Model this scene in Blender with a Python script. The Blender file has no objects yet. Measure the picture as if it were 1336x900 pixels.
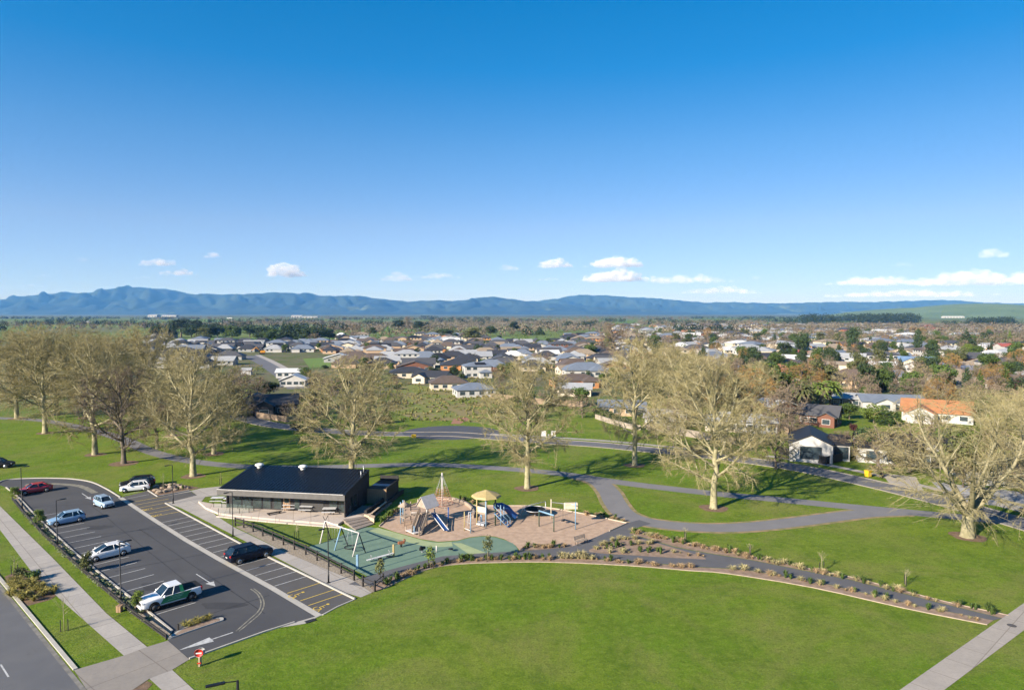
import bpy, bmesh, math, random
import numpy as np
from mathutils import Vector, Matrix
from mathutils.geometry import tessellate_polygon

S = bpy.context.scene
C = S.collection
R = math.radians
PI = math.pi

# ------------------------------------------------------------------ camera, sky, sun, exposure
CAM_H, FOC, PITCH = 27.0, 891.0, math.atan(42.0/891.0)
cam = bpy.data.objects.new('camera', bpy.data.cameras.new('camera'))
C.objects.link(cam)
cam.location = (0, 0, CAM_H)
cam.rotation_euler = (PI/2 - PITCH, 0, 0)
cam.data.sensor_width = 36.0
cam.data.lens = FOC/1336.0*36.0
cam.data.clip_start = 0.5
cam.data.clip_end = 60000
S.camera = cam

SUN_EL, SUN_AZ = R(24), R(47)          # the light travels towards +x +y, AZ measured from +y towards +x
w = bpy.data.worlds.new('World'); S.world = w; w.use_nodes = True
nt = w.node_tree
bg = nt.nodes['Background']
sky = nt.nodes.new('ShaderNodeTexSky'); sky.sky_type = 'NISHITA'
sky.sun_disc = False
sky.sun_elevation = SUN_EL
sky.sun_rotation = SUN_AZ + PI         # where the sun stands: behind the camera on the left
sky.altitude = 30; sky.air_density = 1.0; sky.dust_density = 0.1; sky.ozone_density = 3.0
# deeper blue towards the zenith, as the photograph's clear winter air shows it
tc = nt.nodes.new('ShaderNodeTexCoord'); sp = nt.nodes.new('ShaderNodeSeparateXYZ')
nt.links.new(tc.outputs['Generated'], sp.inputs[0])
cr = nt.nodes.new('ShaderNodeValToRGB'); E_ = cr.color_ramp.elements
TINT = [(0, (.49,.575,.95)), (.034, (.485,.575,.94)), (.122, (.56,.615,.83)), (.23, (.34,.63,.87)), (.328, (.060,.60,.92)), (.411, (.004,.60,.93)), (1, (.15,.64,.98))]
E_[0].position = 0; E_[0].color = (*TINT[0][1], 1); E_[1].position = 1; E_[1].color = (*TINT[-1][1], 1)
for p_, c_ in TINT[1:-1]:
    e_ = E_.new(p_); e_.color = (*c_, 1)
nt.links.new(sp.outputs[2], cr.inputs[0])
mx = nt.nodes.new('ShaderNodeMix'); mx.data_type = 'RGBA'; mx.blend_type = 'MULTIPLY'; mx.inputs[0].default_value = 1
nt.links.new(sky.outputs[0], mx.inputs[6]); nt.links.new(cr.outputs[0], mx.inputs[7])
az = nt.nodes.new('ShaderNodeMapRange'); az.inputs[1].default_value = -.6; az.inputs[2].default_value = .6; az.inputs[3].default_value = 1.06; az.inputs[4].default_value = .82
nt.links.new(sp.outputs[0], az.inputs[0])
m2 = nt.nodes.new('ShaderNodeMix'); m2.data_type = 'RGBA'; m2.blend_type = 'MULTIPLY'; m2.inputs[0].default_value = 1
nt.links.new(mx.outputs[2], m2.inputs[6]); nt.links.new(az.outputs[0], m2.inputs[7])
nt.links.new(m2.outputs[2], bg.inputs[0])
bg.inputs[1].default_value = 0.081

sd = bpy.data.lights.new('sun', 'SUN'); sd.energy = 5.0; sd.angle = R(0.5); sd.color = (1.0, 0.90, 0.76)
sun = bpy.data.objects.new('sun', sd); C.objects.link(sun)
ld = Vector((math.sin(SUN_AZ)*math.cos(SUN_EL), math.cos(SUN_AZ)*math.cos(SUN_EL), -math.sin(SUN_EL)))
sun.rotation_euler = ld.to_track_quat('-Z', 'Y').to_euler()
sun.location = (-60, -60, 60)

S.view_settings.view_transform = 'Standard'
S.view_settings.look = 'None'
S.view_settings.gamma = 1.0
S.view_settings.use_curve_mapping = False
S.view_settings.exposure = 1.15
S.render.engine = 'CYCLES'
cy = S.cycles
cy.use_denoising = True; cy.denoiser = 'OPENIMAGEDENOISE'; cy.denoising_input_passes = 'RGB_ALBEDO_NORMAL'; cy.denoising_prefilter = 'FAST'
cy.max_bounces = 5; cy.diffuse_bounces = 2; cy.glossy_bounces = 2; cy.transmission_bounces = 3
cy.volume_bounces = 6; cy.transparent_max_bounces = 10
cy.caustics_reflective = False; cy.caustics_refractive = False
cy.use_adaptive_sampling = True; cy.adaptive_threshold = 0.008

# ------------------------------------------------------------------ helpers
rng = random.Random(7)
def P(u, v, z=0.0):
    """survey helper: the point at height z seen at (u, v) of the 1336 x 900 photograph"""
    x = (u - 668.0)/FOC; y = -(v - 450.0)/FOC
    cp, sp = math.cos(PITCH), math.sin(PITCH)
    dx, dy, dz = x, cp + y*sp, -sp + y*cp
    t = (z - CAM_H)/dz
    return Vector((dx*t, dy*t, z))
def at(u, Y, z=0.0):
    return Vector(((u - 668.0)/FOC*Y, Y, z))
def H(v, Y):
    """height of the point seen at row v standing at distance Y"""
    a = math.atan((450.0 - v)/FOC) - PITCH
    return CAM_H + Y*math.tan(a)
def ppm(Y): return FOC/Y

def smooth(pts, n=6, closed=False):
    pts = [Vector(p) for p in pts]; out = []; N = len(pts)
    rngi = range(N) if closed else range(N-1)
    for i in rngi:
        p0 = pts[(i-1) % N] if (closed or i > 0) else pts[0]
        p1 = pts[i]; p2 = pts[(i+1) % N]
        p3 = pts[(i+2) % N] if (closed or i+2 < N) else pts[-1]
        for k in range(n):
            t = k/n
            out.append(0.5*((2*p1) + (p2-p0)*t + (2*p0-5*p1+4*p2-p3)*t*t + (3*p1-p0-3*p2+p3)*t**3))
    if not closed: out.append(pts[-1])
    return out

def tag(o, label=None, cat=None, group=None, kind=None):
    if label: o['label'] = label
    if cat: o['category'] = cat
    if group: o['group'] = group
    if kind: o['kind'] = kind
    return o
def thing(name, label, cat, loc=(0, 0, 0), rz=0.0, group=None):
    o = bpy.data.objects.new(name, None); C.objects.link(o)
    o.empty_display_size = 0.3
    o.location = loc; o.rotation_euler = (0, 0, rz)
    return tag(o, label, cat, group)

class MB:
    """collects shapes, then links them as ONE mesh object"""
    def __init__(s): s.v = []; s.f = []; s.m = []; s.sm = []
    def add(s, vs, fs, mi=0, sm=False):
        o = len(s.v); s.v += [tuple(p) for p in vs]
        for f in fs:
            s.f.append(tuple(i+o for i in f)); s.m.append(mi); s.sm.append(sm)
        return s
    def box(s, c, d, rz=0.0, mi=0, taper=1.0, rx=0.0, ry=0.0, bev=0.0):
        hx, hy, hz = d[0]/2, d[1]/2, d[2]/2
        if bev <= 0:
            vs = [(-hx,-hy,-hz),(hx,-hy,-hz),(hx,hy,-hz),(-hx,hy,-hz),
                  (-hx*taper,-hy*taper,hz),(hx*taper,-hy*taper,hz),(hx*taper,hy*taper,hz),(-hx*taper,hy*taper,hz)]
            fs = [(0,3,2,1),(4,5,6,7),(0,1,5,4),(1,2,6,5),(2,3,7,6),(3,0,4,7)]
        else:
            b = min(bev, hx*.45, hy*.45, hz*.9)
            def ring(ix, iy, z):
                x, y = hx-ix, hy-iy
                return [(-x+b,-y,z),(x-b,-y,z),(x,-y+b,z),(x,y-b,z),(x-b,y,z),(-x+b,y,z),(-x,y-b,z),(-x,-y+b,z)]
            vs = ring(0,0,-hz)+ring(0,0,hz-b)+ring(b,b,hz)
            fs = [tuple(range(7,-1,-1)), tuple(range(16,24))]
            for r in range(2):
                for i in range(8):
                    j = (i+1) % 8
                    fs.append((r*8+i, r*8+j, r*8+8+j, r*8+8+i))
        m = Matrix.Translation(Vector(c)) @ Matrix.Rotation(rz,4,'Z') @ Matrix.Rotation(ry,4,'Y') @ Matrix.Rotation(rx,4,'X')
        return s.add([m @ Vector(p) for p in vs], fs, mi)
    def tube(s, pts, rad, n=6, mi=0, cap=True, sm=True):
        pts = [Vector(p) for p in pts]
        if not isinstance(rad, (list, tuple)): rad = [rad]*len(pts)
        vs = []; fs = []
        up = Vector((0.02, 0.03, 1))
        prev = None
        for i, p in enumerate(pts):
            t = (pts[min(i+1, len(pts)-1)] - pts[max(i-1, 0)])
            t = t.normalized() if t.length > 1e-9 else Vector((0, 0, 1))
            if prev is None:
                a = t.cross(up if abs(t.z) < .95 else Vector((1, 0, 0))).normalized()
            else:
                a = (prev - t*prev.dot(t)); a = a.normalized() if a.length > 1e-6 else t.orthogonal().normalized()
            prev = a; b = t.cross(a)
            for k in range(n):
                an = 2*PI*k/n
                vs.append(p + (a*math.cos(an) + b*math.sin(an))*rad[i])
        for i in range(len(pts)-1):
            for k in range(n):
                j = (k+1) % n
                fs.append((i*n+k, i*n+j, (i+1)*n+j, (i+1)*n+k))
        if cap:
            fs.append(tuple(range(n-1, -1, -1))); fs.append(tuple((len(pts)-1)*n+k for k in range(n)))
        return s.add(vs, fs, mi, sm)
    def prism(s, poly, z0, z1, mi=0, bottom=False, side_mi=None):
        poly = [Vector((p[0], p[1], 0)) for p in poly]; n = len(poly)
        ar = sum(poly[i].x*poly[(i+1) % n].y - poly[(i+1) % n].x*poly[i].y for i in range(n))
        if ar < 0: poly.reverse()
        tri = tessellate_polygon([poly])
        def ccw(t):
            a, b, c = (poly[i] for i in t)
            return t if (b-a).cross(c-a).z > 0 else (t[0], t[2], t[1])
        tri = [ccw(t) for t in tri]
        s.add([(p.x, p.y, z1) for p in poly], tri, mi)
        if z0 is not None:
            vs = [(p.x, p.y, z0) for p in poly] + [(p.x, p.y, z1) for p in poly]
            s.add(vs, [(i, (i+1) % n, n+(i+1) % n, n+i) for i in range(n)], mi if side_mi is None else side_mi)
        return s
    def ribbon(s, line, wd, z0, z1, mi=0, closed=False, off=0.0):
        """a strip of width wd along a line; z0 None = a flat sheet; off shifts it to the left"""
        L = [Vector((p[0], p[1], 0)) for p in line]; n = len(L); A = []; B = []
        for i in range(n):
            a = L[(i-1) % n] if (closed or i > 0) else L[i]
            b = L[(i+1) % n] if (closed or i < n-1) else L[i]
            t = (b-a).normalized(); nn = Vector((-t.y, t.x, 0))
            A.append(L[i]+nn*(off+wd/2)); B.append(L[i]+nn*(off-wd/2))
        m = n if closed else n-1
        vs = [(p.x,p.y,z1) for p in A]+[(p.x,p.y,z1) for p in B]
        fs = [(n+i, n+(i+1) % n, (i+1) % n, i) for i in range(m)]
        if z0 is not None:
            vs += [(p.x,p.y,z0) for p in A]+[(p.x,p.y,z0) for p in B]
            for i in range(m):
                j = (i+1) % n
                fs += [(i, j, 2*n+j, 2*n+i), (n+j, n+i, 3*n+i, 3*n+j)]
            if not closed:
                fs += [(0, 2*n, 3*n, n), (n-1, 2*n-1, 4*n-1, 3*n-1)]
        return s.add(vs, fs, mi)
    def lathe(s, prof, c=(0, 0, 0), n=16, mi=0, sm=True, axis='Z', cap=True):
        vs = []; fs = []
        for (r, z) in prof:
            for k in range(n):
                a = 2*PI*k/n; x, y = r*math.cos(a), r*math.sin(a)
                q = (x, y, z) if axis == 'Z' else ((x, z, y) if axis == 'Y' else (z, x, y))
                vs.append((c[0]+q[0], c[1]+q[1], c[2]+q[2]))
        for i in range(len(prof)-1):
            for k in range(n):
                j = (k+1) % n; f = (i*n+k, i*n+j, (i+1)*n+j, (i+1)*n+k)
                fs.append(f if axis != 'Y' else f[::-1])
        if cap:
            fs.append(tuple(range(n-1, -1, -1))); fs.append(tuple((len(prof)-1)*n+k for k in range(n)))
        return s.add(vs, fs, mi, sm)
    def quad(s, a, b, c, d, mi=0): return s.add([a, b, c, d], [(0, 1, 2, 3)], mi)
    def build(s, name, mats, parent=None, loc=None, rz=None):
        me = bpy.data.meshes.new(name)
        me.from_pydata(s.v, [], s.f)
        if not isinstance(mats, (list, tuple)): mats = [mats]
        for m in mats: me.materials.append(m)
        me.polygons.foreach_set('material_index', s.m)
        me.polygons.foreach_set('use_smooth', s.sm)
        me.update()
        o = bpy.data.objects.new(name, me); C.objects.link(o)
        if parent is not None: o.parent = parent
        if loc is not None: o.location = loc
        if rz is not None: o.rotation_euler = (0, 0, rz)
        return o

def np_mesh(name, V, F, mats, parent=None, smooth_shade=False, mi=None):
    """mesh from numpy arrays; every face has the same number of corners"""
    me = bpy.data.meshes.new(name)
    V = np.ascontiguousarray(V, dtype=np.float32); F = np.ascontiguousarray(F, dtype=np.int32)
    k = F.shape[1]
    me.vertices.add(len(V)); me.vertices.foreach_set('co', V.ravel())
    me.loops.add(F.size); me.loops.foreach_set('vertex_index', F.ravel())
    me.polygons.add(len(F)); me.polygons.foreach_set('loop_start', np.arange(0, F.size, k, dtype=np.int32))
    try: me.polygons.foreach_set('loop_total', np.full(len(F), k, dtype=np.int32))
    except Exception: pass
    if not isinstance(mats, (list, tuple)): mats = [mats]
    for m in mats: me.materials.append(m)
    if mi is not None: me.polygons.foreach_set('material_index', np.asarray(mi, dtype=np.int32))
    me.polygons.foreach_set('use_smooth', np.full(len(F), smooth_shade))
    me.update(calc_edges=True); me.validate()
    o = bpy.data.objects.new(name, me); C.objects.link(o)
    if parent is not None: o.parent = parent
    return o

def kids(o): return [c for c in ALLKIDS.get(o.name, [])]
ALLKIDS = {}
def index_children(root):
    """remember a thing's children once, so copies need no scan of the scene"""
    for o in bpy.data.objects:
        if o.parent is root:
            L = ALLKIDS.setdefault(root.name, [])
            if o not in L: L.append(o)
            index_children(o)
def copy_tree(o, parent=None):
    c = o.copy(); C.objects.link(c)
    if parent is not None: c.parent = parent
    for ch in kids(o): copy_tree(ch, c)
    return c
def paint(o, slot, m):
    o.material_slots[slot].link = 'OBJECT'; o.material_slots[slot].material = m

# ------------------------------------------------------------------ materials
def newmat(name):
    m = bpy.data.materials.new(name); m.use_nodes = True
    return m, m.node_tree, m.node_tree.nodes['Principled BSDF']
def node(nt, t, **k):
    n = nt.nodes.new(t)
    for a, b in k.items():
        if a.startswith('i_'): n.inputs[a[2:].replace('_', ' ')].default_value = b
        else: setattr(n, a, b)
    return n
def noise(nt, vec, scale, detail=4, rough=.55, dist=0):
    n = node(nt, 'ShaderNodeTexNoise')
    n.inputs['Scale'].default_value = scale; n.inputs['Detail'].default_value = detail
    n.inputs['Roughness'].default_value = rough; n.inputs['Distortion'].default_value = dist
    if vec is not None: nt.links.new(vec, n.inputs['Vector'])
    return n.outputs[0]
def ramp(nt, fac, a, b, ca=(0,0,0,1), cb=(1,1,1,1)):
    n = node(nt, 'ShaderNodeValToRGB')
    n.color_ramp.elements[0].position = a; n.color_ramp.elements[0].color = ca
    n.color_ramp.elements[1].position = b; n.color_ramp.elements[1].color = cb
    nt.links.new(fac, n.inputs[0]); return n.outputs[0]
def mix(nt, f, a, b, mode='MIX'):
    n = node(nt, 'ShaderNodeMix', data_type='RGBA', blend_type=mode)
    for sock, val in ((0, f), (6, a), (7, b)):
        if isinstance(val, (int, float)): n.inputs[sock].default_value = val
        elif isinstance(val, tuple): n.inputs[sock].default_value = val if len(val) == 4 else (*val, 1)
        else: nt.links.new(val, n.inputs[sock])
    return n.outputs[2]
def pos(nt): return node(nt, 'ShaderNodeNewGeometry').outputs['Position']
def setspec(b, v):
    for k in ('Specular IOR Level', 'Specular'):
        if k in b.inputs: b.inputs[k].default_value = v; return
def mat(name, col, rough=.8, col2=None, scale=1.5, var=.25, bump=0.0, bscale=20, metal=0.0, spec=.35, rnd=0.0, obj=False, lo=.35, hi=.65, coat=0):
    m, nt, b = newmat(name)
    vec = node(nt, 'ShaderNodeTexCoord').outputs['Object'] if obj else pos(nt)
    if col2 is None: col2 = tuple(c*(1-var) for c in col)
    c = mix(nt, ramp(nt, noise(nt, vec, scale), lo, hi), col, col2)
    if rnd:
        oi = node(nt, 'ShaderNodeObjectInfo').outputs['Random']
        h = node(nt, 'ShaderNodeHueSaturation')
        mr = node(nt, 'ShaderNodeMapRange'); mr.inputs[3].default_value = 1-rnd; mr.inputs[4].default_value = 1+rnd
        nt.links.new(oi, mr.inputs[0]); nt.links.new(mr.outputs[0], h.inputs['Value'])
        nt.links.new(c, h.inputs['Color']); c = h.outputs[0]
    nt.links.new(c, b.inputs['Base Color'])
    b.inputs['Roughness'].default_value = rough; b.inputs['Metallic'].default_value = metal; setspec(b, spec)
    if coat and 'Coat Weight' in b.inputs: b.inputs['Coat Weight'].default_value = coat
    if bump:
        bn = node(nt, 'ShaderNodeBump'); bn.inputs['Strength'].default_value = bump; bn.inputs['Distance'].default_value = .05
        nt.links.new(noise(nt, vec, bscale, 3), bn.inputs['Height']); nt.links.new(bn.outputs[0], b.inputs['Normal'])
    return m
# ------------------------------------------------------------------ ground materials
def ground_mat():
    m, nt, b = newmat('grassland')
    p = pos(nt)
    g = mix(nt, ramp(nt, noise(nt, p, .035, 3), .40, .62), (.120, .206, .010), (.176, .226, .020))
    g = mix(nt, ramp(nt, noise(nt, p, .28, 6, .68), .42, .60), g, (.098, .158, .010))
    dry = ramp(nt, noise(nt, p, .085, 8, .72, .6), .47, .62)
    g = mix(nt, mix(nt, .58, (0, 0, 0), dry), g, (.255, .225, .075))
    sp = ramp(nt, noise(nt, p, 1.3, 6, .8), .47, .60)
    g = mix(nt, mix(nt, .60, (0, 0, 0), sp), g, (.212, .262, .036))
    dk = ramp(nt, noise(nt, p, 2.1, 5, .8), .52, .64)
    g = mix(nt, mix(nt, .55, (0, 0, 0), dk), g, (.050, .098, .007))
    fine = ramp(nt, noise(nt, p, 7, 4, .8), .44, .60)
    g = mix(nt, mix(nt, .5, (0, 0, 0), fine), g, (.052, .098, .007))
    bare = ramp(nt, noise(nt, p, .55, 5, .7), .66, .72)
    g = mix(nt, mix(nt, .5, (0, 0, 0), bare), g, (.22, .17, .085))
    daisy = ramp(nt, noise(nt, p, 3.3, 3, .9), .70, .74)
    g = mix(nt, mix(nt, .5, (0, 0, 0), daisy), g, (.42, .44, .33))
    # farmland further out: paddocks of differing colour, each with its own grass
    v = node(nt, 'ShaderNodeTexVoronoi'); v.inputs['Scale'].default_value = .0042
    mp = node(nt, 'ShaderNodeMapping'); mp.inputs['Scale'].default_value = (1, .55, 0); mp.inputs['Rotation'].default_value = (0, 0, .5)
    nt.links.new(p, mp.inputs[0]); nt.links.new(mp.outputs[0], v.inputs['Vector'])
    sx = node(nt, 'ShaderNodeSeparateColor'); nt.links.new(v.outputs['Color'], sx.inputs[0])
    f = mix(nt, ramp(nt, sx.outputs[0], .30, .55), (.120, .215, .036), (.165, .205, .058))
    f = mix(nt, ramp(nt, sx.outputs[1], .66, .72), f, (.165, .140, .075))
    f = mix(nt, ramp(nt, noise(nt, p, .012, 5, .6), .3, .7), f, (.110, .150, .040))
    sub = mix(nt, ramp(nt, noise(nt, p, .05, 6, .7), .35, .6), (.075, .115, .02), (.155, .135, .085))
    sy = node(nt, 'ShaderNodeSeparateXYZ'); nt.links.new(p, sy.inputs[0])
    r1 = node(nt, 'ShaderNodeMapRange'); r1.inputs[1].default_value = 165; r1.inputs[2].default_value = 230; nt.links.new(sy.outputs[1], r1.inputs[0])
    r2 = node(nt, 'ShaderNodeMapRange'); r2.inputs[1].default_value = 560; r2.inputs[2].default_value = 760; nt.links.new(sy.outputs[1], r2.inputs[0])
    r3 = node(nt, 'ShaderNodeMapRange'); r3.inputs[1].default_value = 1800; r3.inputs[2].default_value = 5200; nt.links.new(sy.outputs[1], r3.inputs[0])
    f = mix(nt, r3.outputs[0], f, mix(nt, ramp(nt, noise(nt, p, .0035, 5, .65), .42, .58), (.115, .125, .062), (.060, .072, .040)))  # far ground greys with distance: haze put into its colour
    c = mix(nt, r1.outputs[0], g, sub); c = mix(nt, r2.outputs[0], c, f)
    nt.links.new(c, b.inputs['Base Color']); b.inputs['Roughness'].default_value = .9; setspec(b, .15)
    bn = node(nt, 'ShaderNodeBump'); bn.inputs['Strength'].default_value = .9; bn.inputs['Distance'].default_value = .16
    nt.links.new(noise(nt, p, 3.2, 6, .8), bn.inputs['Height']); nt.links.new(bn.outputs[0], b.inputs['Normal'])
    return m
def asphalt_mat(name, a, c, sc=.25, stain=.5):
    m, nt, b = newmat(name); p = pos(nt)
    k = mix(nt, ramp(nt, noise(nt, p, sc, 5, .6, .6), .3, .7), a, c)
    k = mix(nt, mix(nt, .35, (0, 0, 0), ramp(nt, noise(nt, p, 14, 3, .8), .35, .65)), k, tuple(x*1.45 for x in a))
    k = mix(nt, mix(nt, stain, (0, 0, 0), ramp(nt, noise(nt, p, .9, 6, .7, 1.), .60, .78)), k, tuple(x*.62 for x in a))
    nt.links.new(k, b.inputs['Base Color']); b.inputs['Roughness'].default_value = .85; setspec(b, .3)
    return m
def concrete_mat(name, a, c, joint=0, rot=0.0):
    m, nt, b = newmat(name); p = pos(nt)
    k = mix(nt, ramp(nt, noise(nt, p, .5, 6, .65, .5), .3, .7), a, c)
    k = mix(nt, mix(nt, .35, (0, 0, 0), ramp(nt, noise(nt, p, 4, 5, .7), .45, .7)), k, tuple(x*.72 for x in c))
    if joint:
        mp = node(nt, 'ShaderNodeMapping'); mp.inputs['Rotation'].default_value = (0, 0, rot); nt.links.new(p, mp.inputs[0])
        br = node(nt, 'ShaderNodeTexBrick'); br.inputs['Scale'].default_value = 1; br.offset = 0
        br.inputs['Brick Width'].default_value = joint; br.inputs['Row Height'].default_value = joint
        br.inputs['Mortar Size'].default_value = .035; br.inputs['Color1'].default_value = (1, 1, 1, 1)
        br.inputs['Color2'].default_value = (.90, .90, .90, 1); br.inputs['Mortar'].default_value = (.62, .6, .58, 1)
        nt.links.new(mp.outputs[0], br.inputs[0]); k = mix(nt, 1.0, k, br.outputs[0], 'MULTIPLY')
    nt.links.new(k, b.inputs['Base Color']); b.inputs['Roughness'].default_value = .85; setspec(b, .25)
    return m
CPA = math.atan2(-1, 1)    # direction of the kerbs of the car park
M = {}
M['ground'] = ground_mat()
M['street'] = asphalt_mat('street asphalt', (.098, .099, .105), (.128, .126, .126))
M['carpark'] = asphalt_mat('car park asphalt', (.058, .058, .062), (.080, .079, .080), .16, .45)
M['bay'] = asphalt_mat('bay chip seal', (.074, .070, .068), (.098, .093, .089), .3, .6)
M['path'] = asphalt_mat('path asphalt', (.150, .146, .150), (.190, .182, .180), .3, .35)
M['darkpath'] = asphalt_mat('dark path asphalt', (.088, .088, .094), (.115, .112, .116), .35, .3)
M['suburb_road'] = asphalt_mat('suburban asphalt', (.11, .11, .118), (.15, .148, .15))
M['concrete'] = concrete_mat('foot path concrete', (.42, .385, .34), (.34, .31, .28), 3.0, PI/4)
M['apron'] = concrete_mat('driveway concrete', (.31, .275, .235), (.25, .225, .20), 4.5, PI/4-.1)
M['kerb'] = concrete_mat('kerb concrete', (.46, .43, .38), (.36, .34, .30))
M['terrace'] = concrete_mat('terrace concrete', (.56, .475, .40), (.48, .405, .345), 2.2, -.29)
M['paint'] = mat('white road paint', (.50, .50, .485), .7, (.26, .26, .258), 3, lo=.45, hi=.75)
M['yellow'] = mat('yellow road paint', (.60, .42, .07), .7, (.42, .30, .06), 3, lo=.4, hi=.75)
M['faded'] = mat('worn road paint', (.27, .25, .19), .8, (.13, .125, .11), 2.2)
M['bark'] = mat('bark mulch', (.46, .33, .235), .95, (.36, .25, .175), 1.3, bump=.6, bscale=9)
M['darkbark'] = mat('brown mulch', (.21, .135, .085), .95, (.12, .08, .05), 1.6, bump=.6, bscale=9)
M['bedsoil'] = mat('planting bed mulch', (.30, .215, .16), .95, (.20, .14, .10), 1.5, bump=.6, bscale=9)
M['gravel'] = mat('loose gravel', (.34, .285, .215), .95, (.20, .165, .125), 5, bump=.8, bscale=14)
M['rubber'] = mat('green rubber surfacing', (.150, .225, .165), .8, (.125, .195, .145), 1.0)
M['rubber2'] = mat('pale green rubber surfacing', (.33, .38, .20), .8, (.28, .33, .175), 1.0)
M['dirt'] = mat('worn earth', (.30, .21, .12), .95, (.16, .16, .05), .8)
M['lawn'] = mat('lawn grass', (.130, .172, .022), .92, (.085, .130, .014), 1.1, bump=.4, bscale=6)

# ------------------------------------------------------------------ the ground: one sheet to the horizon
def ground():
    xs = [-9000, -3000, -1000, -400, -200, -100, 0, 100, 200, 400, 1000, 3000, 9000]
    ys = [-300, -100, 0, 60, 120, 200, 320, 500, 900, 2000, 5000, 9000, 13800]
    vs = [(x, y, 0) for y in ys for x in xs]; n = len(xs)
    fs = [(j*n+i, j*n+i+1, (j+1)*n+i+1, (j+1)*n+i) for j in range(len(ys)-1) for i in range(n-1)]
    mb = MB(); mb.add(vs, fs)
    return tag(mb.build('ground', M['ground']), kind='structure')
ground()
def PX(L): return [P(u, v) for (u, v) in L]
def sheet(name, poly, z, m, z0=None, label=None, cat=None, kind='structure', mi_side=None):
    mb = MB(); mb.prism(poly, z0, z, side_mi=mi_side)
    return tag(mb.build(name, m), label, cat, kind=kind)
def strip(name, line, wd, z, m, z0=None, kind='structure', label=None, cat=None):
    mb = MB(); mb.ribbon(line, wd, z0, z)
    return tag(mb.build(name, m), label, cat, kind=kind)
def ext(a, b, d):
    """point d metres beyond b on the line a-b"""
    t = (b-a).normalized(); return b + t*d

# street, verge, foot path and driveway at the lower left
kA, kB = P(28, 795), P(112, 898)
k0, k1 = ext(kB, kA, 90), ext(kA, kB, 45)
kd = (k1-k0).normalized(); kn = Vector((-kd.y, kd.x, 0))      # kn points to the car park side
if kn.x < 0: kn = -kn
sheet('street', [k0, k1, k1-kn*9.2, k0-kn*9.2], .006, M['street'])
strip('street_kerb', [k0+kn*.15, P(96.6, 874)+kn*.1], .30, .10, M['kerb'], 0)
sheet('street_gutter', [k0-kn*.32, k1-kn*.32, k1, k0], .011, mat('gutter grime', (.22, .205, .18), .9, (.12, .115, .105), 1.2))
cl = MB()
for i in range(-3, 12):
    a = P(1, 866.5) - kd*(i*6.2 - 0); cl.ribbon([a, a+kd*2.6], .12, None, .012)
tag(cl.build('centre_line_marking', M['paint']), kind='structure')
fl = [P(0, 691), P(40, 744), P(74, 777.5), P(161.7, 855), P(196, 886)]
fr = [P(0, 660), P(70, 729), P(139, 800), P(192, 843.7), P(236, 884)]
f0l, f0r = ext(fl[1], fl[0], 60), ext(fr[1], fr[0], 60)
sheet('footpath', [f0l]+fl+[P(260, 945), P(318, 960)]+fr[::-1]+[f0r], .020, M['concrete'])
ap = [P(219, 835.5), P(247, 860), P(226, 873), P(256, 900), P(300, 945), P(150, 945), P(112, 898)+kn*.02, P(96.6, 874), P(161, 855), P(191, 844)]
sheet('driveway', [P(219, 835.5), P(247, 860), P(224, 874), P(196, 884.5), P(171, 901), P(150, 930), P(112, 898), P(96.6, 874), P(161.7, 855), P(192, 843.7)], .026, M['apron'])
sheet('verge_soil', [P(171, 900.5), P(192, 888), P(199, 892), P(180, 912)], .015, M['darkbark'])

# car park
cp_outer = smooth([P(-4, 631), P(4.5, 627), P(20, 625), P(45, 624), P(70, 624), P(94, 625), P(119, 629), P(139, 638), P(157, 649)], 5)
chan = [P(157, 649), P(200, 677.5), P(242, 704), P(284.4, 728.5), P(353.4, 766), P(417, 803.5)]
lk = [P(224.7, 823.6), P(186, 791), P(146, 761.7), P(101, 732.5), P(63, 690), P(33.7, 658.4), P(22.5, 648), P(8, 636)]
# straighten the long sides: the real kerbs are straight
def line_pts(a, b, n): return [a.lerp(b, i/n) for i in range(n+1)]
chA, chB = P(157, 649), P(417, 803.5)
lkA, lkB = P(224.7, 823.6), P(24, 648.5)
lkerb = [P(224.7, 823.6), P(186, 792), P(146, 761), P(98.8, 722.4), P(63, 689), P(40, 666), P(24, 648.5)]
lfence = [P(217, 834), P(170.7, 800), P(98.8, 738.5), P(56, 698.5), P(30, 670), P(16, 652)]
def poly_at(L, s):
    for a, b in zip(L[:-1], L[1:]):
        d = (b-a).length
        if s <= d or b is L[-1]:
            t = (b-a).normalized(); n = Vector((-t.y, t.x, 0)); n = n if n.x > 0 else -n
            return a+t*s, t, n
        s -= d
def poly_s(L, p):
    best = (1e9, 0); acc = 0
    for a, b in zip(L[:-1], L[1:]):
        d = (b-a); k = max(0, min(1, (p-a).dot(d)/d.length_squared)); q = a+d*k
        best = min(best, ((q-p).length, acc+k*d.length)); acc += d.length
    return best[1]
poly = cp_outer + [chB, P(384.4, 812), P(345, 824.5), P(247.2, 859.5), P(219, 835.5)] + lkerb + [P(8, 636)]
sheet('car_park', poly, .008, M['carpark'])
sheet('parking_bays', chan[::-1] + [P(193, 640), P(205.5, 648), P(247, 640), P(257, 646), P(215.8, 656.5), P(315, 710), P(463, 781.7)], .013, M['bay'])
strip('drain_channel', chan, .62, .019, M['kerb'])
sheet('drain_apron', [chB+Vector((.1, .25, 0)), P(384.4, 812), P(360, 819.5), P(398, 813.5), P(404, 810.5), P(424, 799.5)], .032, M['kerb'])
mb = MB(); mb.box(P(405, 810)+Vector((0, 0, .04)), (.9, .5, .03), R(40))
tag(mb.build('drain_grate', mat('cast iron', (.03, .03, .03), .6)), 'black stormwater grate at the lower end of the drain channel', 'drain grate')
mb = MB()
mb.ribbon(cp_outer, .16, 0, .13)
mb.ribbon([P(384.4, 812), P(345, 824.5), P(247, 859.6)], .16, 0, .12)
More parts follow.
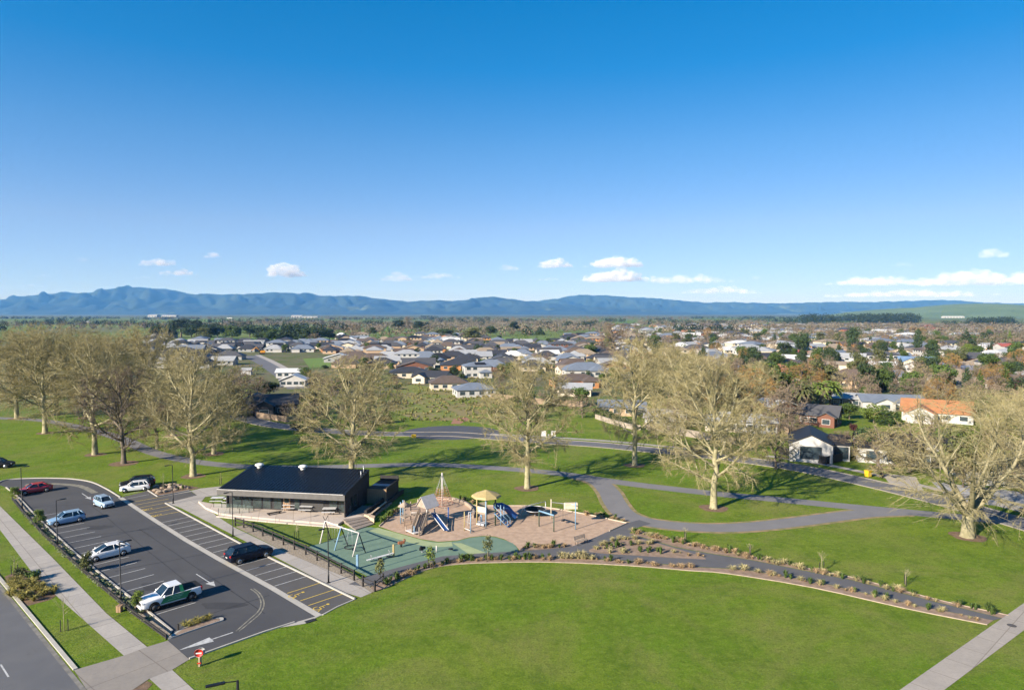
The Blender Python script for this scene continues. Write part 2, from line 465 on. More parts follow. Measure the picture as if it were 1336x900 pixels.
mb.ribbon(lkerb + [P(8, 636)], .16, 0, .13)
mb.ribbon([P(157, 649), P(193, 640)], .02, 0, .02)
mb.ribbon([P(193, 640), P(205.5, 648), P(247, 640)], .16, 0, .13)
mb.ribbon([P(215.8, 656.5), P(315, 710), P(463, 781.7)], .18, 0, .13)
mb.ribbon([P(463, 781.7), P(440, 791.5), P(421, 802)], .14, 0, .06)
tag(mb.build('car_park_kerb', M['kerb']), kind='structure')
# the bays' lines, set out along the kerbs
cd = (chB-chA).normalized(); cn = Vector((-cd.y, cd.x, 0))
if cn.x < 0: cn = -cn
ld_ = (lkB-lkA).normalized()
MP = MB(); MY = MB(); MF = MB()
rightlines = [(211.4, 681.5), (220.5, 688), (230.2, 693), (240, 699), (251.2, 705.5), (261.4, 711.4), (272.9, 718.6), (284.4, 725.5)]
a0 = P(211.4, 681.5); a1 = P(355.4, 765.1)
nb = 15
for i in range(nb+1):
    q = poly_at(chan, poly_s(chan, a0.lerp(a1, i/nb)))[0] + cn*.42
    MP.ribbon([q, q+cn*3.6], .10, None, .019)
for (u, v) in [(371.3, 774.8), (389.7, 784.2), (400.7, 790.2)]:
    q = poly_at(chan, poly_s(chan, P(u, v)))[0] + cn*.42
    MY.ribbon([q, q+cn*3.7], .11, None, .019)
for (u, v) in [(181, 653.5), (186.5, 657), (192, 660.5), (197.5, 664.5), (203, 668.3), (209, 672.3)]:
    q = poly_at(chan, poly_s(chan, P(u, v)))[0] + cn*.42
    MY.ribbon([q, q+cn*(4.4 if u < 196 else 3.7)], .11, None, .019)
for (u, v) in [(163, 650), (172, 649.5)]:
    pass
for (ua, va, ub, vb) in [(161, 645.6, 182, 641), (167, 650.2, 194, 645)]:
    MP.ribbon([P(ua, va), P(ub, vb)], .10, None, .019)
def wheelchair(c, s=1.0):
    """the accessible parking mark, feet towards the channel"""
    def q(x, y): return c + cd*(x*s) + cn*(y*s)
    MY.ribbon([q(.22*math.cos(t)-.05, .22*math.sin(t)-.12) for t in [R(a) for a in range(-215, 65, 20)]][::-1], .10, None, .0205)
    MY.ribbon([q(-.12, .50), q(-.08, .05), q(.20, .05), q(.36, -.30), q(.48, -.26)], .10, None, .0215)
    MY.ribbon([q(-.10, .26), q(.15, .26)], .08, None, .0225)
    MY.prism([q(-.12+.11*math.cos(t), .66+.11*math.sin(t)) for t in [i*PI/5 for i in range(10)]], None, .0205)
wheelchair(P(384, 777), 1.5); wheelchair(P(416.5, 793), 1.5)
wheelchair(P(190, 664.5), 1.2); wheelchair(P(202, 672.5), 1.2)
# left bays
l0, l1 = P(161.7, 771.8), P(190.5, 791.2)
base = l0
for i in range(-3, 19):
    s_ = poly_s(lkerb, base) + i*2.52
    if s_ < 1.2 or s_ > 48: continue
    q, t_, nn = poly_at(lkerb, s_)
    MP.ribbon([q+nn*.25, q+nn*3.75], .10, None, .014)
def arrow(tip, tail, wd, head, m=MP, z=.0145, hw=None):
    d = (tip-tail).normalized(); n = Vector((-d.y, d.x, 0)); hb = tip-d*head; hw = hw or wd*3
    m.ribbon([tail, hb], wd, None, z); m.prism([tip, hb+n*hw, hb-n*hw], None, z+.001)
arrow(P(281, 764.5), P(256, 748.5), .11, 1.35, hw=.42)
arrow(P(119, 651.5), P(107, 643.5), .13, 1.7, hw=.38)
arrow(P(233, 848), P(304, 824.6), .14, 2.6, hw=.48)
MF.ribbon(smooth([P(327, 768), P(336, 775), P(340.5, 786), P(337, 797), P(325, 808), P(308, 823)], 6), .13, None, .0145)
MF.ribbon(smooth([P(331, 767.5), P(340, 775), P(344.5, 787), P(340, 799), P(328, 810), P(312, 823)], 6), .13, None, .0145)
MF.ribbon(smooth([P(33, 632), P(70, 631), P(104, 634), P(124, 643)], 6), .9, None, .0135)
tag(MP.build('white_road_markings', M['paint']), kind='structure')
tag(MY.build('yellow_road_markings', M['yellow']), kind='structure')
tag(MF.build('worn_road_markings', M['faded']), kind='structure')
# planter strip on the left of the bays and the island at its lower end
nn = Vector((-ld_.y, ld_.x, 0)); nn = nn if nn.x > 0 else -nn
strip_poly = lkerb + lfence[::-1]
sheet('planter_gravel', strip_poly, .030, M['gravel'])
isl = smooth([P(219, 834), P(250, 823.5), P(283, 812.5), P(291.5, 809.5), P(290, 806.5), P(281, 807.5), P(262, 812.5), P(236, 822)], 4, True)
mb = MB(); mb.prism(isl, 0, .12); tag(mb.build('island_kerb', M['kerb']), kind='structure')
isl2 = [Vector((p.x, p.y, 0)) for p in isl]; cc = sum(isl2, Vector())/len(isl2)
sheet('island_bed', [cc+(p-cc)*.82 for p in isl2], .128, M['bedsoil'])

# paths on the right of the bays, lawn, gravel bed
sheet('footpath', [P(205.5, 649), P(247, 640.5), P(262, 637), P(292, 634), P(296, 645), P(268, 648), P(262, 655), P(284, 674), P(307, 688.4), P(379, 723), P(461, 757), P(485, 773), P(471, 779), P(452, 773.5), P(431, 764), P(328, 710), P(238, 663.5), P(232, 661), P(215.8, 656.5), P(257, 646), P(250, 641)], .020, M['concrete'])
sheet('bed_gravel', [P(307, 687), P(318, 685), P(399, 716), P(463, 750), P(482, 765), P(488, 772), P(485, 773), P(461, 757), P(379, 723)], .028, M['gravel'])
sheet('lawn', [P(282, 674), P(360, 683), P(446, 689), P(441, 701), P(399, 714.5), P(318, 685), P(309, 687)], .016, M['lawn'])
sheet('lawn', [P(270, 648.3), P(283, 647), P(287, 653), P(276, 651.5)], .024, M['lawn'])

# play surfaces
sheet('rubber_surface', smooth([P(399, 714), P(420, 708), P(441, 701), P(452, 693)], 3)[:-1] + [P(446, 689.5), P(484, 687.5), P(513, 694), P(549, 704), P(572, 707.5), P(597, 705.6), P(612, 701.5), P(630, 699.5), P(645, 700.5), P(658, 704), P(669, 708.5), P(673.5, 712.5), P(677, 719.6), P(630, 722), P(577, 726), P(531, 737.5), P(480, 751.5)], .012, M['rubber'])
mb = MB()
mb.ribbon(smooth([P(487, 690), P(513, 697.5), P(549, 707.5), P(568, 710.5), P(590, 709.5)], 5), 1.5, None, .017)
mb.prism([P(590, 708), P(602, 708.5), P(634, 721), P(612, 723)], None, .018)
tag(mb.build('rubber_surface_band', M['rubber2']), kind='structure')
bark = [P(495, 686.5), P(509, 674), P(523, 664), P(545, 656), P(569, 648.5), P(592, 650), P(606, 654), P(617.5, 659.5), P(650, 660), P(684, 660), P(712, 662), P(734.5, 665.5), P(775, 673), P(818.5, 682.7), P(795, 693), P(767, 705), P(747, 713), P(715, 716.5), P(678, 718), P(673, 711.5), P(658, 703), P(645, 699.5), P(630, 698.7), P(612, 700.6), P(597, 704.6), P(572, 706.5), P(549, 703), P(513, 693)]
sheet('bark_play_surface', bark, .010, M['bark'])
mb = MB(); mb.ribbon(bark[:15], .12, 0, .14)
tag(mb.build('timber_edging', mat('pale edging timber', (.46, .38, .29), .85, (.34, .28, .21), 2)), kind='structure')

# asphalt paths of the park
main = smooth([P(-60, 545), P(0, 545.5), P(60, 549), P(120, 561), P(160, 573), P(200, 590), P(250, 601.5), P(320, 608.5), P(400, 609.5), P(480, 607.5), P(560, 606), P(640, 610), P(720, 616.5), P(770, 623.5), P(830, 632), P(930, 643.5), P(1010, 651), P(1100, 660), P(1180, 667.5), P(1260, 675), P(1350, 685), P(1460, 700)], 5)
strip('park_path', main, 3.0, .014, M['path'])
br1 = smooth([P(752, 621), P(779, 628), P(794, 641), P(803, 657), P(816, 671), P(845, 681), P(890, 686.5), P(940, 688.5), P(990, 686), P(1040, 680.5), P(1090, 674), P(1130, 669.5), P(1180, 667.5)], 5)
mb = MB(); mb.ribbon(br1, 4.3, None, .010); tag(mb.build('path_edge_earth', M['dirt']), kind='structure')
strip('park_path', br1, 3.2, .018, M['path'])
sheet('play_path', [P(455, 762), P(480, 751), P(531, 737), P(577, 725.5), P(630, 721.5), P(677, 719), P(715, 716), P(747, 712.5), P(768, 704.5), P(795, 692.5), P(818, 682.3), P(834, 678), P(850, 683), P(832, 688), P(821, 695), P(838, 701), P(882, 714), P(925, 722), P(980, 730.6), P(1048, 744), P(1113, 757), P(1220, 785), P(1308, 806.5), P(1296, 809), P(1193, 789), P(1073, 760), P(980, 744), P(957, 741.5), P(900, 739), P(818, 731), P(780, 729), P(720, 727), P(683, 726), P(640, 726.5), P(607, 728), P(580, 731.5), P(556, 737.5), P(520, 750), P(495, 758.5), P(482, 766)], .022, M['darkpath'])
sheet('planting_bed', smooth([P(768.5, 719.8), P(785, 711), P(803.5, 703), P(815, 700.5), P(828, 701.5), P(870, 712), P(919, 727.5), P(905, 729), P(828, 724.5)], 3, True), .028, M['bedsoil'])
sheet('planting_bed', [P(820, 696), P(838, 694), P(890, 707), P(980, 726), P(1080, 747), P(1115, 754), P(1225, 783), P(1316, 803), P(1308, 806.3), P(1220, 784.5), P(1113, 756.5), P(1048, 743.5), P(980, 730.2), P(925, 721.5), P(882, 713.5), P(838, 700.5)], .026, M['bedsoil'])
sheet('planting_bed', [P(1296, 809.2), P(1193, 789.4), P(1073, 760.5), P(980, 744.5), P(957, 742), P(900, 739.5), P(818, 731.5), P(720, 727.5), P(683, 726.5), P(640, 727), P(607, 728.5), P(580, 732), P(556, 738), P(520, 750.5), P(495, 759), P(482, 767), P(488, 772), P(500, 768), P(530, 754), P(563, 741), P(600, 735.5), P(650, 733.5), P(720, 733), P(820, 737.5), P(900, 744), P(950, 748), P(1060, 766), P(1180, 793), P(1288, 814.5)], .026, M['bedsoil'])
sheet('planting_bed', [P(677, 718.5), P(684, 711.5), P(712, 709), P(738, 710), P(747, 713), P(715, 716)], .027, M['bedsoil'])
mb = MB()
mb.ribbon(smooth([P(500, 768.3), P(530, 754.3), P(563, 741.3), P(600, 735.8), P(650, 733.8), P(720, 733.3), P(820, 737.8), P(900, 744.3), P(950, 748.3), P(1060, 766.3), P(1180, 793.3), P(1288, 814.8)], 3), .10, 0, .07)
mb.ribbon(smooth([P(838, 693.7), P(890, 706.7), P(980, 725.7), P(1080, 746.7), P(1115, 753.7), P(1225, 782.7), P(1316, 802.7)], 3), .10, 0, .07)
tag(mb.build('bed_edging', mat('weathered bed edging', (.42, .33, .25), .9, (.3, .24, .18), 2)), kind='structure')
# concrete foot path at the lower right
cA, cB = P(1178, 897), P(1336, 786.5); cC, cD = P(1232, 900), P(1336, 822)
sheet('footpath', [ext(cB, cA, 40), ext(cA, cB, 60), ext(cC, cD, 60), ext(cD, cC, 40)], .030, concrete_mat('path concrete', (.40, .355, .305), (.33, .295, .255), 3.0, -.72))
mb = MB(); mb.lathe([(.36, .030), (.36, .036), (.30, .038)], P(1320, 816), 16)
tag(mb.build('manhole_cover', mat('iron cover', (.10, .09, .085), .7)), 'round dark manhole cover in the concrete path at lower right', 'manhole cover')

# residential street behind the trees
st = smooth([P(295, 536), P(325, 547), P(360, 555), P(420, 561.5), P(500, 566), P(590, 566.5), P(650, 571), P(720, 576), P(790, 581), P(850, 587), P(920, 594), P(1000, 604), P(1060, 614), P(1120, 627), P(1180, 641), P(1250, 659), P(1336, 684), P(1440, 716)], 5)
strip('suburban_street', st, 4.8, .009, M['suburb_road'])
mb = MB(); mb.prism([P(588, 565.5)+Vector((11*math.cos(t), 9*math.sin(t)+1.5, 0)) for t in [i*PI/16 for i in range(32)]], None, .012)
tag(mb.build('cul_de_sac', asphalt_mat('cul de sac asphalt', (.062, .066, .078), (.085, .087, .095))), kind='structure')
mb = MB(); mb.ribbon(st, .22, 0, .10, off=2.5); mb.ribbon(st, .22, 0, .10, off=-2.5)
tag(mb.build('street_kerb', M['apron']), kind='structure')
strip('suburban_footpath', smooth([P(1000, 594.5), P(1060, 603), P(1120, 614.5), P(1180, 628), P(1250, 645), P(1336, 667)], 4), 1.6, .02, M['concrete'])
strip('suburban_footpath', smooth([P(640, 566), P(720, 570.5), P(790, 575), P(850, 580.5), P(900, 585.5)], 4), 1.5, .02, M['concrete'])
sheet('driveway', [P(1150, 617), P(1195, 622), P(1205, 640), P(1160, 630)], .016, M['concrete'])
sheet('driveway', [P(1215, 628), P(1336, 642), P(1336, 664), P(1240, 652)], .016, concrete_mat('pale drive', (.42, .42, .42), (.30, .30, .31)))
strip('suburban_street', smooth([P(326, 464), P(345, 473), P(362, 483), P(378, 494), P(392, 507)], 4), 9, .012, M['suburb_road'])
strip('suburban_footpath', smooth([P(336, 463), P(356, 472), P(376, 483), P(394, 494)], 4), 3.4, .014, M['concrete'])
sheet('paved_patch', [P(588, 553), P(592, 546), P(608, 544), P(613, 547), P(600, 553)], .014, mat('red brick paving', (.33, .17, .10), .9, (.25, .13, .08), 2))

# seams, patches and tyre marks in the car park's asphalt
mb = MB()
for (a, b, w_) in [((100, 700), (262, 683), .10), ((150, 745), (300, 716), .09), ((182, 690), (345, 800), .07), ((60, 660), (170, 655), .08), ((120, 660), (258, 770), .06), ((250, 808), (352, 776), .09)]:
    A_, B_ = P(*a), P(*b); n_ = 10; mb.ribbon([A_.lerp(B_, i/n_)+Vector((rng.uniform(-.06, .06), rng.uniform(-.06, .06), 0)) for i in range(n_+1)], w_, None, .0105)
tag(mb.build('asphalt_seams', mat('tar seam', (.022, .022, .024), .7)), kind='structure')
mb = MB()
for (u, v, a, b, r) in [(215, 765, 2.6, 1.3, .7), (128, 688, 1.6, 1.1, .2), (290, 790, 2.0, .9, .5)]:
    c = P(u, v); mb.prism([c+Vector((a*math.cos(t)*(1+.25*math.sin(3*t+r)), b*math.sin(t)*(1+.2*math.cos(2*t)), 0)) for t in [i*PI/10 for i in range(20)]], None, .0098)
tag(mb.build('asphalt_patches', mat('patched asphalt', (.052, .052, .055), .85, (.040, .040, .043), .8)), kind='structure')
# ------------------------------------------------------------------ mountains, hill, haze, clouds
def mountain_mat():
    m, nt, b = newmat('bush clad range'); p = pos(nt)
    c = mix(nt, ramp(nt, noise(nt, p, .0012, 6, .65, .6), .35, .65), (.012, .022, .019), (.030, .046, .032))
    sz = node(nt, 'ShaderNodeSeparateXYZ'); nt.links.new(p, sz.inputs[0])
    mr = node(nt, 'ShaderNodeMapRange'); mr.inputs[1].default_value = 190; mr.inputs[2].default_value = 20; nt.links.new(sz.outputs[2], mr.inputs[0])
    past = node(nt, 'ShaderNodeMath', operation='MULTIPLY'); nt.links.new(mr.outputs[0], past.inputs[0])
    nt.links.new(ramp(nt, noise(nt, p, .0011, 4, .6, .4), .60, .67), past.inputs[1])
    c = mix(nt, past.outputs[0], c, (.16, .19, .075))
    nt.links.new(c, b.inputs['Base Color']); b.inputs['Roughness'].default_value = .95; setspec(b, .1)
    return m
def fbm1(x, seed, octs=5):
    r = random.Random(seed); s = 0; a = 1
    for k in range(octs):
        ph = r.uniform(0, 100); s += a*math.sin(x*(2.03**k)+ph)*math.cos(x*.61*(2.1**k)+ph*1.7); a *= .5
    return s
def mountain_range(name, prof, Y, depth, seed, hmax=None):
    us = np.arange(prof[0][0], prof[-1][0]+.1, 2.6)
    vv = np.interp(us, [p[0] for p in prof], [p[1] for p in prof])
    rows = 30; rr = np.random.RandomState(seed)
    V = []; nu = len(us)
    def nz(x, y, f):     # cheap ridged value noise
        return (np.sin(x*f+1.3*np.sin(y*f*.9+seed))*np.cos(y*f*1.1+.8*np.sin(x*f*1.3)))
    for j in range(rows+6):
        t = j/rows
        y = Y - depth*(1-t) if t <= 1 else Y + depth*(t-1)*2
        ridge = np.array([H(v + 1.25*fbm1(u*.16, seed, 4)*.5, Y) for u, v in zip(us, vv)])
        x = (us-668)/FOC*Y
        tt = min(t, 1)
        g = 1-np.abs(nz(x*.0042+fbm1(3, seed), np.full(nu, y*.0018), 1.0)) + .8*(1-np.abs(nz(x*.011, np.full(nu, y*.006), 1.0)))
        prof_t = tt**1.35*(1 - .66*(g-.9)*math.sin(PI*tt)**.8*1.0)
        z = ridge*np.clip(prof_t, 0, 1.0) if t <= 1 else ridge*(1-(t-1)*3)
        if j == 0: z = z*0-1.0
        V.append(np.stack([x, np.full(nu, y)+ 120*np.sin(x*.004+t*3)*math.sin(PI*tt), z], 1))
    V = np.concatenate(V); F = []
    R_ = rows+6
    for j in range(R_-1):
        i = np.arange(nu-1); F.append(np.stack([j*nu+i, j*nu+i+1, (j+1)*nu+i+1, (j+1)*nu+i], 1))
    o = np_mesh(name, V, np.concatenate(F), MOUNT, smooth_shade=True)
    return tag(o, kind='structure')
MOUNT = mountain_mat()
mountain_range('mountains', [(-260, 398), (-120, 395), (-40, 393), (0, 391.5), (30, 387.5), (60, 384), (88, 380.5), (110, 383), (125, 381), (140, 378), (154, 376), (162, 374), (168, 371.3), (175, 374.3), (192, 375), (205, 377.5), (217, 376.5), (235, 380.5), (255, 385), (270, 383), (290, 384), (330, 383.5), (365, 381.5), (390, 382.5), (402, 382), (420, 386), (450, 386.5), (470, 386), (500, 390), (530, 393.5), (570, 392), (600, 392), (640, 387), (660, 389.5), (690, 393), (730, 397), (800, 401), (880, 406), (920, 410)], 11500, 2300, 3)
mountain_range('mountains', [(560, 408), (600, 402), (650, 397), (690, 393.5), (720, 390.5), (745, 386), (755, 384.2), (772, 385.5), (800, 386), (820, 387.5), (850, 388.5), (885, 392.5), (920, 394.5), (950, 394), (1000, 396), (1060, 394.5), (1110, 394), (1150, 393.5), (1200, 392.5), (1225, 391), (1245, 391.5), (1270, 394.5), (1336, 396.5), (1420, 397), (1540, 399)], 13300, 1900, 11)
def green_hill():
    cx, cy = (1275-668)/FOC*4200, 4300
    nx, ny = 60, 40; V = []
    for j in range(ny):
        for i in range(nx):
            a = (i/(nx-1)-.5)*2; b = (j/(ny-1)-.5)*2
            r = max(0, 1-(a*a+b*b)); z = 74*r**1.2*(1+.10*math.sin(a*7+1)+.07*math.sin(b*6+a*11)) - .8
            V.append((cx+a*900, cy+b*900, z))
    F = [(j*nx+i, j*nx+i+1, (j+1)*nx+i+1, (j+1)*nx+i) for j in range(ny-1) for i in range(nx-1)]
    m, nt, bs = newmat('hill pasture'); p = pos(nt)
    c = mix(nt, ramp(nt, noise(nt, p, .006, 5, .6), .4, .6), (.11, .16, .045), (.08, .125, .03))
    c = mix(nt, ramp(nt, noise(nt, p, .011, 6, .6, 1), .62, .68), c, (.03, .045, .02))
    nt.links.new(c, bs.inputs['Base Color']); bs.inputs['Roughness'].default_value = .95
    o = np_mesh('hill', np.array(V), np.array(F), m, smooth_shade=True); tag(o, kind='structure')
green_hill()

def haze():
    m = bpy.data.materials.new('air'); m.use_nodes = True; nt = m.node_tree
    nt.nodes.clear(); out = nt.nodes.new('ShaderNodeOutputMaterial'); v = nt.nodes.new('ShaderNodeVolumePrincipled')
    v.inputs['Color'].default_value = (.135, .41, 1.0, 1); v.inputs['Density'].default_value = HAZE
    v.inputs['Absorption Color'].default_value = (1, 1, 1, 1)
    v.inputs['Anisotropy'].default_value = 0.0
    nt.links.new(v.outputs[0], out.inputs['Volume'])
    mb = MB(); mb.box((0, 6900, 259), (20000, 14700, 522)); o = mb.build('haze', m)
    return tag(o, kind='stuff')
HAZE = 5.6e-5
haze()

def cloud_mat(name, dens):
    m = bpy.data.materials.new(name); m.use_nodes = True; nt = m.node_tree
    nt.nodes.clear(); out = nt.nodes.new('ShaderNodeOutputMaterial'); v = nt.nodes.new('ShaderNodeVolumePrincipled')
    v.inputs['Color'].default_value = (.87, .87, .90, 1) if dens > .002 else (.80, .815, .87, 1); v.inputs['Density'].default_value = dens
    v.inputs['Anisotropy'].default_value = -0.25
    # ragged, wispy edges: the vapour thins out through a noise
    tcn = node(nt, 'ShaderNodeTexCoord').outputs['Object']; mpn = node(nt, 'ShaderNodeMapping'); mpn.inputs['Scale'].default_value = (1, 1, 1.7); nt.links.new(tcn, mpn.inputs[0])
    f_ = ramp(nt, noise(nt, mpn.outputs[0], .0052, 5, .62, .3), .40, .66)
    mm = node(nt, 'ShaderNodeMath', operation='MULTIPLY'); mm.inputs[1].default_value = dens*2.3; nt.links.new(f_, mm.inputs[0]); nt.links.new(mm.outputs[0], v.inputs['Density'])
    nt.links.new(v.outputs[0], out.inputs['Volume'])
    return m
CLM = [cloud_mat('cloud vapour', .0024), cloud_mat('thin cloud vapour', .0011)]
def cloud(u, v, wpx, hpx, label, thin=0, seed=1, Y=19000):
    r = random.Random(seed); k = Y/FOC
    c = Vector(((u-668)*k, Y, H(v, Y))); W = wpx*k; Hh = hpx*k
    bm = bmesh.new()
    nb = max(12, int(wpx/1.9))
    for i in range(nb):
        a = (i+.5)/nb*2-1 + r.uniform(-.12, .12)
        env = max(.12, 1-abs(a+r.uniform(-.15, .15))**1.6)
        rad = Hh*r.uniform(.16, .50)*env+W*.012
        rad = max(rad, W/nb*.62)
        p = Vector((a*W*.47, r.uniform(-.2, .2)*W, rad*.35 + r.uniform(0, .50)*Hh*env))
        me = bmesh.ops.create_icosphere(bm, subdivisions=3, radius=1)['verts']
        for vt in me:
            q = vt.co.copy(); n_ = 1+.16*math.sin(q.x*5+i*1.7)*math.sin(q.y*4.3+i)+.13*math.sin(q.z*7+q.x*6+i*.6)
            q = Vector((q.x*rad*r.uniform(1.35, 1.45)*n_, q.y*rad*1.4*n_, q.z*rad*.82*n_))
            vt.co = p+q
            if vt.co.z < 0: vt.co.z *= .25
    me = bpy.data.meshes.new('cloud'); bm.to_mesh(me); bm.free()
    o = bpy.data.objects.new('cloud', me); C.objects.link(o); o.location = c
    md = o.modifiers.new('merge', 'REMESH'); md.mode = 'VOXEL'; md.voxel_size = max(Hh, 60)/22
    me.materials.append(CLM[thin])
    o['label'] = label; o['category'] = 'cloud'
    return o
GC = 'small clouds low over the mountains'
for i, a in enumerate([
    (208, 347, 46, 15, 'bright puffy cloud above the summit, upper of a stacked pair', 0),
    (234, 359, 48, 9, 'flat white cloud below the puffy one above the summit', 0),
    (277, 336, 30, 8, 'small white cloud high above the ridge right of the summit', 0),
    (376, 361, 62, 18, 'brightest white cloud with rounded top and flat base, standing alone', 0),
    (520, 367, 52, 13, 'grey white cloud with ragged top, left half of a joined pair', 1),
    (570, 363, 66, 8, 'long thin grey cloud trailing right from a ragged one', 1),
    (664, 353, 30, 11, 'small soft cloud standing alone above the low saddle', 1),
    (724, 349, 52, 15, 'rounded cloud left of the bigger twin lobed cloud', 0),
    (804, 348, 82, 17, 'upper twin lobed cloud above the long bright bank', 0),
    (805, 367, 110, 17, 'long bright flat based cloud bank above the table topped mountain', 0),
    (895, 369, 118, 11, 'long tapering cloud bank continuing right of the bright one', 1),
    (985, 364, 18, 5, 'tiny grey cloud right of the tapering bank', 1),
    (940, 383, 110, 9, 'faint low cloud streak just above the right hand ridge', 1),
    (1140, 372, 130, 14, 'broad grey cloud bank, left one over the green hill', 1),
    (1260, 372, 150, 20, 'broad white topped cloud bank over the green hill', 1),
    (1340, 368, 90, 16, 'cloud bank cut by the right edge of the view', 1),
    (1291, 336, 34, 18, 'ragged grey cloud high at the far right', 1),
    (1175, 347, 28, 5, 'thin grey wisp above the broad grey bank', 1),
    (1180, 387, 200, 7, 'faint pale streak lowest on the right horizon', 1),
    (188, 363, 26, 4, 'thin grey wisp left of the flat white cloud', 1),
    (110, 341, 18, 8, 'tiny faint cloud high on the left', 1),
    (58, 361, 24, 4, 'thin wisp above the left end of the range', 1),
    (40, 374, 34, 4, 'lowest thin wisp near the left end of the range', 1),
    (712, 366, 36, 5, 'thin grey wisp under the rounded cloud', 1),
]):
    cloud(*a, seed=i+5)
# ------------------------------------------------------------------ bare trees: limbs as tubes, thousands of twigs
def bark_mat(name, a, b_, c_, sc=1.2):
    m, nt, b = newmat(name); p = node(nt, 'ShaderNodeTexCoord').outputs['Object']
    k = mix(nt, ramp(nt, noise(nt, p, sc, 5, .65, .4), .42, .58), a, b_)
    k = mix(nt, ramp(nt, noise(nt, p, sc*2.7, 4, .6), .58, .66), k, c_)
    nt.links.new(k, b.inputs['Base Color']); b.inputs['Roughness'].default_value = .9; setspec(b, .15)
    bn = node(nt, 'ShaderNodeBump'); bn.inputs['Strength'].default_value = .5; bn.inputs['Distance'].default_value = .05
    nt.links.new(noise(nt, p, 6, 4), bn.inputs['Height']); nt.links.new(bn.outputs[0], b.inputs['Normal'])
    return m
def twig_mat(name, a, b_, rnd=.10):
    return mat(name, a, .9, b_, .22, spec=.1, rnd=rnd, obj=True, lo=.3, hi=.7)
M['plane_bark'] = bark_mat('plane tree bark', (.36, .32, .20), (.25, .23, .13), (.14, .13, .07))
M['plane_twig'] = twig_mat('plane tree twigs', (.310, .252, .130), (.235, .213, .095))
M['old_plane_bark'] = bark_mat('old plane bark', (.30, .265, .165), (.20, .18, .105), (.12, .11, .065))
M['oak_bark'] = bark_mat('oak bark', (.16, .13, .10), (.10, .085, .065), (.17, .16, .09))
M['oak_twig'] = twig_mat('oak twigs', (.13, .095, .07), (.10, .08, .055))
M['grey_twig'] = twig_mat('grey brown twigs', (.27, .205, .145), (.21, .16, .11), .25)  # lightened tone, haze over the town put into the colour
M['orange_twig'] = twig_mat('orange willow twigs', (.36, .215, .07), (.26, .16, .06), .15)

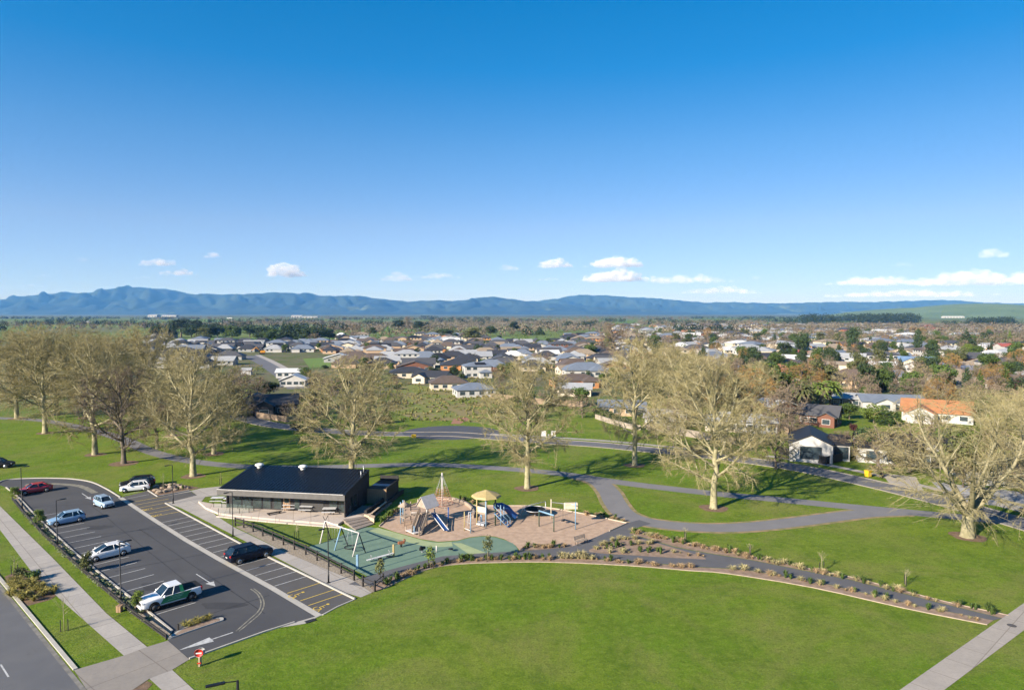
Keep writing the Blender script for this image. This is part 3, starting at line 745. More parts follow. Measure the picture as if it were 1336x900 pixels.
def grow_tree(seed, Ht, Rc, clear, lean=.0, spread=1.0, n1=9, twigs=15000, tw=.0145, bark='plane_bark', twig='plane_twig', leader=.72, droop=.35, fork=None, tr=.42, zlow=.08, l2n=10, l3n=8, fill=420):
    """returns (trunk, crown) meshes of a leafless tree of height Ht and crown radius Rc standing at the origin"""
    r = random.Random(seed); nr = np.random.RandomState(seed)
    T = MB(); B = MB()
    czm = Ht*(1+zlow)/2; rz_ = Ht - czm; 
    def inside(p, k=1.0):
        e = (p.x/Rc)**2 + (p.y/Rc)**2 + ((p.z-czm)/rz_)**2
        return e < k
    def reach(p, d):
        t = .3
        while t < 3*Rc and inside(p+d*t): t += .35
        return t
    tips = []      # (pos, dir, length, radius) where twigs grow
    def branch(mb, p, d, L, ra, rb, n, sides, up=.12, wob=.16):
        pts = [p.copy()]; st = L/n; d = d.copy()
        for i in range(n):
            d = d + Vector((r.uniform(-wob, wob), r.uniform(-wob, wob), r.uniform(-wob, wob)*.7 + up*st/3.0)); d.normalize()
            pts.append(pts[-1]+d*st)
        mb.tube(pts, [ra+(rb-ra)*(i/n)**.8 for i in range(n+1)], sides, cap=False)
        return pts
    def along(pts, t):
        f = t*(len(pts)-1); i = min(int(f), len(pts)-2)
        return pts[i].lerp(pts[i+1], f-i), (pts[i+1]-pts[i]).normalized()
    def side_dir(d, ang, az):
        o = d.orthogonal().normalized(); q = Matrix.Rotation(az, 3, d) @ o
        return (d*math.cos(ang)+q*math.sin(ang)).normalized()
    # trunk with root flare
    hl = Ht*leader
    trunk = [Vector((0, 0, -.2)), Vector((0, 0, .35)), Vector((0, 0, clear*.5))]
    q = Vector((lean*clear, 0, clear)); trunk.append(q.copy()); nseg = 7
    for i in range(nseg):
        q = q + Vector((r.uniform(-.35, .35)+lean*.5, r.uniform(-.35, .35), (hl-clear)/nseg)); trunk.append(q.copy())
    rad = [tr*1.45, tr*1.12, tr*.95, tr*.88] + [tr*.80*(1-(i+1)/(nseg+.6)) + .05 for i in range(nseg)]
    if fork:
        trunk = trunk[:4]; rad = rad[:4]
    T.tube(trunk, rad, 10, cap=False)
    L1 = []
    az0 = r.uniform(0, 6.28)
    for i in range(n1):
        f = (i+.5)/n1
        if fork: p = trunk[-1] - Vector((0, 0, clear*.25*(1-f))); dd = None; rr = tr*(.72-.15*f)
        else:
            z = clear*.92 + (hl-clear)*f**1.25; k = 0
            while k < len(trunk)-2 and trunk[k+1].z < z: k += 1
            t = (z-trunk[k].z)/max(.01, trunk[k+1].z-trunk[k].z); p = trunk[k].lerp(trunk[k+1], t)
            rr = (rad[k]+(rad[k+1]-rad[k])*t)*.66
        az = az0 + i*2.4 + r.uniform(-.3, .3)
        el = R(r.uniform(2, 24) + 54*f) if not fork else R(r.uniform(18, 36) + 44*f)
        d = Vector((math.cos(az)*math.cos(el), math.sin(az)*math.cos(el), math.sin(el)))
        L = reach(p, d)*r.uniform(.80, .97)
        pts = branch(T, p, d, L, max(rr, .15), .055, 8, 7, up=.16, wob=.15)
        L1.append((pts, L))
    if not fork: L1.append((trunk[4:], hl-clear))
    L2 = []
    for pts, L in L1:
        m_ = int(l2n*max(.6, L/8))
        for j in range(m_):
            t = .16+.84*(j+r.uniform(.2, .9))/m_; t = min(t, .99)
            p, d = along(pts, t)
            d2 = side_dir(d, R(r.uniform(30, 68)), r.uniform(0, 6.28))
            if d2.z < 0 and r.random() < .55: d2.z *= -.5; d2.normalize()
            LL = min(reach(p, d2), Ht*.24)*r.uniform(.55, .95)
            if LL < .8: LL = .8
            up = .20 if p.z > Ht*.35 else -droop*.4
            q = branch(B, p, d2, LL, max(.085*(1-t)+.045, .04), .020, 5, 4, up=up, wob=.2)
            L2.append((q, LL))
        L2.append((pts[len(pts)//2:], L*.5))
    # shoots that fill the dome out to its edge
    nodes = np.array([tuple(q) for pts, L in L2 for q in pts]); shoots = []
    k = 0
    while k < fill:
        g = nr.normal(0, 1, 3); g /= np.linalg.norm(g); g *= nr.uniform(.35, 1.0)**.45
        tgt = Vector((g[0]*Rc, g[1]*Rc, czm+g[2]*rz_))
        if tgt.z < zlow*Ht*.8: continue
        dd = np.linalg.norm(nodes-np.array(tgt), axis=1) + np.maximum(0, nodes[:, 2]-tgt.z)*.5
        nb_ = Vector(nodes[dd.argmin()]); v_ = tgt-nb_; k += 1
        if v_.length < .5: continue
        bow = Vector((r.uniform(-.12, .12), r.uniform(-.12, .12), .16 if tgt.z > Ht*.35 else .05))*v_.length
        q = [nb_, nb_+v_*.35+bow*.8, nb_+v_*.7+bow*.7, tgt]
        B.tube(q, [.028, .022, .015, .008], 3, cap=False); shoots.append((q, v_.length*1.5))
    starts = []; dirs = []; lens = []
    for pts, L in shoots:
        for k in range(3):
            for _ in range(3): starts.append(pts[k].lerp(pts[k+1], r.random()*.3)); dirs.append((pts[k+1]-pts[k]).normalized()); lens.append((pts[k+1]-pts[k]).length*.7)
    for pts, L in L2:
        m_ = max(3, int(l3n*L/3))
        for j in range(m_):
            t = min(.99, .12+.88*(j+r.random())/m_)
            p, d = along(pts, t)
            d3 = side_dir(d, R(r.uniform(22, 62)), r.uniform(0, 6.28))
            LL = r.uniform(.7, 1.9)*Ht/21
            up = .35 if p.z > Ht*.4 else -droop*.9
            q = branch(B, p, d3, LL, .022, .010, 3, 3, up=up, wob=.22)
            for k in range(3):
                starts.append(q[k]); dirs.append((q[k+1]-q[k]).normalized()); lens.append((q[k+1]-q[k]).length)
    starts = np.array([tuple(x) for x in starts]); dirs = np.array([tuple(x) for x in dirs]); lens = np.array(lens)
    N = twigs
    idx = nr.randint(0, len(starts), N)
    p0 = starts[idx] + dirs[idx]*(lens[idx]*nr.rand(N))[:, None]
    d = dirs[idx] + nr.normal(0, .62, (N, 3))
    hfrac = np.clip(p0[:, 2]/Ht, 0, 1)
    d[:, 2] += np.where(hfrac > .36, .42, -droop*1.1)
    d /= np.linalg.norm(d, axis=1)[:, None]
    ln = nr.uniform(.35, 1.15, N)*Ht/21
    p1 = p0 + d*ln[:, None]
    a = np.cross(d, nr.normal(0, 1, (N, 3))); a /= np.linalg.norm(a, axis=1)[:, None]; b = np.cross(d, a)
    w_ = tw*nr.uniform(.5, 1.1, N)
    V = np.empty((N, 4, 3)); 
    for k in range(3):
        an = 2*PI*k/3; V[:, k] = p0 + (a*math.cos(an)+b*math.sin(an))*w_[:, None]
    V[:, 3] = p1
    base = np.arange(N)*4
    F = np.concatenate([np.stack([base+k, base+(k+1) % 3, base+3], 1) for k in range(3)])
    # quads of the fine branches as triangles, joined with the twigs into one crown mesh
    bv = np.array(B.v); bf = np.array(B.f)
    bt = np.concatenate([bf[:, [0, 1, 2]], bf[:, [0, 2, 3]]])
    V = np.concatenate([V.reshape(-1, 3), bv]); mi = np.concatenate([np.zeros(len(F)), np.ones(len(bt))])
    F = np.concatenate([F, bt + N*4])
    trunk_o = T.build('trunk', M[bark]); 
    crown_o = np_mesh('crown', V, F, [M[twig], M[bark]], smooth_shade=False, mi=mi)
    return trunk_o, crown_o

VAR = {}
def tree_variant(key, make):
    """makes the two meshes of a kind of tree once; every tree of the kind is a thing of its own with copies of them"""
    tr, cr = make(); VAR[key] = (tr.data, cr.data)
    bpy.data.objects.remove(tr); bpy.data.objects.remove(cr)
def tree(key, name, label, cat, loc, h, wd, rz, base, group=None, mats=None):
    """base = (height, width) of the variant as built"""
    t = thing(name, label, cat, loc, rz, group)
    sz = h/base[0]; sx = wd/base[1]
    t.scale = (sx, sx, sz)
    for nm, me in zip(('trunk', 'crown'), VAR[key]):
        if me is None: continue
        o = bpy.data.objects.new(nm, me); C.objects.link(o); o.parent = t
        if mats and mats.get(nm): paint(o, 0, mats[nm])
    return t
tree_variant('plane_a', lambda: grow_tree(1, 21, 8.0, 4.2, n1=11, twigs=24000))
tree_variant('plane_b', lambda: grow_tree(2, 21, 8.3, 3.6, n1=12, twigs=23000, leader=.66))
tree_variant('plane_c', lambda: grow_tree(5, 22, 6.6, 4.6, n1=11, twigs=23000, leader=.80))
tree_variant('plane_d', lambda: grow_tree(9, 19, 10.5, 3.4, n1=8, twigs=12000, fork=True, tr=.56, droop=.6, zlow=-.02, l2n=9, l3n=6, fill=340, bark='old_plane_bark'))
tree_variant('plane_e', lambda: grow_tree(14, 23, 10.5, 4.5, n1=14, twigs=36000, leader=.72))
tree_variant('oak_a', lambda: grow_tree(21, 15, 9.0, 2.4, n1=12, twigs=15000, leader=.8, bark='oak_bark', twig='oak_twig', droop=.1, tr=.42, zlow=.12))
TB = {'plane_a': (21, 16), 'plane_b': (21, 16.6), 'plane_c': (22, 13.2), 'plane_d': (19, 21), 'plane_e': (23, 21), 'oak_a': (15, 18)}
GPL = 'bare plane trees of the park'
HERO = [   # key, u, v of the foot, v of the top, crown width in px, turn, label
    ('plane_e', 59, 565, 424, 140, .3, 'broad bare plane tree nearest the left end of the park path'),
    ('plane_a', 124, 593, 430, 118, 1.1, 'bare plane tree with pale twin limbs behind the dark limbed oak'),
    ('plane_b', 252, 621, 450, 140, 2.2, 'bare plane tree with pale trunk in a mulch ring left of the cafe'),
    ('plane_a', 279, 592, 486, 92, 4.0, 'smaller bare plane tree just behind the one left of the cafe'),
    ('plane_b', 459, 626, 461, 146, 0.4, 'bare plane tree rising directly behind the cafe roof'),
    ('plane_a', 688, 637, 462, 126, 5.2, 'bare plane tree behind the playground between cafe and path junction'),
    ('plane_c', 828, 607, 440, 94, 3.2, 'narrow bare plane tree beside the curving path junction, taller than its neighbours'),
    ('plane_b', 931, 663, 458, 160, 4.4, 'bare plane tree in a mulch ring inside the loop of the paths'),
    ('plane_d', 1262, 700, 500, 250, 2.6, 'wide forked bare plane tree with thick pale limbs at the right'),
    ('plane_e', 22, 546, 428, 120, 2.0, 'bare plane tree cut by the left edge of the view'),
    ('plane_e', 112, 545, 431, 112, 3.3, 'bare plane tree of the back row behind the oak'),
    ('plane_e', 188, 557, 426, 124, 4.6, 'tall bare plane tree of the back row with dense tan crown'),
    ('plane_b', 74, 541, 433, 110, 5.1, 'bare plane tree of the back row between the left edge trees'),
    ('plane_a', 150, 550, 434, 106, 2.7, 'bare plane tree of the back row directly behind the pale twin limbed one'),
    ('plane_b', 226, 568, 452, 96, 1.4, 'dense bare plane tree behind the path left of the pale trunked one'),
    ('plane_e', 1352, 668, 505, 130, 1.0, 'bare plane tree cut by the right edge of the view'),
]
RINGS = MB()
for i, (k, u, v, vt, wp, rz, lab) in enumerate(HERO):
    p = P(u, v); Y = p.y
    tree(k, 'plane_tree', lab, 'tree', p, H(vt, Y), wp*1.10/ppm(Y), rz, TB[k], GPL)
    RINGS.prism([p+Vector((1.9*math.cos(a)*(1+.12*math.sin(3*a+i)), 1.9*math.sin(a)*(1+.1*math.cos(2*a+i)), 0)) for a in [j*PI/12 for j in range(24)]], None, .021)
p = P(161.5, 604.5); tree('oak_a', 'oak_tree', 'small dark bare oak with low spreading limbs in front of the plane trees', 'tree', p, H(478, p.y), 132/ppm(p.y), .7, TB['oak_a'])
RINGS.prism([p+Vector((2.4*math.cos(a), 2.4*math.sin(a), 0)) for a in [j*PI/12 for j in range(24)]], None, .021)
tag(RINGS.build('mulch_rings', M['darkbark']), kind='structure')

# ------------------------------------------------------------------ leafy trees: leaf clumps spread through the crown
def leaf_mat(name, a, b_, rnd=.2, sc=.9):
    m, nt, b = newmat(name); p = node(nt, 'ShaderNodeTexCoord').outputs['Object']
    k = mix(nt, ramp(nt, noise(nt, p, sc, 4, .6), .35, .65), a, b_)
    oi = node(nt, 'ShaderNodeObjectInfo').outputs['Random']; h = node(nt, 'ShaderNodeHueSaturation')
    mr = node(nt, 'ShaderNodeMapRange'); mr.inputs[3].default_value = 1-rnd; mr.inputs[4].default_value = 1+rnd
    nt.links.new(oi, mr.inputs[0]); nt.links.new(mr.outputs[0], h.inputs['Value']); nt.links.new(k, h.inputs['Color'])
    nt.links.new(h.outputs[0], b.inputs['Base Color']); b.inputs['Roughness'].default_value = .75; setspec(b, .2)
    return m
LEAF = {
    'dark': leaf_mat('dark evergreen leaves', (.048, .075, .028), (.030, .050, .019)),  # slightly lightened, some of the town's haze is in this colour
    'green': leaf_mat('green leaves', (.075, .115, .024), (.045, .075, .018)),
    'olive': leaf_mat('olive leaves', (.105, .115, .040), (.065, .075, .028)),
    'lime': leaf_mat('bright green leaves', (.14, .19, .035), (.09, .13, .025)),
    'gold': leaf_mat('golden leaves', (.36, .27, .03), (.22, .18, .03)),
    'red': leaf_mat('dark red leaves', (.09, .03, .03), (.055, .022, .022)),
    'pink': leaf_mat('pink blossom', (.36, .12, .14), (.24, .09, .10)),
    'blue': leaf_mat('blue green pine needles', (.050, .075, .045), (.030, .050, .032)),
}
def leaf_cloud(seed, centres, radii, n, size, flat=.0, squash=1.0, shell=.55):
    nr = np.random.RandomState(seed); cs = np.array(centres); rs = np.array(radii)
    pr = rs**2/np.sum(rs**2); idx = nr.choice(len(cs), n, p=pr)
    d = nr.normal(0, 1, (n, 3)); d /= np.linalg.norm(d, axis=1)[:, None]
    rr = rs[idx]*(shell+(1-shell)*nr.rand(n)**.6)*(1+.10*nr.normal(0, 1, n)); 
    p = cs[idx] + d*rr[:, None]*np.array([1, 1, squash])
    nrm = d + nr.normal(0, .55, (n, 3)); nrm[:, 2] += flat; nrm /= np.linalg.norm(nrm, axis=1)[:, None]
    a = np.cross(nrm, nr.normal(0, 1, (n, 3))); a /= np.linalg.norm(a, axis=1)[:, None]; b = np.cross(nrm, a)
    s = size*nr.uniform(.55, 1.3, n)
    V = np.stack([p-a*s[:, None]*.5-b*s[:, None]*.35, p+a*s[:, None]*.5-b*s[:, None]*.25, p+a*s[:, None]*.45+b*s[:, None]*.4, p-a*s[:, None]*.4+b*s[:, None]*.35], 1)
    ok = p[:, 2] > .05; V = V[ok]; k = len(V)
    return V.reshape(-1, 3), np.arange(k*4).reshape(k, 4)
def leafy(seed, h, rad, kind='round', n=1700, size=.5):
    r = random.Random(seed); cs = []; rs = []
    if kind == 'round':
        for i in range(22):
            a = r.uniform(0, 6.28); z = r.uniform(.28, .86); k = math.sqrt(max(0, 1-((z-.55)/.48)**2))
            q = rad*k*r.uniform(.25, .72); cs.append((q*math.cos(a), q*math.sin(a), z*h)); rs.append(rad*r.uniform(.26, .46))
    elif kind == 'cone':
        for i in range(30):
            z = (i+.5)/30; k = (1-z)**.85; a = i*2.4
            q = rad*k*r.uniform(.45, .75); cs.append((q*math.cos(a), q*math.sin(a), h*(.08+.90*z))); rs.append(max(.25, rad*k*.42+.12))
    elif kind == 'column':
        for i in range(16):
            z = (i+.5)/16; k = math.sin(PI*min(1, z*.85+.12))**.7; a = i*2.4
            q = rad*k*.35; cs.append((q*math.cos(a), q*math.sin(a), h*(.05+.9*z))); rs.append(rad*k*.72+.1)
    elif kind == 'bush':
        for i in range(14):
            a = r.uniform(0, 6.28); q = rad*r.uniform(.1, .7); cs.append((q*math.cos(a), q*math.sin(a), h*r.uniform(.2, .62))); rs.append(rad*r.uniform(.28, .45))
    elif kind == 'hedge':
        for i in range(26):
            cs.append((r.uniform(-rad, rad), r.uniform(-.5, .5), h*r.uniform(.2, .75))); rs.append(h*r.uniform(.3, .42))
    elif kind == 'pine':
        for i in range(20):
            a = r.uniform(0, 6.28); z = r.uniform(.45, .95); q = rad*(1.15-z)*r.uniform(.4, 1.4); cs.append((q*math.cos(a), q*math.sin(a), z*h)); rs.append(rad*r.uniform(.22, .42))
    V, F = leaf_cloud(seed, cs, rs, n, size, squash=.8)
    T = MB(); th = h*(.55 if kind in ('round', 'pine') else .4 if kind != 'hedge' else .3)
    T.tube([(0, 0, -.1), (.02*h*r.uniform(-1, 1), 0, th*.5), (0, .02*h, th)], [max(.10, .022*h), .018*h, .010*h], 6, cap=False)
    for i in range(4 if kind != 'hedge' else 0):
        a = i*1.6+r.random(); z = th*r.uniform(.5, .9)
        T.tube([(0, 0, z), (rad*.3*math.cos(a), rad*.3*math.sin(a), z+h*.14), (rad*.55*math.cos(a), rad*.55*math.sin(a), z+h*.22)], [.012*h, .008*h, .004*h], 5, cap=False)
    return T.build('trunk', M['oak_bark']), np_mesh('crown', V, F, LEAF['green'])
LV = {}
def leafy_variant(key, *a, **k):
    tree_variant(key, lambda: leafy(*a, **k)); LV[key] = (a[1], a[2]*2)
for i in range(3):
    leafy_variant('round%d' % i, 40+i, 9, 4.2, 'round', 2600, .42)
    leafy_variant('bush%d' % i, 50+i, 2.4, 1.8, 'bush', 900, .26)
leafy_variant('cone0', 60, 13, 3.4, 'cone', 2600, .42); leafy_variant('cone1', 61, 11, 3.0, 'cone', 2200, .4)
leafy_variant('column0', 64, 9, 1.6, 'column', 1500, .34)
leafy_variant('pine0', 66, 18, 5.5, 'pine', 2600, .6); leafy_variant('pine1', 67, 16, 6, 'pine', 2600, .6)
leafy_variant('hedge0', 70, 1.9, 5.0, 'hedge', 1500, .28)
tree_variant('bare0', lambda: grow_tree(31, 10, 4.4, 1.6, n1=8, twigs=6500, tw=.024, bark='oak_bark', twig='grey_twig', tr=.2, l2n=6, l3n=5, fill=170))
tree_variant('bare1', lambda: grow_tree(32, 10, 3.6, 1.5, n1=8, twigs=6000, tw=.024, bark='oak_bark', twig='grey_twig', tr=.2, l2n=6, l3n=5))
tree_variant('bare2', lambda: grow_tree(33, 11, 5.4, 1.5, n1=8, twigs=12000, tw=.026, bark='oak_bark', twig='orange_twig', tr=.2, l2n=6, l3n=6, droop=.9))
LV.update(TB); LV['bare0'] = (10, 8.8); LV['bare1'] = (10, 7.2); LV['bare2'] = (11, 10.8)
def garden_tree(key, leaf, name, label, cat, loc, h, wd, group=None, rz=None):
    m = None
    if leaf in LEAF: m = {'crown': LEAF[leaf]}
    elif leaf: m = {'crown': M[leaf]}
    return tree(key, name, label, cat, loc, h, wd, rng.uniform(0, 6.28) if rz is None else rz, LV[key], group, m)
# ------------------------------------------------------------------ houses
def roof_mat(name, c, rough=.6):
    m, nt, b = newmat(name); p = node(nt, 'ShaderNodeTexCoord').outputs['Object']
    k = mix(nt, ramp(nt, noise(nt, p, .7, 5, .6), .3, .7), c, tuple(x*.78 for x in c))
    k = mix(nt, mix(nt, .3, (0, 0, 0), ramp(nt, noise(nt, p, 5, 3, .7), .45, .7)), k, tuple(x*.6 for x in c))
    nt.links.new(k, b.inputs['Base Color']); b.inputs['Roughness'].default_value = rough; setspec(b, .35)
    wv = node(nt, 'ShaderNodeTexWave'); wv.inputs['Scale'].default_value = 1.6; wv.bands_direction = 'Z'
    nt.links.new(p, wv.inputs['Vector'])
    bn = node(nt, 'ShaderNodeBump'); bn.inputs['Strength'].default_value = .35; bn.inputs['Distance'].default_value = .04
    nt.links.new(wv.outputs[1], bn.inputs['Height']); nt.links.new(bn.outputs[0], b.inputs['Normal'])
    return m
ROOF = {k: roof_mat(k+' roofing', c) for k, c in {
    'charcoal': (.045, .047, .054), 'dark grey': (.085, .085, .09), 'blue grey': (.17, .20, .25), 'brown': (.125, .095, .075),
    'orange tiled': (.42, .19, .085), 'pale grey': (.36, .37, .38), 'white': (.66, .66, .65), 'red': (.36, .10, .075), 'tan': (.30, .24, .17),
    'blue': (.17, .27, .42), 'black': (.020, .021, .025)}.items()}
def wall_mat(name, c):
    return mat(name, c, .85, tuple(x*.86 for x in c), 1.2, spec=.2, obj=True)
WALL = {k: wall_mat(k+' walls', c) for k, c in {
    'white': (.46, .45, .43), 'cream': (.60, .52, .40), 'red brick': (.17, .08, .055), 'tan brick': (.46, .33, .22), 'grey': (.32, .32, .32),
    'dark': (.07, .07, .075), 'orange brick': (.48, .22, .09)}.items()}
M['glass'] = mat('window glass', (.03, .045, .055), .06, (.05, .065, .075), .6, spec=.6)
M['frame'] = mat('white joinery', (.62, .62, .6), .5)
M['darkframe'] = mat('dark joinery', (.05, .05, .055), .5)
M['timberfence'] = mat('weathered paling', (.30, .22, .15), .9, (.20, .15, .11), 2)
def house_shape(wl, rf, kind, x0, x1, y0, y1, h, rise, ov=.5, win=True, zb=0.0, two=False):
    """one block of a house: walls into wl, roof into rf. kind hip / gable_x (ridge along x) / gable_y / skillion"""
    cx, cy = (x0+x1)/2, (y0+y1)/2; z0, z1 = zb, zb+h
    wl.add([(x0,y0,z0),(x1,y0,z0),(x1,y1,z0),(x0,y1,z0),(x0,y0,z1),(x1,y0,z1),(x1,y1,z1),(x0,y1,z1)], [(0,1,5,4),(1,2,6,5),(2,3,7,6),(3,0,4,7)])
    X0, X1, Y0, Y1 = x0-ov, x1+ov, y0-ov, y1+ov; t = .16; zt = z1+rise
    if kind == 'hip':
        if (X1-X0) >= (Y1-Y0): k = (Y1-Y0)/2; A = (X0+k, cy, zt); Bq = (X1-k, cy, zt)
        else: k = (X1-X0)/2; A = (cx, Y0+k, zt); Bq = (cx, Y1-k, zt)
        e = [(X0,Y0,z1),(X1,Y0,z1),(X1,Y1,z1),(X0,Y1,z1)]; f = [(x, y, z-t) for x, y, z in e]
        v = e + f + [A, Bq]
        fs = [(0,1,9,8),(1,2,9),(2,3,8,9),(3,0,8)] if (X1-X0) >= (Y1-Y0) else [(0,1,8),(1,2,9,8),(2,3,9),(3,0,8,9)]
        rf.add(v, fs + [(4,5,1,0),(5,6,2,1),(6,7,3,2),(7,4,0,3),(7,6,5,4)])
    elif kind in ('gable_x', 'gable_y'):
        if kind == 'gable_x':
            v = [(X0,Y0,z1-.08),(X1,Y0,z1-.08),(X1,Y1,z1-.08),(X0,Y1,z1-.08),(X0,cy,zt),(X1,cy,zt)]; top = [(0,1,5,4),(2,3,4,5)]
            wl.add([(x0,y0,z1),(x0,y1,z1),(x0,cy,zt-.2),(x1,y0,z1),(x1,y1,z1),(x1,cy,zt-.2)], [(0,2,1),(3,4,5)])
            rim = [(0,1),(1,5),(5,2),(2,3),(3,4),(4,0)]
        else:
            v = [(X0,Y0,z1-.08),(X1,Y0,z1-.08),(X1,Y1,z1-.08),(X0,Y1,z1-.08),(cx,Y0,zt),(cx,Y1,zt)]; top = [(3,0,4,5),(1,2,5,4)]
            wl.add([(x0,y0,z1),(x1,y0,z1),(cx,y0,zt-.2),(x0,y1,z1),(x1,y1,z1),(cx,y1,zt-.2)], [(0,1,2),(3,5,4)])
            rim = [(0,4),(4,1),(1,2),(2,5),(5,3),(3,0)]
        n = len(v); lo = [(x, y, z-t) for x, y, z in v]
        rf.add(v+lo, top + [tuple(i+n for i in f[::-1]) for f in top] + [(b_+n, a_+n, a_, b_) for b_, a_ in [(b, a) for a, b in rim]])
    else:
        v = [(X0,Y0,z1),(X1,Y0,z1),(X1,Y1,z1+rise),(X0,Y1,z1+rise)]; lo = [(x, y, z-t) for x, y, z in v]
        rf.add(v+lo, [(0,1,2,3),(7,6,5,4),(4,5,1,0),(5,6,2,1),(6,7,3,2),(7,4,0,3)])
        wl.add([(x0,y1,z1),(x1,y1,z1),(x1,y1,z1+rise-.1),(x0,y1,z1+rise-.1),(x0,y0,z1),(x1,y0,z1)], [(1,0,3,2),(4,3,0),(5,1,2)])
def win_box(mb, x, y, z, wd, ht, face, mi_f=0, mi_g=1):
    """a window standing 3 cm proud of a wall; face 'f' front, 'b' back, 'l' left, 'r' right"""
    dx, dy = (wd, .06) if face in 'fb' else (.06, wd)
    mb.box((x, y, z), (dx, dy, ht), mi=mi_f)
    o = {'f': (0, -.035), 'b': (0, .035), 'l': (-.035, 0), 'r': (.035, 0)}[face]
    gx, gy = (wd-.16, .03) if face in 'fb' else (.03, wd-.16)
    mb.box((x+o[0], y+o[1], z), (gx, gy, ht-.16), mi=mi_g)

# the far houses: eight plans, every house a thing with its own wall and roof
FARH = []
def far_variant(i):
    r = random.Random(100+i); wl, rf, gl = MB(), MB(), MB()
    w_, d_ = r.uniform(13, 18), r.uniform(9, 12); h = 2.35
    k = ['hip', 'hip', 'gable_x', 'hip', 'gable_x', 'gable_y', 'hip', 'hip'][i]
    if i == 6: h = 4.8
    house_shape(wl, rf, k, -w_/2, w_/2, -d_/2, d_/2, h, r.uniform(2.0, 2.8) if i != 5 else 2.4, .65)
    if i in (0, 1, 3, 4, 7):
        s = r.choice((-1, 1)); xx = s*w_*.26
        house_shape(wl, rf, 'hip' if k == 'hip' else 'gable_y', xx-3, xx+3, -d_/2-r.uniform(2.5, 4), -d_/2+3, 2.31, 1.4)
    for x in (-w_*.32, -w_*.1, w_*.12, w_*.34):
        for zz in ([1.35] if h < 4 else [1.35, 3.9]):
            win_box(wl, x, -d_/2, zz, 1.7, 1.2, 'f', 2, 1); win_box(wl, x, d_/2, zz, 1.7, 1.2, 'b', 2, 1)
    for y in (-d_*.2, d_*.2):
        win_box(wl, -w_/2, y, 1.35, 1.5, 1.2, 'l', 2, 1); win_box(wl, w_/2, y, 1.35, 1.5, 1.2, 'r', 2, 1)
    a = wl.build('wall', [WALL['white'], M['glass'], M['frame']]); b = rf.build('roof', ROOF['charcoal'])
    FARH.append((a.data, b.data, max(w_, d_)/2)); bpy.data.objects.remove(a); bpy.data.objects.remove(b)
for i in range(8): far_variant(i)
TAKEN = []       # footprints (x, y, r)
def free(x, y, r):
    for a, b, c in TAKEN:
        if (a-x)**2+(b-y)**2 < (c+r)**2: return False
    return True
def zone(u):
    for lim, s in ((330, 'behind the left hand plane trees'), (400, 'left of the cafe tree'), (520, 'behind the cafe tree'), (625, 'between cafe tree and playground tree'),
                   (748, 'behind the playground tree'), (795, 'left of the narrow plane tree'), (860, 'behind the narrow plane tree'), (1010, 'behind the tree in the path loop'),
                   (1130, 'between the palms and the far pine belt'), (1240, 'above the orange tiled roof'), (3000, 'near the right edge')):
        if u < lim: return s
def upx(x, y): return 668 + FOC*x/y
def far_house(x, y, rz, roof, wall, i=None, sc=1.0):
    i = rng.randrange(8) if i is None else i
    u = upx(x, y); dist = 'mid distance' if y < 330 else 'distant' if y < 620 else 'very distant'
    t = thing('house', '%s %s house, %s roof, %s' % (dist, wall.replace(' brick', ' brick'), roof, zone(u)), 'house', (x, y, 0), rz, 'suburban houses beyond the park')
    t.scale = (sc, sc, 1)
    for nm, me, mm in (('wall', FARH[i][0], WALL[wall]), ('roof', FARH[i][1], ROOF[roof])):
        o = bpy.data.objects.new(nm, me); C.objects.link(o); o.parent = t; paint(o, 0, mm)
    TAKEN.append((x, y, FARH[i][2]*sc*.93))
    return t

# nearer houses one can tell apart, each with its own windows and doors
def near_house(u, v, label, roof, wall, blocks, rz=0.0, name='house', wins=(), doors=(), garage=(), chimney=None, Y=None, frame='frame', solar=False):
    p = P(u, v) if Y is None else at(u, Y)
    t = thing(name, label, 'house', p, rz)
    wl, rf = MB(), MB(); mr = 0
    for b in blocks:
        house_shape(wl, rf, *b); mr = max(mr, abs(b[1]), abs(b[2]), abs(b[3]), abs(b[4]))
    wl.build('wall', WALL[wall], t); ro = rf.build('roof', ROOF[roof], t)
    for (x, y, z, wd, ht, f) in wins:
        mb = MB(); win_box(mb, x, y, z, wd, ht, f); mb.build('window', [M[frame], M['glass']], t)
    for (x, y, z, wd, ht, f) in doors:
        mb = MB(); win_box(mb, x, y, z, wd, ht, f); mb.build('door', [M[frame], M['darkframe']], t)
    for (x, y, z, wd, ht, f) in garage:
        mb = MB(); mb.box((x, y, z), (wd, .08, ht) if f in 'fb' else (.08, wd, ht)); mb.build('garage_door', WALL['white'] if wall != 'white' else WALL['grey'], t)
    if chimney:
        mb = MB(); mb.box((chimney[0], chimney[1], chimney[2]-.9), (.8, .8, 1.8)); mb.box((chimney[0], chimney[1], chimney[2]+.06), (.95, .95, .12)); mb.build('chimney', WALL['red brick'], ro)
    if solar:
        mb = MB(); mb.box(solar[:3], solar[3:6], rx=solar[6]); mb.build('solar_panel', ROOF['black'], ro)
    TAKEN.append((p.x, p.y+1, mr*.95))
    return t
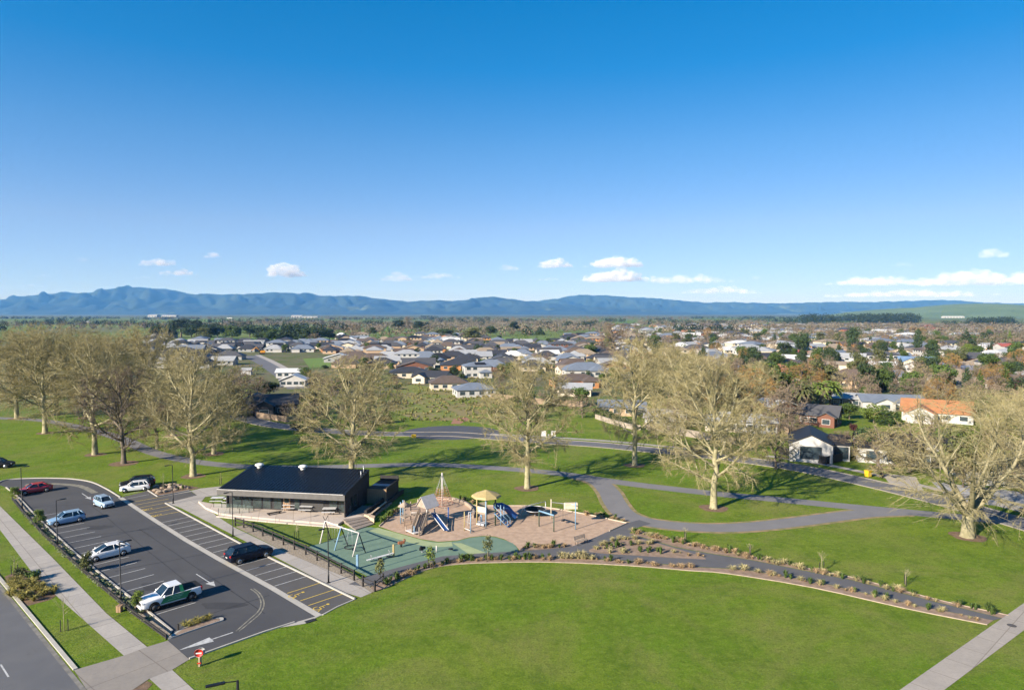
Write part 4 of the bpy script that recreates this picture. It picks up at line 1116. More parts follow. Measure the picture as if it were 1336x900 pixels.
def std(w_, d_, h=2.5, rise=1.9, kind='hip', wing=None):
    """blocks and windows of an ordinary house"""
    B = [(kind, -w_/2, w_/2, -d_/2, d_/2, h, rise)]
    W = [(x*w_, -d_/2, 1.35+s*2.6, 1.8, 1.25, 'f') for x in (-.36, -.12, .14, .37) for s in range(2 if h > 4 else 1)]
    W += [(-w_/2, y*d_, 1.35, 1.5, 1.2, 'l') for y in (-.2, .22)] + [(w_/2, y*d_, 1.35, 1.5, 1.2, 'r') for y in (-.2, .22)]
    if wing:
        xx, ww, dd = wing; B.append((('gable_y' if kind != 'hip' else 'hip'), xx-ww/2, xx+ww/2, -d_/2-dd, -d_/2+3, h-.05 if h < 4 else 2.5, min(rise*.8, ww*.3)))
        W = [q for q in W if not (q[5] == 'f' and abs(q[0]-xx) < ww/2+1)] + [(xx, -d_/2-dd, 1.35, min(2.4, ww*.5), 1.3, 'f')]
    return B, W
# right hand side
near_house(1072, 598, 'white gabled house with black roof and big dark window beside the street', 'black', 'white',
    [('gable_y', -5.6, 1.6, -4.5, 6.5, 3.4, 1.7, .25), ('gable_x', 1.5, 4.6, -1.0, 6.0, 3.1, 1.25, .3)], R(-22), frame='darkframe',
    wins=[(-2.0, -4.5, 1.75, 3.6, 2.3, 'f'), (3.2, -1.0, 1.5, 2.4, 2.2, 'f'), (1.6, -2.8, 1.6, 2.0, 2.2, 'r'), (4.6, 2.0, 1.5, 1.8, 1.6, 'r')], doors=[(-5.6, 3, 1.1, 1.0, 2.1, 'l')])
near_house(1163, 600, 'white brick house with black gable roof behind bare twigs by the driveway', 'black', 'white',
    [('gable_x', -6, 3, -4, 4, 2.9, 2.2, .3), ('gable_y', 3, 8, -4.6, 3.5, 2.7, 1.6, .3)], R(-20), frame='darkframe',
    wins=[(-3.6, -4, 1.4, 2.2, 1.6, 'f'), (-.4, -4, 1.4, 1.8, 1.6, 'f'), (-6, .5, 1.5, 2, 1.4, 'l')], doors=[(1.6, -4, 1.1, 1.0, 2.1, 'f')], garage=[(5.5, -4.63, 1.15, 3.6, 2.2, 'f')])
near_house(1240, 606, 'dark house with black roof and open carport behind the forked tree', 'black', 'dark',
    [('hip', -7, 6, -4, 5, 2.7, 2.0), ('gable_y', -2.5, 3, -6.5, -1, 2.6, 1.5)], R(-18), frame='frame', wins=[(-5, -4, 1.4, 1.8, 1.4, 'f'), (4.6, -4, 1.4, 1.6, 1.4, 'f')], garage=[(.25, -6.53, 1.15, 4.4, 2.2, 'f')])
near_house(1315, 628, 'grey roofed white house behind branches at the right edge by the pale driveway', 'dark grey', 'white',
    *[[('hip', -7, 7, -4, 4.5, 2.6, 1.9)]], R(-18), wins=[(-4, -4, 1.4, 2, 1.3, 'f'), (0, -4, 1.4, 2, 1.3, 'f'), (4, -4, 1.4, 2, 1.3, 'f')])
B_, W_ = std(8.5, 6.5, 2.6, 2.2, 'gable_x', (2.2, 3.6, 1.8))
near_house(1070, 553, 'red brick house with grey gable roofs directly behind the white gabled house', 'dark grey', 'red brick', B_, R(-35), wins=W_)
B_, W_ = std(8.5, 7, 2.6, 1.5, 'gable_y')
near_house(1010, 540, 'small red brick cottage with white gable roof left of the palms', 'white', 'red brick', B_, R(28), wins=W_, chimney=(1.5, 1, 4.6))
B_, W_ = std(10, 8, 2.6, 1.2, 'gable_x')
near_house(1109, 529, 'brown walled house with pale grey low roof right of the palms', 'pale grey', 'dark', B_, R(-25), wins=W_)
B_, W_ = std(16, 8, 2.5, 1.6, 'gable_x', (-3, 5, 3))
near_house(1160, 533, 'white house with long blue grey roofs left of the orange tiled one', 'blue grey', 'white', B_, R(-12), wins=W_)
B_, W_ = std(15, 9, 2.6, 2.6, 'gable_x', (-3.5, 6, 4))
near_house(1222, 548, 'white house with bright orange tiled roof behind the forked tree', 'orange tiled', 'white', B_, R(-32), wins=W_)
B_, W_ = std(15, 9.5, 3.2, 3.4, 'hip', (-3, 5, 1.5))
near_house(1110, 505, 'large dark brown roofed house with lit tan dormers above the palms', 'brown', 'tan brick', B_, R(-18), wins=W_)
B_, W_ = std(16, 9, 2.9, 2.2, 'gable_x', (-4, 6, 3.5))
near_house(1195, 478, 'cream house with bright blue gabled roof beside golden shrubs', 'blue', 'cream', B_, R(-20), wins=W_)
B_, W_ = std(17, 8, 5.2, 1.4, 'hip')
near_house(1147, 475, 'long white two storey house with rows of dark windows left of the blue roof', 'dark grey', 'white', B_, R(-4), wins=W_)
B_, W_ = std(13, 9, 4.6, 2.2, 'gable_x', (2, 5, 2.5))
near_house(1110, 478, 'tall white gabled house with blue grey glazing above the cream units', 'pale grey', 'white', B_, R(-30), wins=W_)
B_, W_ = std(17, 8, 4.2, 1.2, 'gable_x', (4, 5, 2))
near_house(1098, 487, 'cream walled double gabled unit below the tall white house', 'tan', 'cream', B_, R(-28), wins=W_)
B_, W_ = std(20, 13, 2.8, 2.6, 'hip')
near_house(1062, 483, 'broad brown hip roofed house above the orange willow', 'brown', 'tan brick', B_, R(-8), wins=W_)
B_, W_ = std(15, 10, 2.6, 2.0, 'gable_x', (3, 5, 3))
near_house(1040, 474, 'white gabled house left of the broad brown hip roof', 'white', 'white', B_, R(-35), wins=W_)
B_, W_ = std(14, 9, 2.7, 1.9, 'gable_x', (-2, 5, 3))
near_house(1150, 497, 'white house with grey gable roof in front of the long two storey one', 'blue grey', 'white', B_, R(-24), wins=W_, chimney=(3, 0, 4.6))
B_, W_ = std(13, 9, 2.6, 1.3, 'gable_x')
near_house(1150, 482, 'white roofed single storey unit under the long two storey house', 'white', 'white', B_, R(-10), wins=W_)
B_, W_ = std(13, 10, 2.6, 2.1, 'hip')
near_house(1208, 502, 'cream house with rounded tan hip roof above the orange tiles', 'tan', 'white', B_, R(-15), wins=W_)
B_, W_ = std(18, 8, 2.5, 1.5, 'gable_x')
near_house(1245, 506, 'long white house with tan roof right of the tan hip roof', 'tan', 'white', B_, R(-8), wins=W_)
B_, W_ = std(15, 8, 2.6, 1.7, 'gable_x')
near_house(1256, 489, 'white walled house with pale blue grey ribbed roof on the right slope', 'blue grey', 'white', B_, R(-6), wins=W_)
B_, W_ = std(17, 11, 3.2, 2.8, 'hip', (-5, 6, 3))
near_house(1270, 474, 'sprawling brown brick house with dark grey hip roof below the dark conifer', 'dark grey', 'red brick', B_, R(-14), wins=W_)
B_, W_ = std(13, 9, 5.0, 1.9, 'hip')
near_house(1298, 486, 'white two storey house with grey roof left of the orange brick one', 'dark grey', 'white', B_, R(-10), wins=W_)
B_, W_ = std(15, 9, 4.6, 1.8, 'hip')
near_house(1326, 482, 'orange brick house with dark windows at the right edge', 'brown', 'orange brick', B_, R(-10), wins=W_)
B_, W_ = std(18, 10, 5.0, 1.8, 'gable_x')
near_house(1320, 461, 'white two storey house with red roof at the right edge', 'red', 'white', B_, R(-6), wins=W_)
B_, W_ = std(13, 9, 3.4, 2.0, 'hip')
near_house(1322, 508, 'white walled house with grey green roof low at the right edge', 'dark grey', 'white', B_, R(-10), wins=W_)
# middle
B_, W_ = std(12.5, 9.5, 2.5, 1.8, 'hip')
near_house(618, 516, 'white house with shining blue grey hip roof at the front of the subdivision', 'blue grey', 'white', B_, R(14), wins=W_)
B_, W_ = std(13, 9, 2.5, 2.3, 'hip')
near_house(585, 507, 'cream house with brown grey hip roof left of the shining blue grey one', 'brown', 'cream', B_, R(10), wins=W_)
B_, W_ = std(13, 10, 2.5, 2.0, 'gable_x', (-3, 5, 3))
near_house(565, 498, 'charcoal roofed house with white gable beside the pink blossom tree', 'charcoal', 'cream', B_, R(-14), wins=W_)
B_, W_ = std(15, 10, 2.5, 2.0, 'hip')
near_house(533, 492, 'wide charcoal hip roofed house left of the pink blossom tree', 'charcoal', 'cream', B_, R(8), wins=W_)
B_, W_ = std(11, 8, 5.0, 1.5, 'hip', (3, 5, 2))
near_house(622, 492, 'white two storey house with dark solar panel on a blue grey roof', 'blue grey', 'white', B_, R(12), wins=W_, solar=(1.0, -2.4, 5.95, 4.5, 2.2, .06, R(19)))
B_, W_ = std(16, 11, 2.6, 2.4, 'hip')
near_house(597, 482, 'orange brick house with broad charcoal roof behind the dark round tree', 'charcoal', 'orange brick', B_, R(6), wins=W_)
B_, W_ = std(17, 10, 2.6, 2.1, 'hip', (4, 5.5, 3))
near_house(750, 504, 'orange brick house with brown roof and blue parked car', 'brown', 'orange brick', B_, R(10), wins=W_)
B_, W_ = std(20, 13, 2.7, 2.9, 'hip', (3, 6, 4))
near_house(763, 489, 'large blue grey roofed house with white gabled porch', 'blue grey', 'white', B_, R(8), wins=W_)
B_, W_ = std(10, 8, 2.5, 1.6, 'gable_x')
near_house(742, 488, 'small cream roofed unit in front of the large blue grey roof', 'tan', 'cream', B_, R(14), wins=W_)
B_, W_ = std(12, 7.5, 2.5, 1.4, 'gable_x')
near_house(811, 540, 'pale blue grey roofed house behind the clipped hedge and narrow plane tree', 'blue grey', 'tan brick', B_, R(-6), wins=W_)
B_, W_ = std(9, 7, 2.6, 1.6, 'gable_x')
near_house(868, 556, 'white house glimpsed through twigs right of the narrow plane tree', 'pale grey', 'white', B_, R(-16), wins=W_)
B_, W_ = std(9, 7, 2.6, 1.6, 'hip')
near_house(946, 560, 'pale house hidden behind the crown of the tree in the path loop', 'pale grey', 'cream', B_, R(-16), wins=W_)
B_, W_ = std(9, 7, 2.6, 1.4, 'hip')
near_house(985, 562, 'white garden cottage behind twigs between path loop tree and gabled house', 'pale grey', 'white', B_, R(-16), wins=W_)
B_, W_ = std(11, 8, 2.5, 1.6, 'gable_x')
near_house(750, 515, 'low cream house seen through twigs below the orange brick one', 'pale grey', 'cream', B_, R(-10), wins=W_)
# left
B_, W_ = std(11, 9, 3.0, 2.3, 'gable_x', (-2.5, 4.4, 2.5))
near_house(360, 539, 'dark blue shaded house with white porch left of the cafe tree', 'charcoal', 'dark', B_, R(16), wins=W_)
B_, W_ = std(8, 7, 3.0, 2.0, 'gable_y')
near_house(333, 537, 'dark house with white gabled front left of the shaded one', 'black', 'white', B_, R(10), wins=W_)
B_, W_ = std(11, 7, 2.5, 1.3, 'gable_x')
near_house(380, 492, 'white roofed long unit at the foot of the side street', 'white', 'white', B_, R(8), wins=W_)
B_, W_ = std(9, 8, 2.5, 1.9, 'gable_y')
near_house(384, 503, 'white gable roofed unit in front of the long white one', 'white', 'white', B_, R(8), wins=W_)
mb = MB(); wl = MB(); house_shape(wl, mb, 'gable_x', -2, 2, -1.5, 1.5, 2.2, .9, .2)
t = thing('garden_shed', 'small white gabled shed left of the side street', 'shed', P(322, 489), R(10)); wl.build('wall', WALL['white'], t); mb.build('roof', ROOF['pale grey'], t)

# rows of the subdivisions further off: the nearest 240 houses are things, the rest one far mass
hr = random.Random(77)
def vis_left(x, y):
    u = upx(x, y); v = 410 + FOC*CAM_H/y
    if 300 < u < 402 and 462 < v: return False
    if 390 < u < 442 and 464 < v: return False
    if u < 520 and v > 484: return False
    return 195 < u < 808 and 441.5 < v < 486 and not (632 < u < 738 and v < 450) and not (222 < u < 442 and v < 449.5) and not (484 < u < 546 and v < 446.5)
RC = ['charcoal']*5 + ['dark grey']*6 + ['blue grey']*5 + ['brown']*5 + ['pale grey']*4 + ['white']*2 + ['black']*1 + ['tan']*2
WC = ['cream']*4 + ['white']*3 + ['tan brick']*4 + ['red brick']*1 + ['grey']*2 + ['orange brick']*1
RC2 = ['pale grey']*8 + ['white']*3 + ['dark grey']*4 + ['blue grey']*4 + ['brown']*5 + ['tan']*5 + ['red']*1 + ['orange tiled']*1 + ['charcoal']*1  # mostly pale roofs: their colours carry the haze over the right hand town
WC2 = ['white']*5 + ['cream']*6 + ['tan brick']*3 + ['orange brick']*2 + ['red brick']
cand = []
y = 300.0
while y < 800:
    x = -440 + hr.uniform(0, 12); row = hr.uniform(-.05, .05)
    while x < 140:
        xx, yy = x+hr.uniform(-2, 2), y+hr.uniform(-2, 2)
        if vis_left(xx, yy) and hr.random() < .94:
            lf = upx(xx, yy) < 400
            cand.append((yy, xx, row + hr.choice((0, 0, PI/2, PI))+.12, hr.choice(['charcoal', 'charcoal', 'black', 'dark grey', 'blue grey', 'pale grey'] if lf else RC), hr.choice(['dark', 'grey', 'white'] if lf else WC), hr.uniform(.78, .95)))
        x += hr.uniform(16, 20.5)
    y += hr.uniform(18, 22)
y = 235.0
while y < 1500:
    x = 50
    while x < 1100:
        xx, yy = x+hr.uniform(-7, 7), y+hr.uniform(-6, 6); u = upx(xx, yy)
        if 806 < u < 1350 and not (1195 < u and 520 < yy < 760) and not (u < 990 and yy < 300) and not (1058 < u < 1122 and 560 < yy < 740) and hr.random() < (.86 if yy < 700 else .7):
            cand.append((yy, xx, hr.uniform(-.5, .5)+hr.choice((0, PI/2, PI)), hr.choice(RC2), hr.choice(WC2), 1.0 if yy < 700 else 1.2))
        x += hr.uniform(20, 29)
    y += hr.uniform(21, 30) if y < 700 else hr.uniform(40, 70)
cand.sort(); n_h = 0; FARL = []
for (yy, xx, rz, rc, wc, sc) in cand:
    if not free(xx, yy, 8.2): continue
    if n_h < 240: far_house(xx, yy, rz, rc, wc, sc=sc); n_h += 1
    else: FARL.append((xx, yy, rz, rc, wc, sc)); TAKEN.append((xx, yy, 7.5))
def far_mass():
    rk = list(ROOF); wk = list(WALL); mats_ = [WALL[k] for k in wk] + [ROOF[k] for k in rk] + [M['glass']]
    V = []; F = []; MI = []
    for (x, y, rz, rc, wc, sc) in FARL:
        i = hr.randrange(8); ca, sa = math.cos(rz)*sc, math.sin(rz)*sc
        for me, base in ((FARH[i][0], wk.index(wc)), (FARH[i][1], len(wk)+rk.index(rc))):
            o = len(V)
            V += [(x+v.co.x*ca-v.co.y*sa, y+v.co.x*sa+v.co.y*ca, v.co.z) for v in me.vertices]
            for p in me.polygons:
                F.append(tuple(k+o for k in p.vertices)); MI.append(base if p.material_index == 0 else len(mats_)-1 if p.material_index == 1 else wk.index('white'))
    me = bpy.data.meshes.new('distant_town'); me.from_pydata(V, [], F)
    for m in mats_: me.materials.append(m)
    me.polygons.foreach_set('material_index', MI); me.update()
    o = bpy.data.objects.new('distant_town', me); C.objects.link(o)
    tag(o, 'far off roofs of the town running together towards the plain', 'houses', kind='stuff')
far_mass()
print('HOUSES', n_h, len(FARL))

# long low commercial buildings, white works on the plain
def works(u, v, wd, hp, label, wall='grey', roof='pale grey', sc=1, cat='building'):
    p = P(u, v); k = ppm(p.y); w_ = wd/k; h = hp/k
    wl, rf = MB(), MB(); house_shape(wl, rf, 'gable_x', -w_/2, w_/2, -h*1.2, h*1.2, h*.78, h*.22, .2)
    for i in range(max(2, int(w_/14))): win_box(wl, -w_/2+(i+.5)*w_/max(2, int(w_/14)), -h*1.2, h*.3, min(6, w_*.1), h*.42, 'f', 2, 1)
    t = thing('warehouse', label, cat, p, R(rng.uniform(-6, 6))); wl.build('wall', [WALL[wall], M['glass'], M['frame']], t); rf.build('roof', ROOF[roof], t)
    TAKEN.append((p.x, p.y, w_*.55))
works(1108, 436, 20, 6, 'red roofed shop in the row of commercial buildings', 'orange brick', 'red')
works(1126, 437, 17, 5, 'blue and white shop beside the red roofed one', 'white', 'blue')
works(1150, 436.5, 22, 7, 'white commercial building right of the blue and white shop', 'white', 'white')
works(1168, 441, 20, 5, 'low white commercial building in front of the taller one', 'white', 'pale grey')
works(201, 413.8, 12, 3.5, 'white factory far out on the plain below the summit'); works(222, 413.4, 20, 2.5, 'long low white factory beside the taller one below the summit')
works(388, 414.6, 14, 3.5, 'white dairy works far out on the plain, left block'); works(405, 414.9, 20, 2.5, 'long low white dairy works, right block')
works(1243, 414.8, 26, 2.4, 'long white farm shed at the foot of the green hill', 'white', 'white'); works(112, 420.8, 8, 1.8, 'white farm shed above the left plane trees', 'white', 'white')
works(954, 420, 7, 2.2, 'small white farm shed on the green plain', 'white', 'white'); works(300, 415.6, 7, 1.2, 'pale farm shed on the plain left of the dairy works', 'white', 'white')

# ------------------------------------------------------------------ trees of the town
GT = 'trees among the houses'
def tt(u, v, vt, wp, key, leaf, label, cat='tree', name=None, Y=None, group=None):
    p = P(u, v) if Y is None else at(u, Y)
    k = ppm(p.y); nm = name or {'c': 'conifer_tree', 'p': 'pine_tree' if key[:2] == 'pi' else 'bare_tree', 'b': 'bare_tree', 'h': 'hedge', 'r': 'leafy_tree'}[key[0]]
    garden_tree(key, leaf, nm, label, cat, p, H(vt, p.y), wp/k, group)
    TAKEN.append((p.x, p.y, wp/k*.3))
tt(975, 545, 478, 72, 'bare2', None, 'orange brown willow behind the crown in the path loop')
tt(1050, 520, 475, 66, 'bare2', None, 'rounded orange willow between the dark conifer and the brown dormer house')
tt(1012, 518, 472, 34, 'cone0', 'green', 'bright green spreading conifer left of the rounded orange willow')
tt(1002, 500, 466, 30, 'round0', 'dark', 'dark round tree above the bright green conifer')
tt(1128, 519, 491, 19, 'column0', 'dark', 'dark clipped columnar tree right of the brown dormer house')
tt(1108, 547, 525, 34, 'round1', 'green', 'green shrubby tree behind the white gabled house')
tt(1140, 552, 527, 40, 'round2', 'lime', 'bright green tree right of the red brick house')
tt(1160, 556, 533, 36, 'round0', 'green', 'mid green tree left of the orange tiled house')
tt(1112, 562, 549, 12, 'bush0', 'red', 'dark red shrub beside the black roof of the white gabled house', 'shrub', 'shrub')
tt(1112, 456, 425, 22, 'round1', 'dark', 'large dark round tree above the white gabled houses')
tt(1046, 462, 433, 26, 'round2', 'dark', 'big dark evergreen tree in the town centre')
tt(1126, 468, 449, 9, 'cone1', 'gold', 'golden conifer left of the long two storey house')
tt(1140, 462, 446, 14, 'cone0', 'green', 'green conifer behind the golden one')
tt(1260, 458, 428, 28, 'cone0', 'dark', 'big dark spreading conifer on the right slope')
tt(1197, 462, 427, 12, 'column0', 'dark', 'tall dark narrow conifer behind the blue roof')
tt(1218, 466, 441, 22, 'round0', 'green', 'green round tree between the narrow conifer and the big one')
tt(1225, 466, 454, 11, 'bush1', 'gold', 'golden shrub right of the blue roof', 'shrub', 'shrub')
tt(1262, 470, 447, 18, 'round1', 'lime', 'pale green round tree in front of the big conifer')
tt(1317, 450, 428, 8, 'cone1', 'lime', 'bright green cone shaped tree at the right')
tt(1223, 478, 463, 26, 'round2', 'green', 'green tree in the gardens right of the blue roof')
tt(1244, 486, 466, 24, 'round0', 'olive', 'olive tree beside the blue grey ribbed roof')
tt(1327, 520, 492, 18, 'column0', 'red', 'dark red columnar tree at the right edge')
tt(567, 477, 462, 16, 'round1', 'dark', 'dark round tree among the charcoal roofs')
tt(545, 497, 484, 9, 'round2', 'pink', 'pink blossom tree at the edge of the subdivision')
tt(800, 465, 419, 46, 'bare1', None, 'large pale bare tree beyond the narrow plane tree')
tt(796, 462, 430, 20, 'round0', 'olive', 'olive tree below the large pale bare one')
tt(770, 464, 449, 22, 'round1', 'green', 'green tree left of the large pale bare one')
tt(680, 446, 440, 8, 'bush0', 'gold', 'golden shrub at the near side of the green paddock', 'shrub', 'shrub')
tt(652, 446, 437, 10, 'round0', 'dark', 'small dark tree on the green paddock')
tt(616, 446, 427, 34, 'round2', 'olive', 'broad olive grey tree left of the green paddock')
tt(640, 438, 425, 20, 'round1', 'dark', 'dark tree at the far side of the paddock')
tt(687, 437, 424, 18, 'cone1', 'green', 'green conifer at the far side of the paddock')
tt(670, 436, 420, 22, 'pine0', 'blue', 'blue green pine at the far side of the paddock')
tt(704, 437, 425, 16, 'cone0', 'dark', 'dark conifer right of the green one at the paddock')
tt(520, 433, 418, 24, 'pine0', 'blue', 'blue green pine clump beyond the subdivision')
tt(546, 433, 419, 20, 'pine1', 'dark', 'dark pine right of the blue green clump')
tt(532, 431, 412, 14, 'bare1', 'grey_twig', 'tall bare poplars behind the pines')
tt(487, 437, 426, 14, 'round0', 'dark', 'dark round tree right of the grey willow')
tt(463, 444, 421, 24, 'bare0', 'grey_twig', 'large grey bare willow beyond the cafe tree')
tt(582, 441, 428, 24, 'round1', 'dark', 'dark tree beyond the middle rows of roofs')
tt(570, 440, 430, 16, 'round2', 'olive', 'olive tree left of the dark one beyond the roofs')
for j, (u, v, vt, wp, k, lf) in enumerate([(206, 440, 427, 16, 'round0', 'dark'), (222, 441, 428, 16, 'round1', 'dark'), (236, 440, 420, 28, 'pine1', 'blue'), (250, 441, 425, 20, 'round2', 'dark'),
        (256, 440, 422, 16, 'pine0', 'blue'), (266, 444, 430, 16, 'round0', 'olive'), (274, 443, 426, 20, 'round1', 'dark'), (284, 441, 425, 18, 'round2', 'dark'), (303, 443, 427, 18, 'round0', 'green'),
        (326, 440, 427, 20, 'round1', 'dark'), (345, 446, 428, 22, 'round2', 'dark'), (354, 447, 432, 16, 'round0', 'green'), (370, 444, 423, 14, 'cone0', 'dark'), (378, 445, 423, 14, 'cone1', 'dark'),
        (388, 445, 423, 14, 'cone0', 'dark'), (402, 445, 430, 18, 'round1', 'dark'), (415, 445, 429, 20, 'round2', 'dark'), (430, 444, 431, 16, 'round0', 'dark'), (410, 448, 438, 12, 'bare0', 'grey_twig')]):
    tt(u, v, vt-4, wp*1.55, k, lf, '%s at the edge of the green fields %s' % ({'dark': 'dark evergreen tree', 'blue': 'blue green pine', 'olive': 'olive tree', 'green': 'mid green tree', 'grey_twig': 'grey bare tree'}[lf], 'behind the left plane trees' if u < 300 else 'left of the cafe tree'), group='trees edging the green fields')
# tan bare trees among the houses behind the park
for (u, v, vt, wp, k, lf, lab) in [
    (880, 556, 450, 96, 'plane_b', None, 'tall tan bare tree right of the narrow plane tree'), (915, 548, 458, 84, 'plane_a', None, 'tan bare tree behind the tree in the path loop'),
    (868, 520, 446, 70, 'plane_c', None, 'bare tree behind the tall tan one'), (1012, 612, 562, 70, 'bare0', 'plane_twig', 'low twiggy tree beside the street left of the gabled house'),
    (1035, 584, 546, 50, 'bare1', 'grey_twig', 'grey bare tree left of the white gabled house'), (1038, 566, 538, 50, 'bare0', 'grey_twig', 'grey brown bare tree below the palms'),
    (1150, 622, 556, 84, 'bare1', 'plane_twig', 'leaning twiggy tree in front of the white brick house'), (1186, 616, 548, 80, 'bare0', 'plane_twig', 'twiggy tree by the driveway left of the forked tree'),
    (1172, 505, 478, 44, 'bare0', 'grey_twig', 'grey bare tree above the blue grey roofs'), (1190, 528, 492, 60, 'bare1', 'grey_twig', 'brown bare tree above the orange tiles'),
    (1232, 532, 500, 60, 'bare0', 'plane_twig', 'tan bare tree behind the orange tiles'), (1300, 562, 508, 90, 'plane_b', None, 'tan bare tree behind the forked tree'),
    (1332, 592, 512, 100, 'plane_a', None, 'tan bare tree right of the forked tree'), (1305, 540, 500, 60, 'bare0', 'grey_twig', 'grey bare tree low on the right slope'),
    (318, 545, 505, 60, 'bare0', 'grey_twig', 'brown bare tree beside the dark houses on the left'), (405, 560, 520, 50, 'bare0', 'grey_twig', 'brown bare shrubby tree left of the cafe tree'),
    (480, 562, 532, 36, 'bare1', 'grey_twig', 'brown bare tree behind the cafe tree'), (728, 530, 502, 60, 'bare0', 'grey_twig', 'brown bare tree right of the playground tree'),
    (1098, 598, 560, 40, 'bare1', 'grey_twig', 'grey bare tree at the corner of the white gabled house'), (1215, 600, 540, 70, 'bare0', 'grey_twig', 'grey twiggy tree by the dark carport'),
    (205, 585, 490, 84, 'plane_a', None, 'thin tan bare tree between oak and cafe lawn tree'), (760, 545, 515, 40, 'bare0', 'grey_twig', 'brown bare bush left of the clipped hedge'),
    (846, 515, 452, 62, 'plane_a', None, 'dense tan bare tree just right of the narrow plane tree'), (992, 535, 470, 60, 'plane_b', None, 'tan bare tree left of the bright green conifer'),
    (312, 508, 478, 40, 'bare0', 'grey_twig', 'upper brown bare tree left of the side street'), (336, 520, 490, 36, 'bare1', 'grey_twig', 'lower brown bare tree left of the side street'), (300, 522, 486, 44, 'bare0', 'grey_twig', 'brown bare tree near the garden shed'),
    (415, 512, 484, 34, 'bare1', 'grey_twig', 'brown bare tree right of the white roofed units'), (432, 520, 490, 36, 'bare0', 'grey_twig', 'brown bare tree behind the crown of the cafe tree'), (352, 517, 497, 30, 'round1', 'dark', 'dark tree beside the shaded houses on the left'), (410, 535, 508, 34, 'round2', 'olive', 'olive tree beside the shaded houses on the left')]:
    tt(u, v, vt, wp, k, lf, lab)
# the overgrown gardens right behind the street, where twigs hide most of the houses
gr = random.Random(41)
for i in range(118):
    u = gr.uniform(846, 1350); lo_ = 122 if u < 1000 else 104 if u < 1120 else 96 if u < 1240 else 90
    yy = lo_ + 8 + (gr.random()**1.2)*190; x = (u-668)/FOC*yy; v_ = 410+FOC*CAM_H/yy
    if 1030 < u < 1120 and 545 < v_ < 640: continue
    if 1176 < u < 1266 and 515 < v_ < 606: continue
    if 1130 < u < 1215 and v_ > 612: continue
    if min([(a-x)**2+(b-yy)**2 for a, b, c in TAKEN]) < 9: continue
    bare = gr.random() < .70; key, lf = gr.choice([('bare0', 'plane_twig'), ('bare1', 'plane_twig'), ('bare1', 'grey_twig'), ('bare0', 'grey_twig')]) if bare else gr.choice([('round0', 'green'), ('bush1', 'olive'), ('round2', 'olive'), ('bush0', 'lime'), ('round1', 'dark'), ('bush2', 'green')])
    h = gr.uniform(5, 9.5) if 'bush' not in key else gr.uniform(1.8, 3.4)
    if 1030 < u < 1215 and v_ > 560: h *= .75
    wd = h*LV[key][1]/LV[key][0]*gr.uniform(1.0, 1.3)
    garden_tree(key, lf, 'bare_tree' if bare else 'shrub' if 'bush' in key else 'leafy_tree', '%s %s in the street gardens, %s' % ({'plane_twig': 'tan bare', 'grey_twig': 'grey brown bare', 'green': 'green', 'olive': 'olive', 'lime': 'bright green', 'dark': 'dark green'}[lf], 'shrub' if 'bush' in key else 'tree', zone(u)), 'shrub' if 'bush' in key else 'tree', (x, yy, 0), h, wd, 'trees of the gardens along the street')
    TAKEN.append((x, yy, wd*.2))
for i in range(90):
    u = gr.uniform(300, 520) if i % 3 else gr.uniform(640, 850); yy = gr.uniform(165, 330); x = (u-668)/FOC*yy; v_ = 410+FOC*CAM_H/yy
    if 320 < u < 395 and v_ < 505: continue
    if not free(x, yy, 1.5): continue
    key, lf = gr.choice([('bare0', 'grey_twig'), ('bush1', 'olive'), ('bush0', 'green'), ('bush2', 'dark'), ('bare1', 'grey_twig'), ('round1', 'green')])
    h = gr.uniform(3.5, 6.5) if 'bush' not in key else gr.uniform(1.5, 2.8); wd = h*LV[key][1]/LV[key][0]*1.2
    garden_tree(key, lf, 'bare_tree' if 'bare' in key else 'shrub' if 'bush' in key else 'leafy_tree', '%s %s on rough ground, %s' % ({'grey_twig': 'grey brown bare', 'green': 'green', 'olive': 'olive', 'dark': 'dark green'}[lf], 'shrub' if 'bush' in key else 'tree', zone(u)), 'shrub' if 'bush' in key else 'tree', (x, yy, 0), h, wd, 'trees of the rough ground')
    TAKEN.append((x, yy, wd*.25))
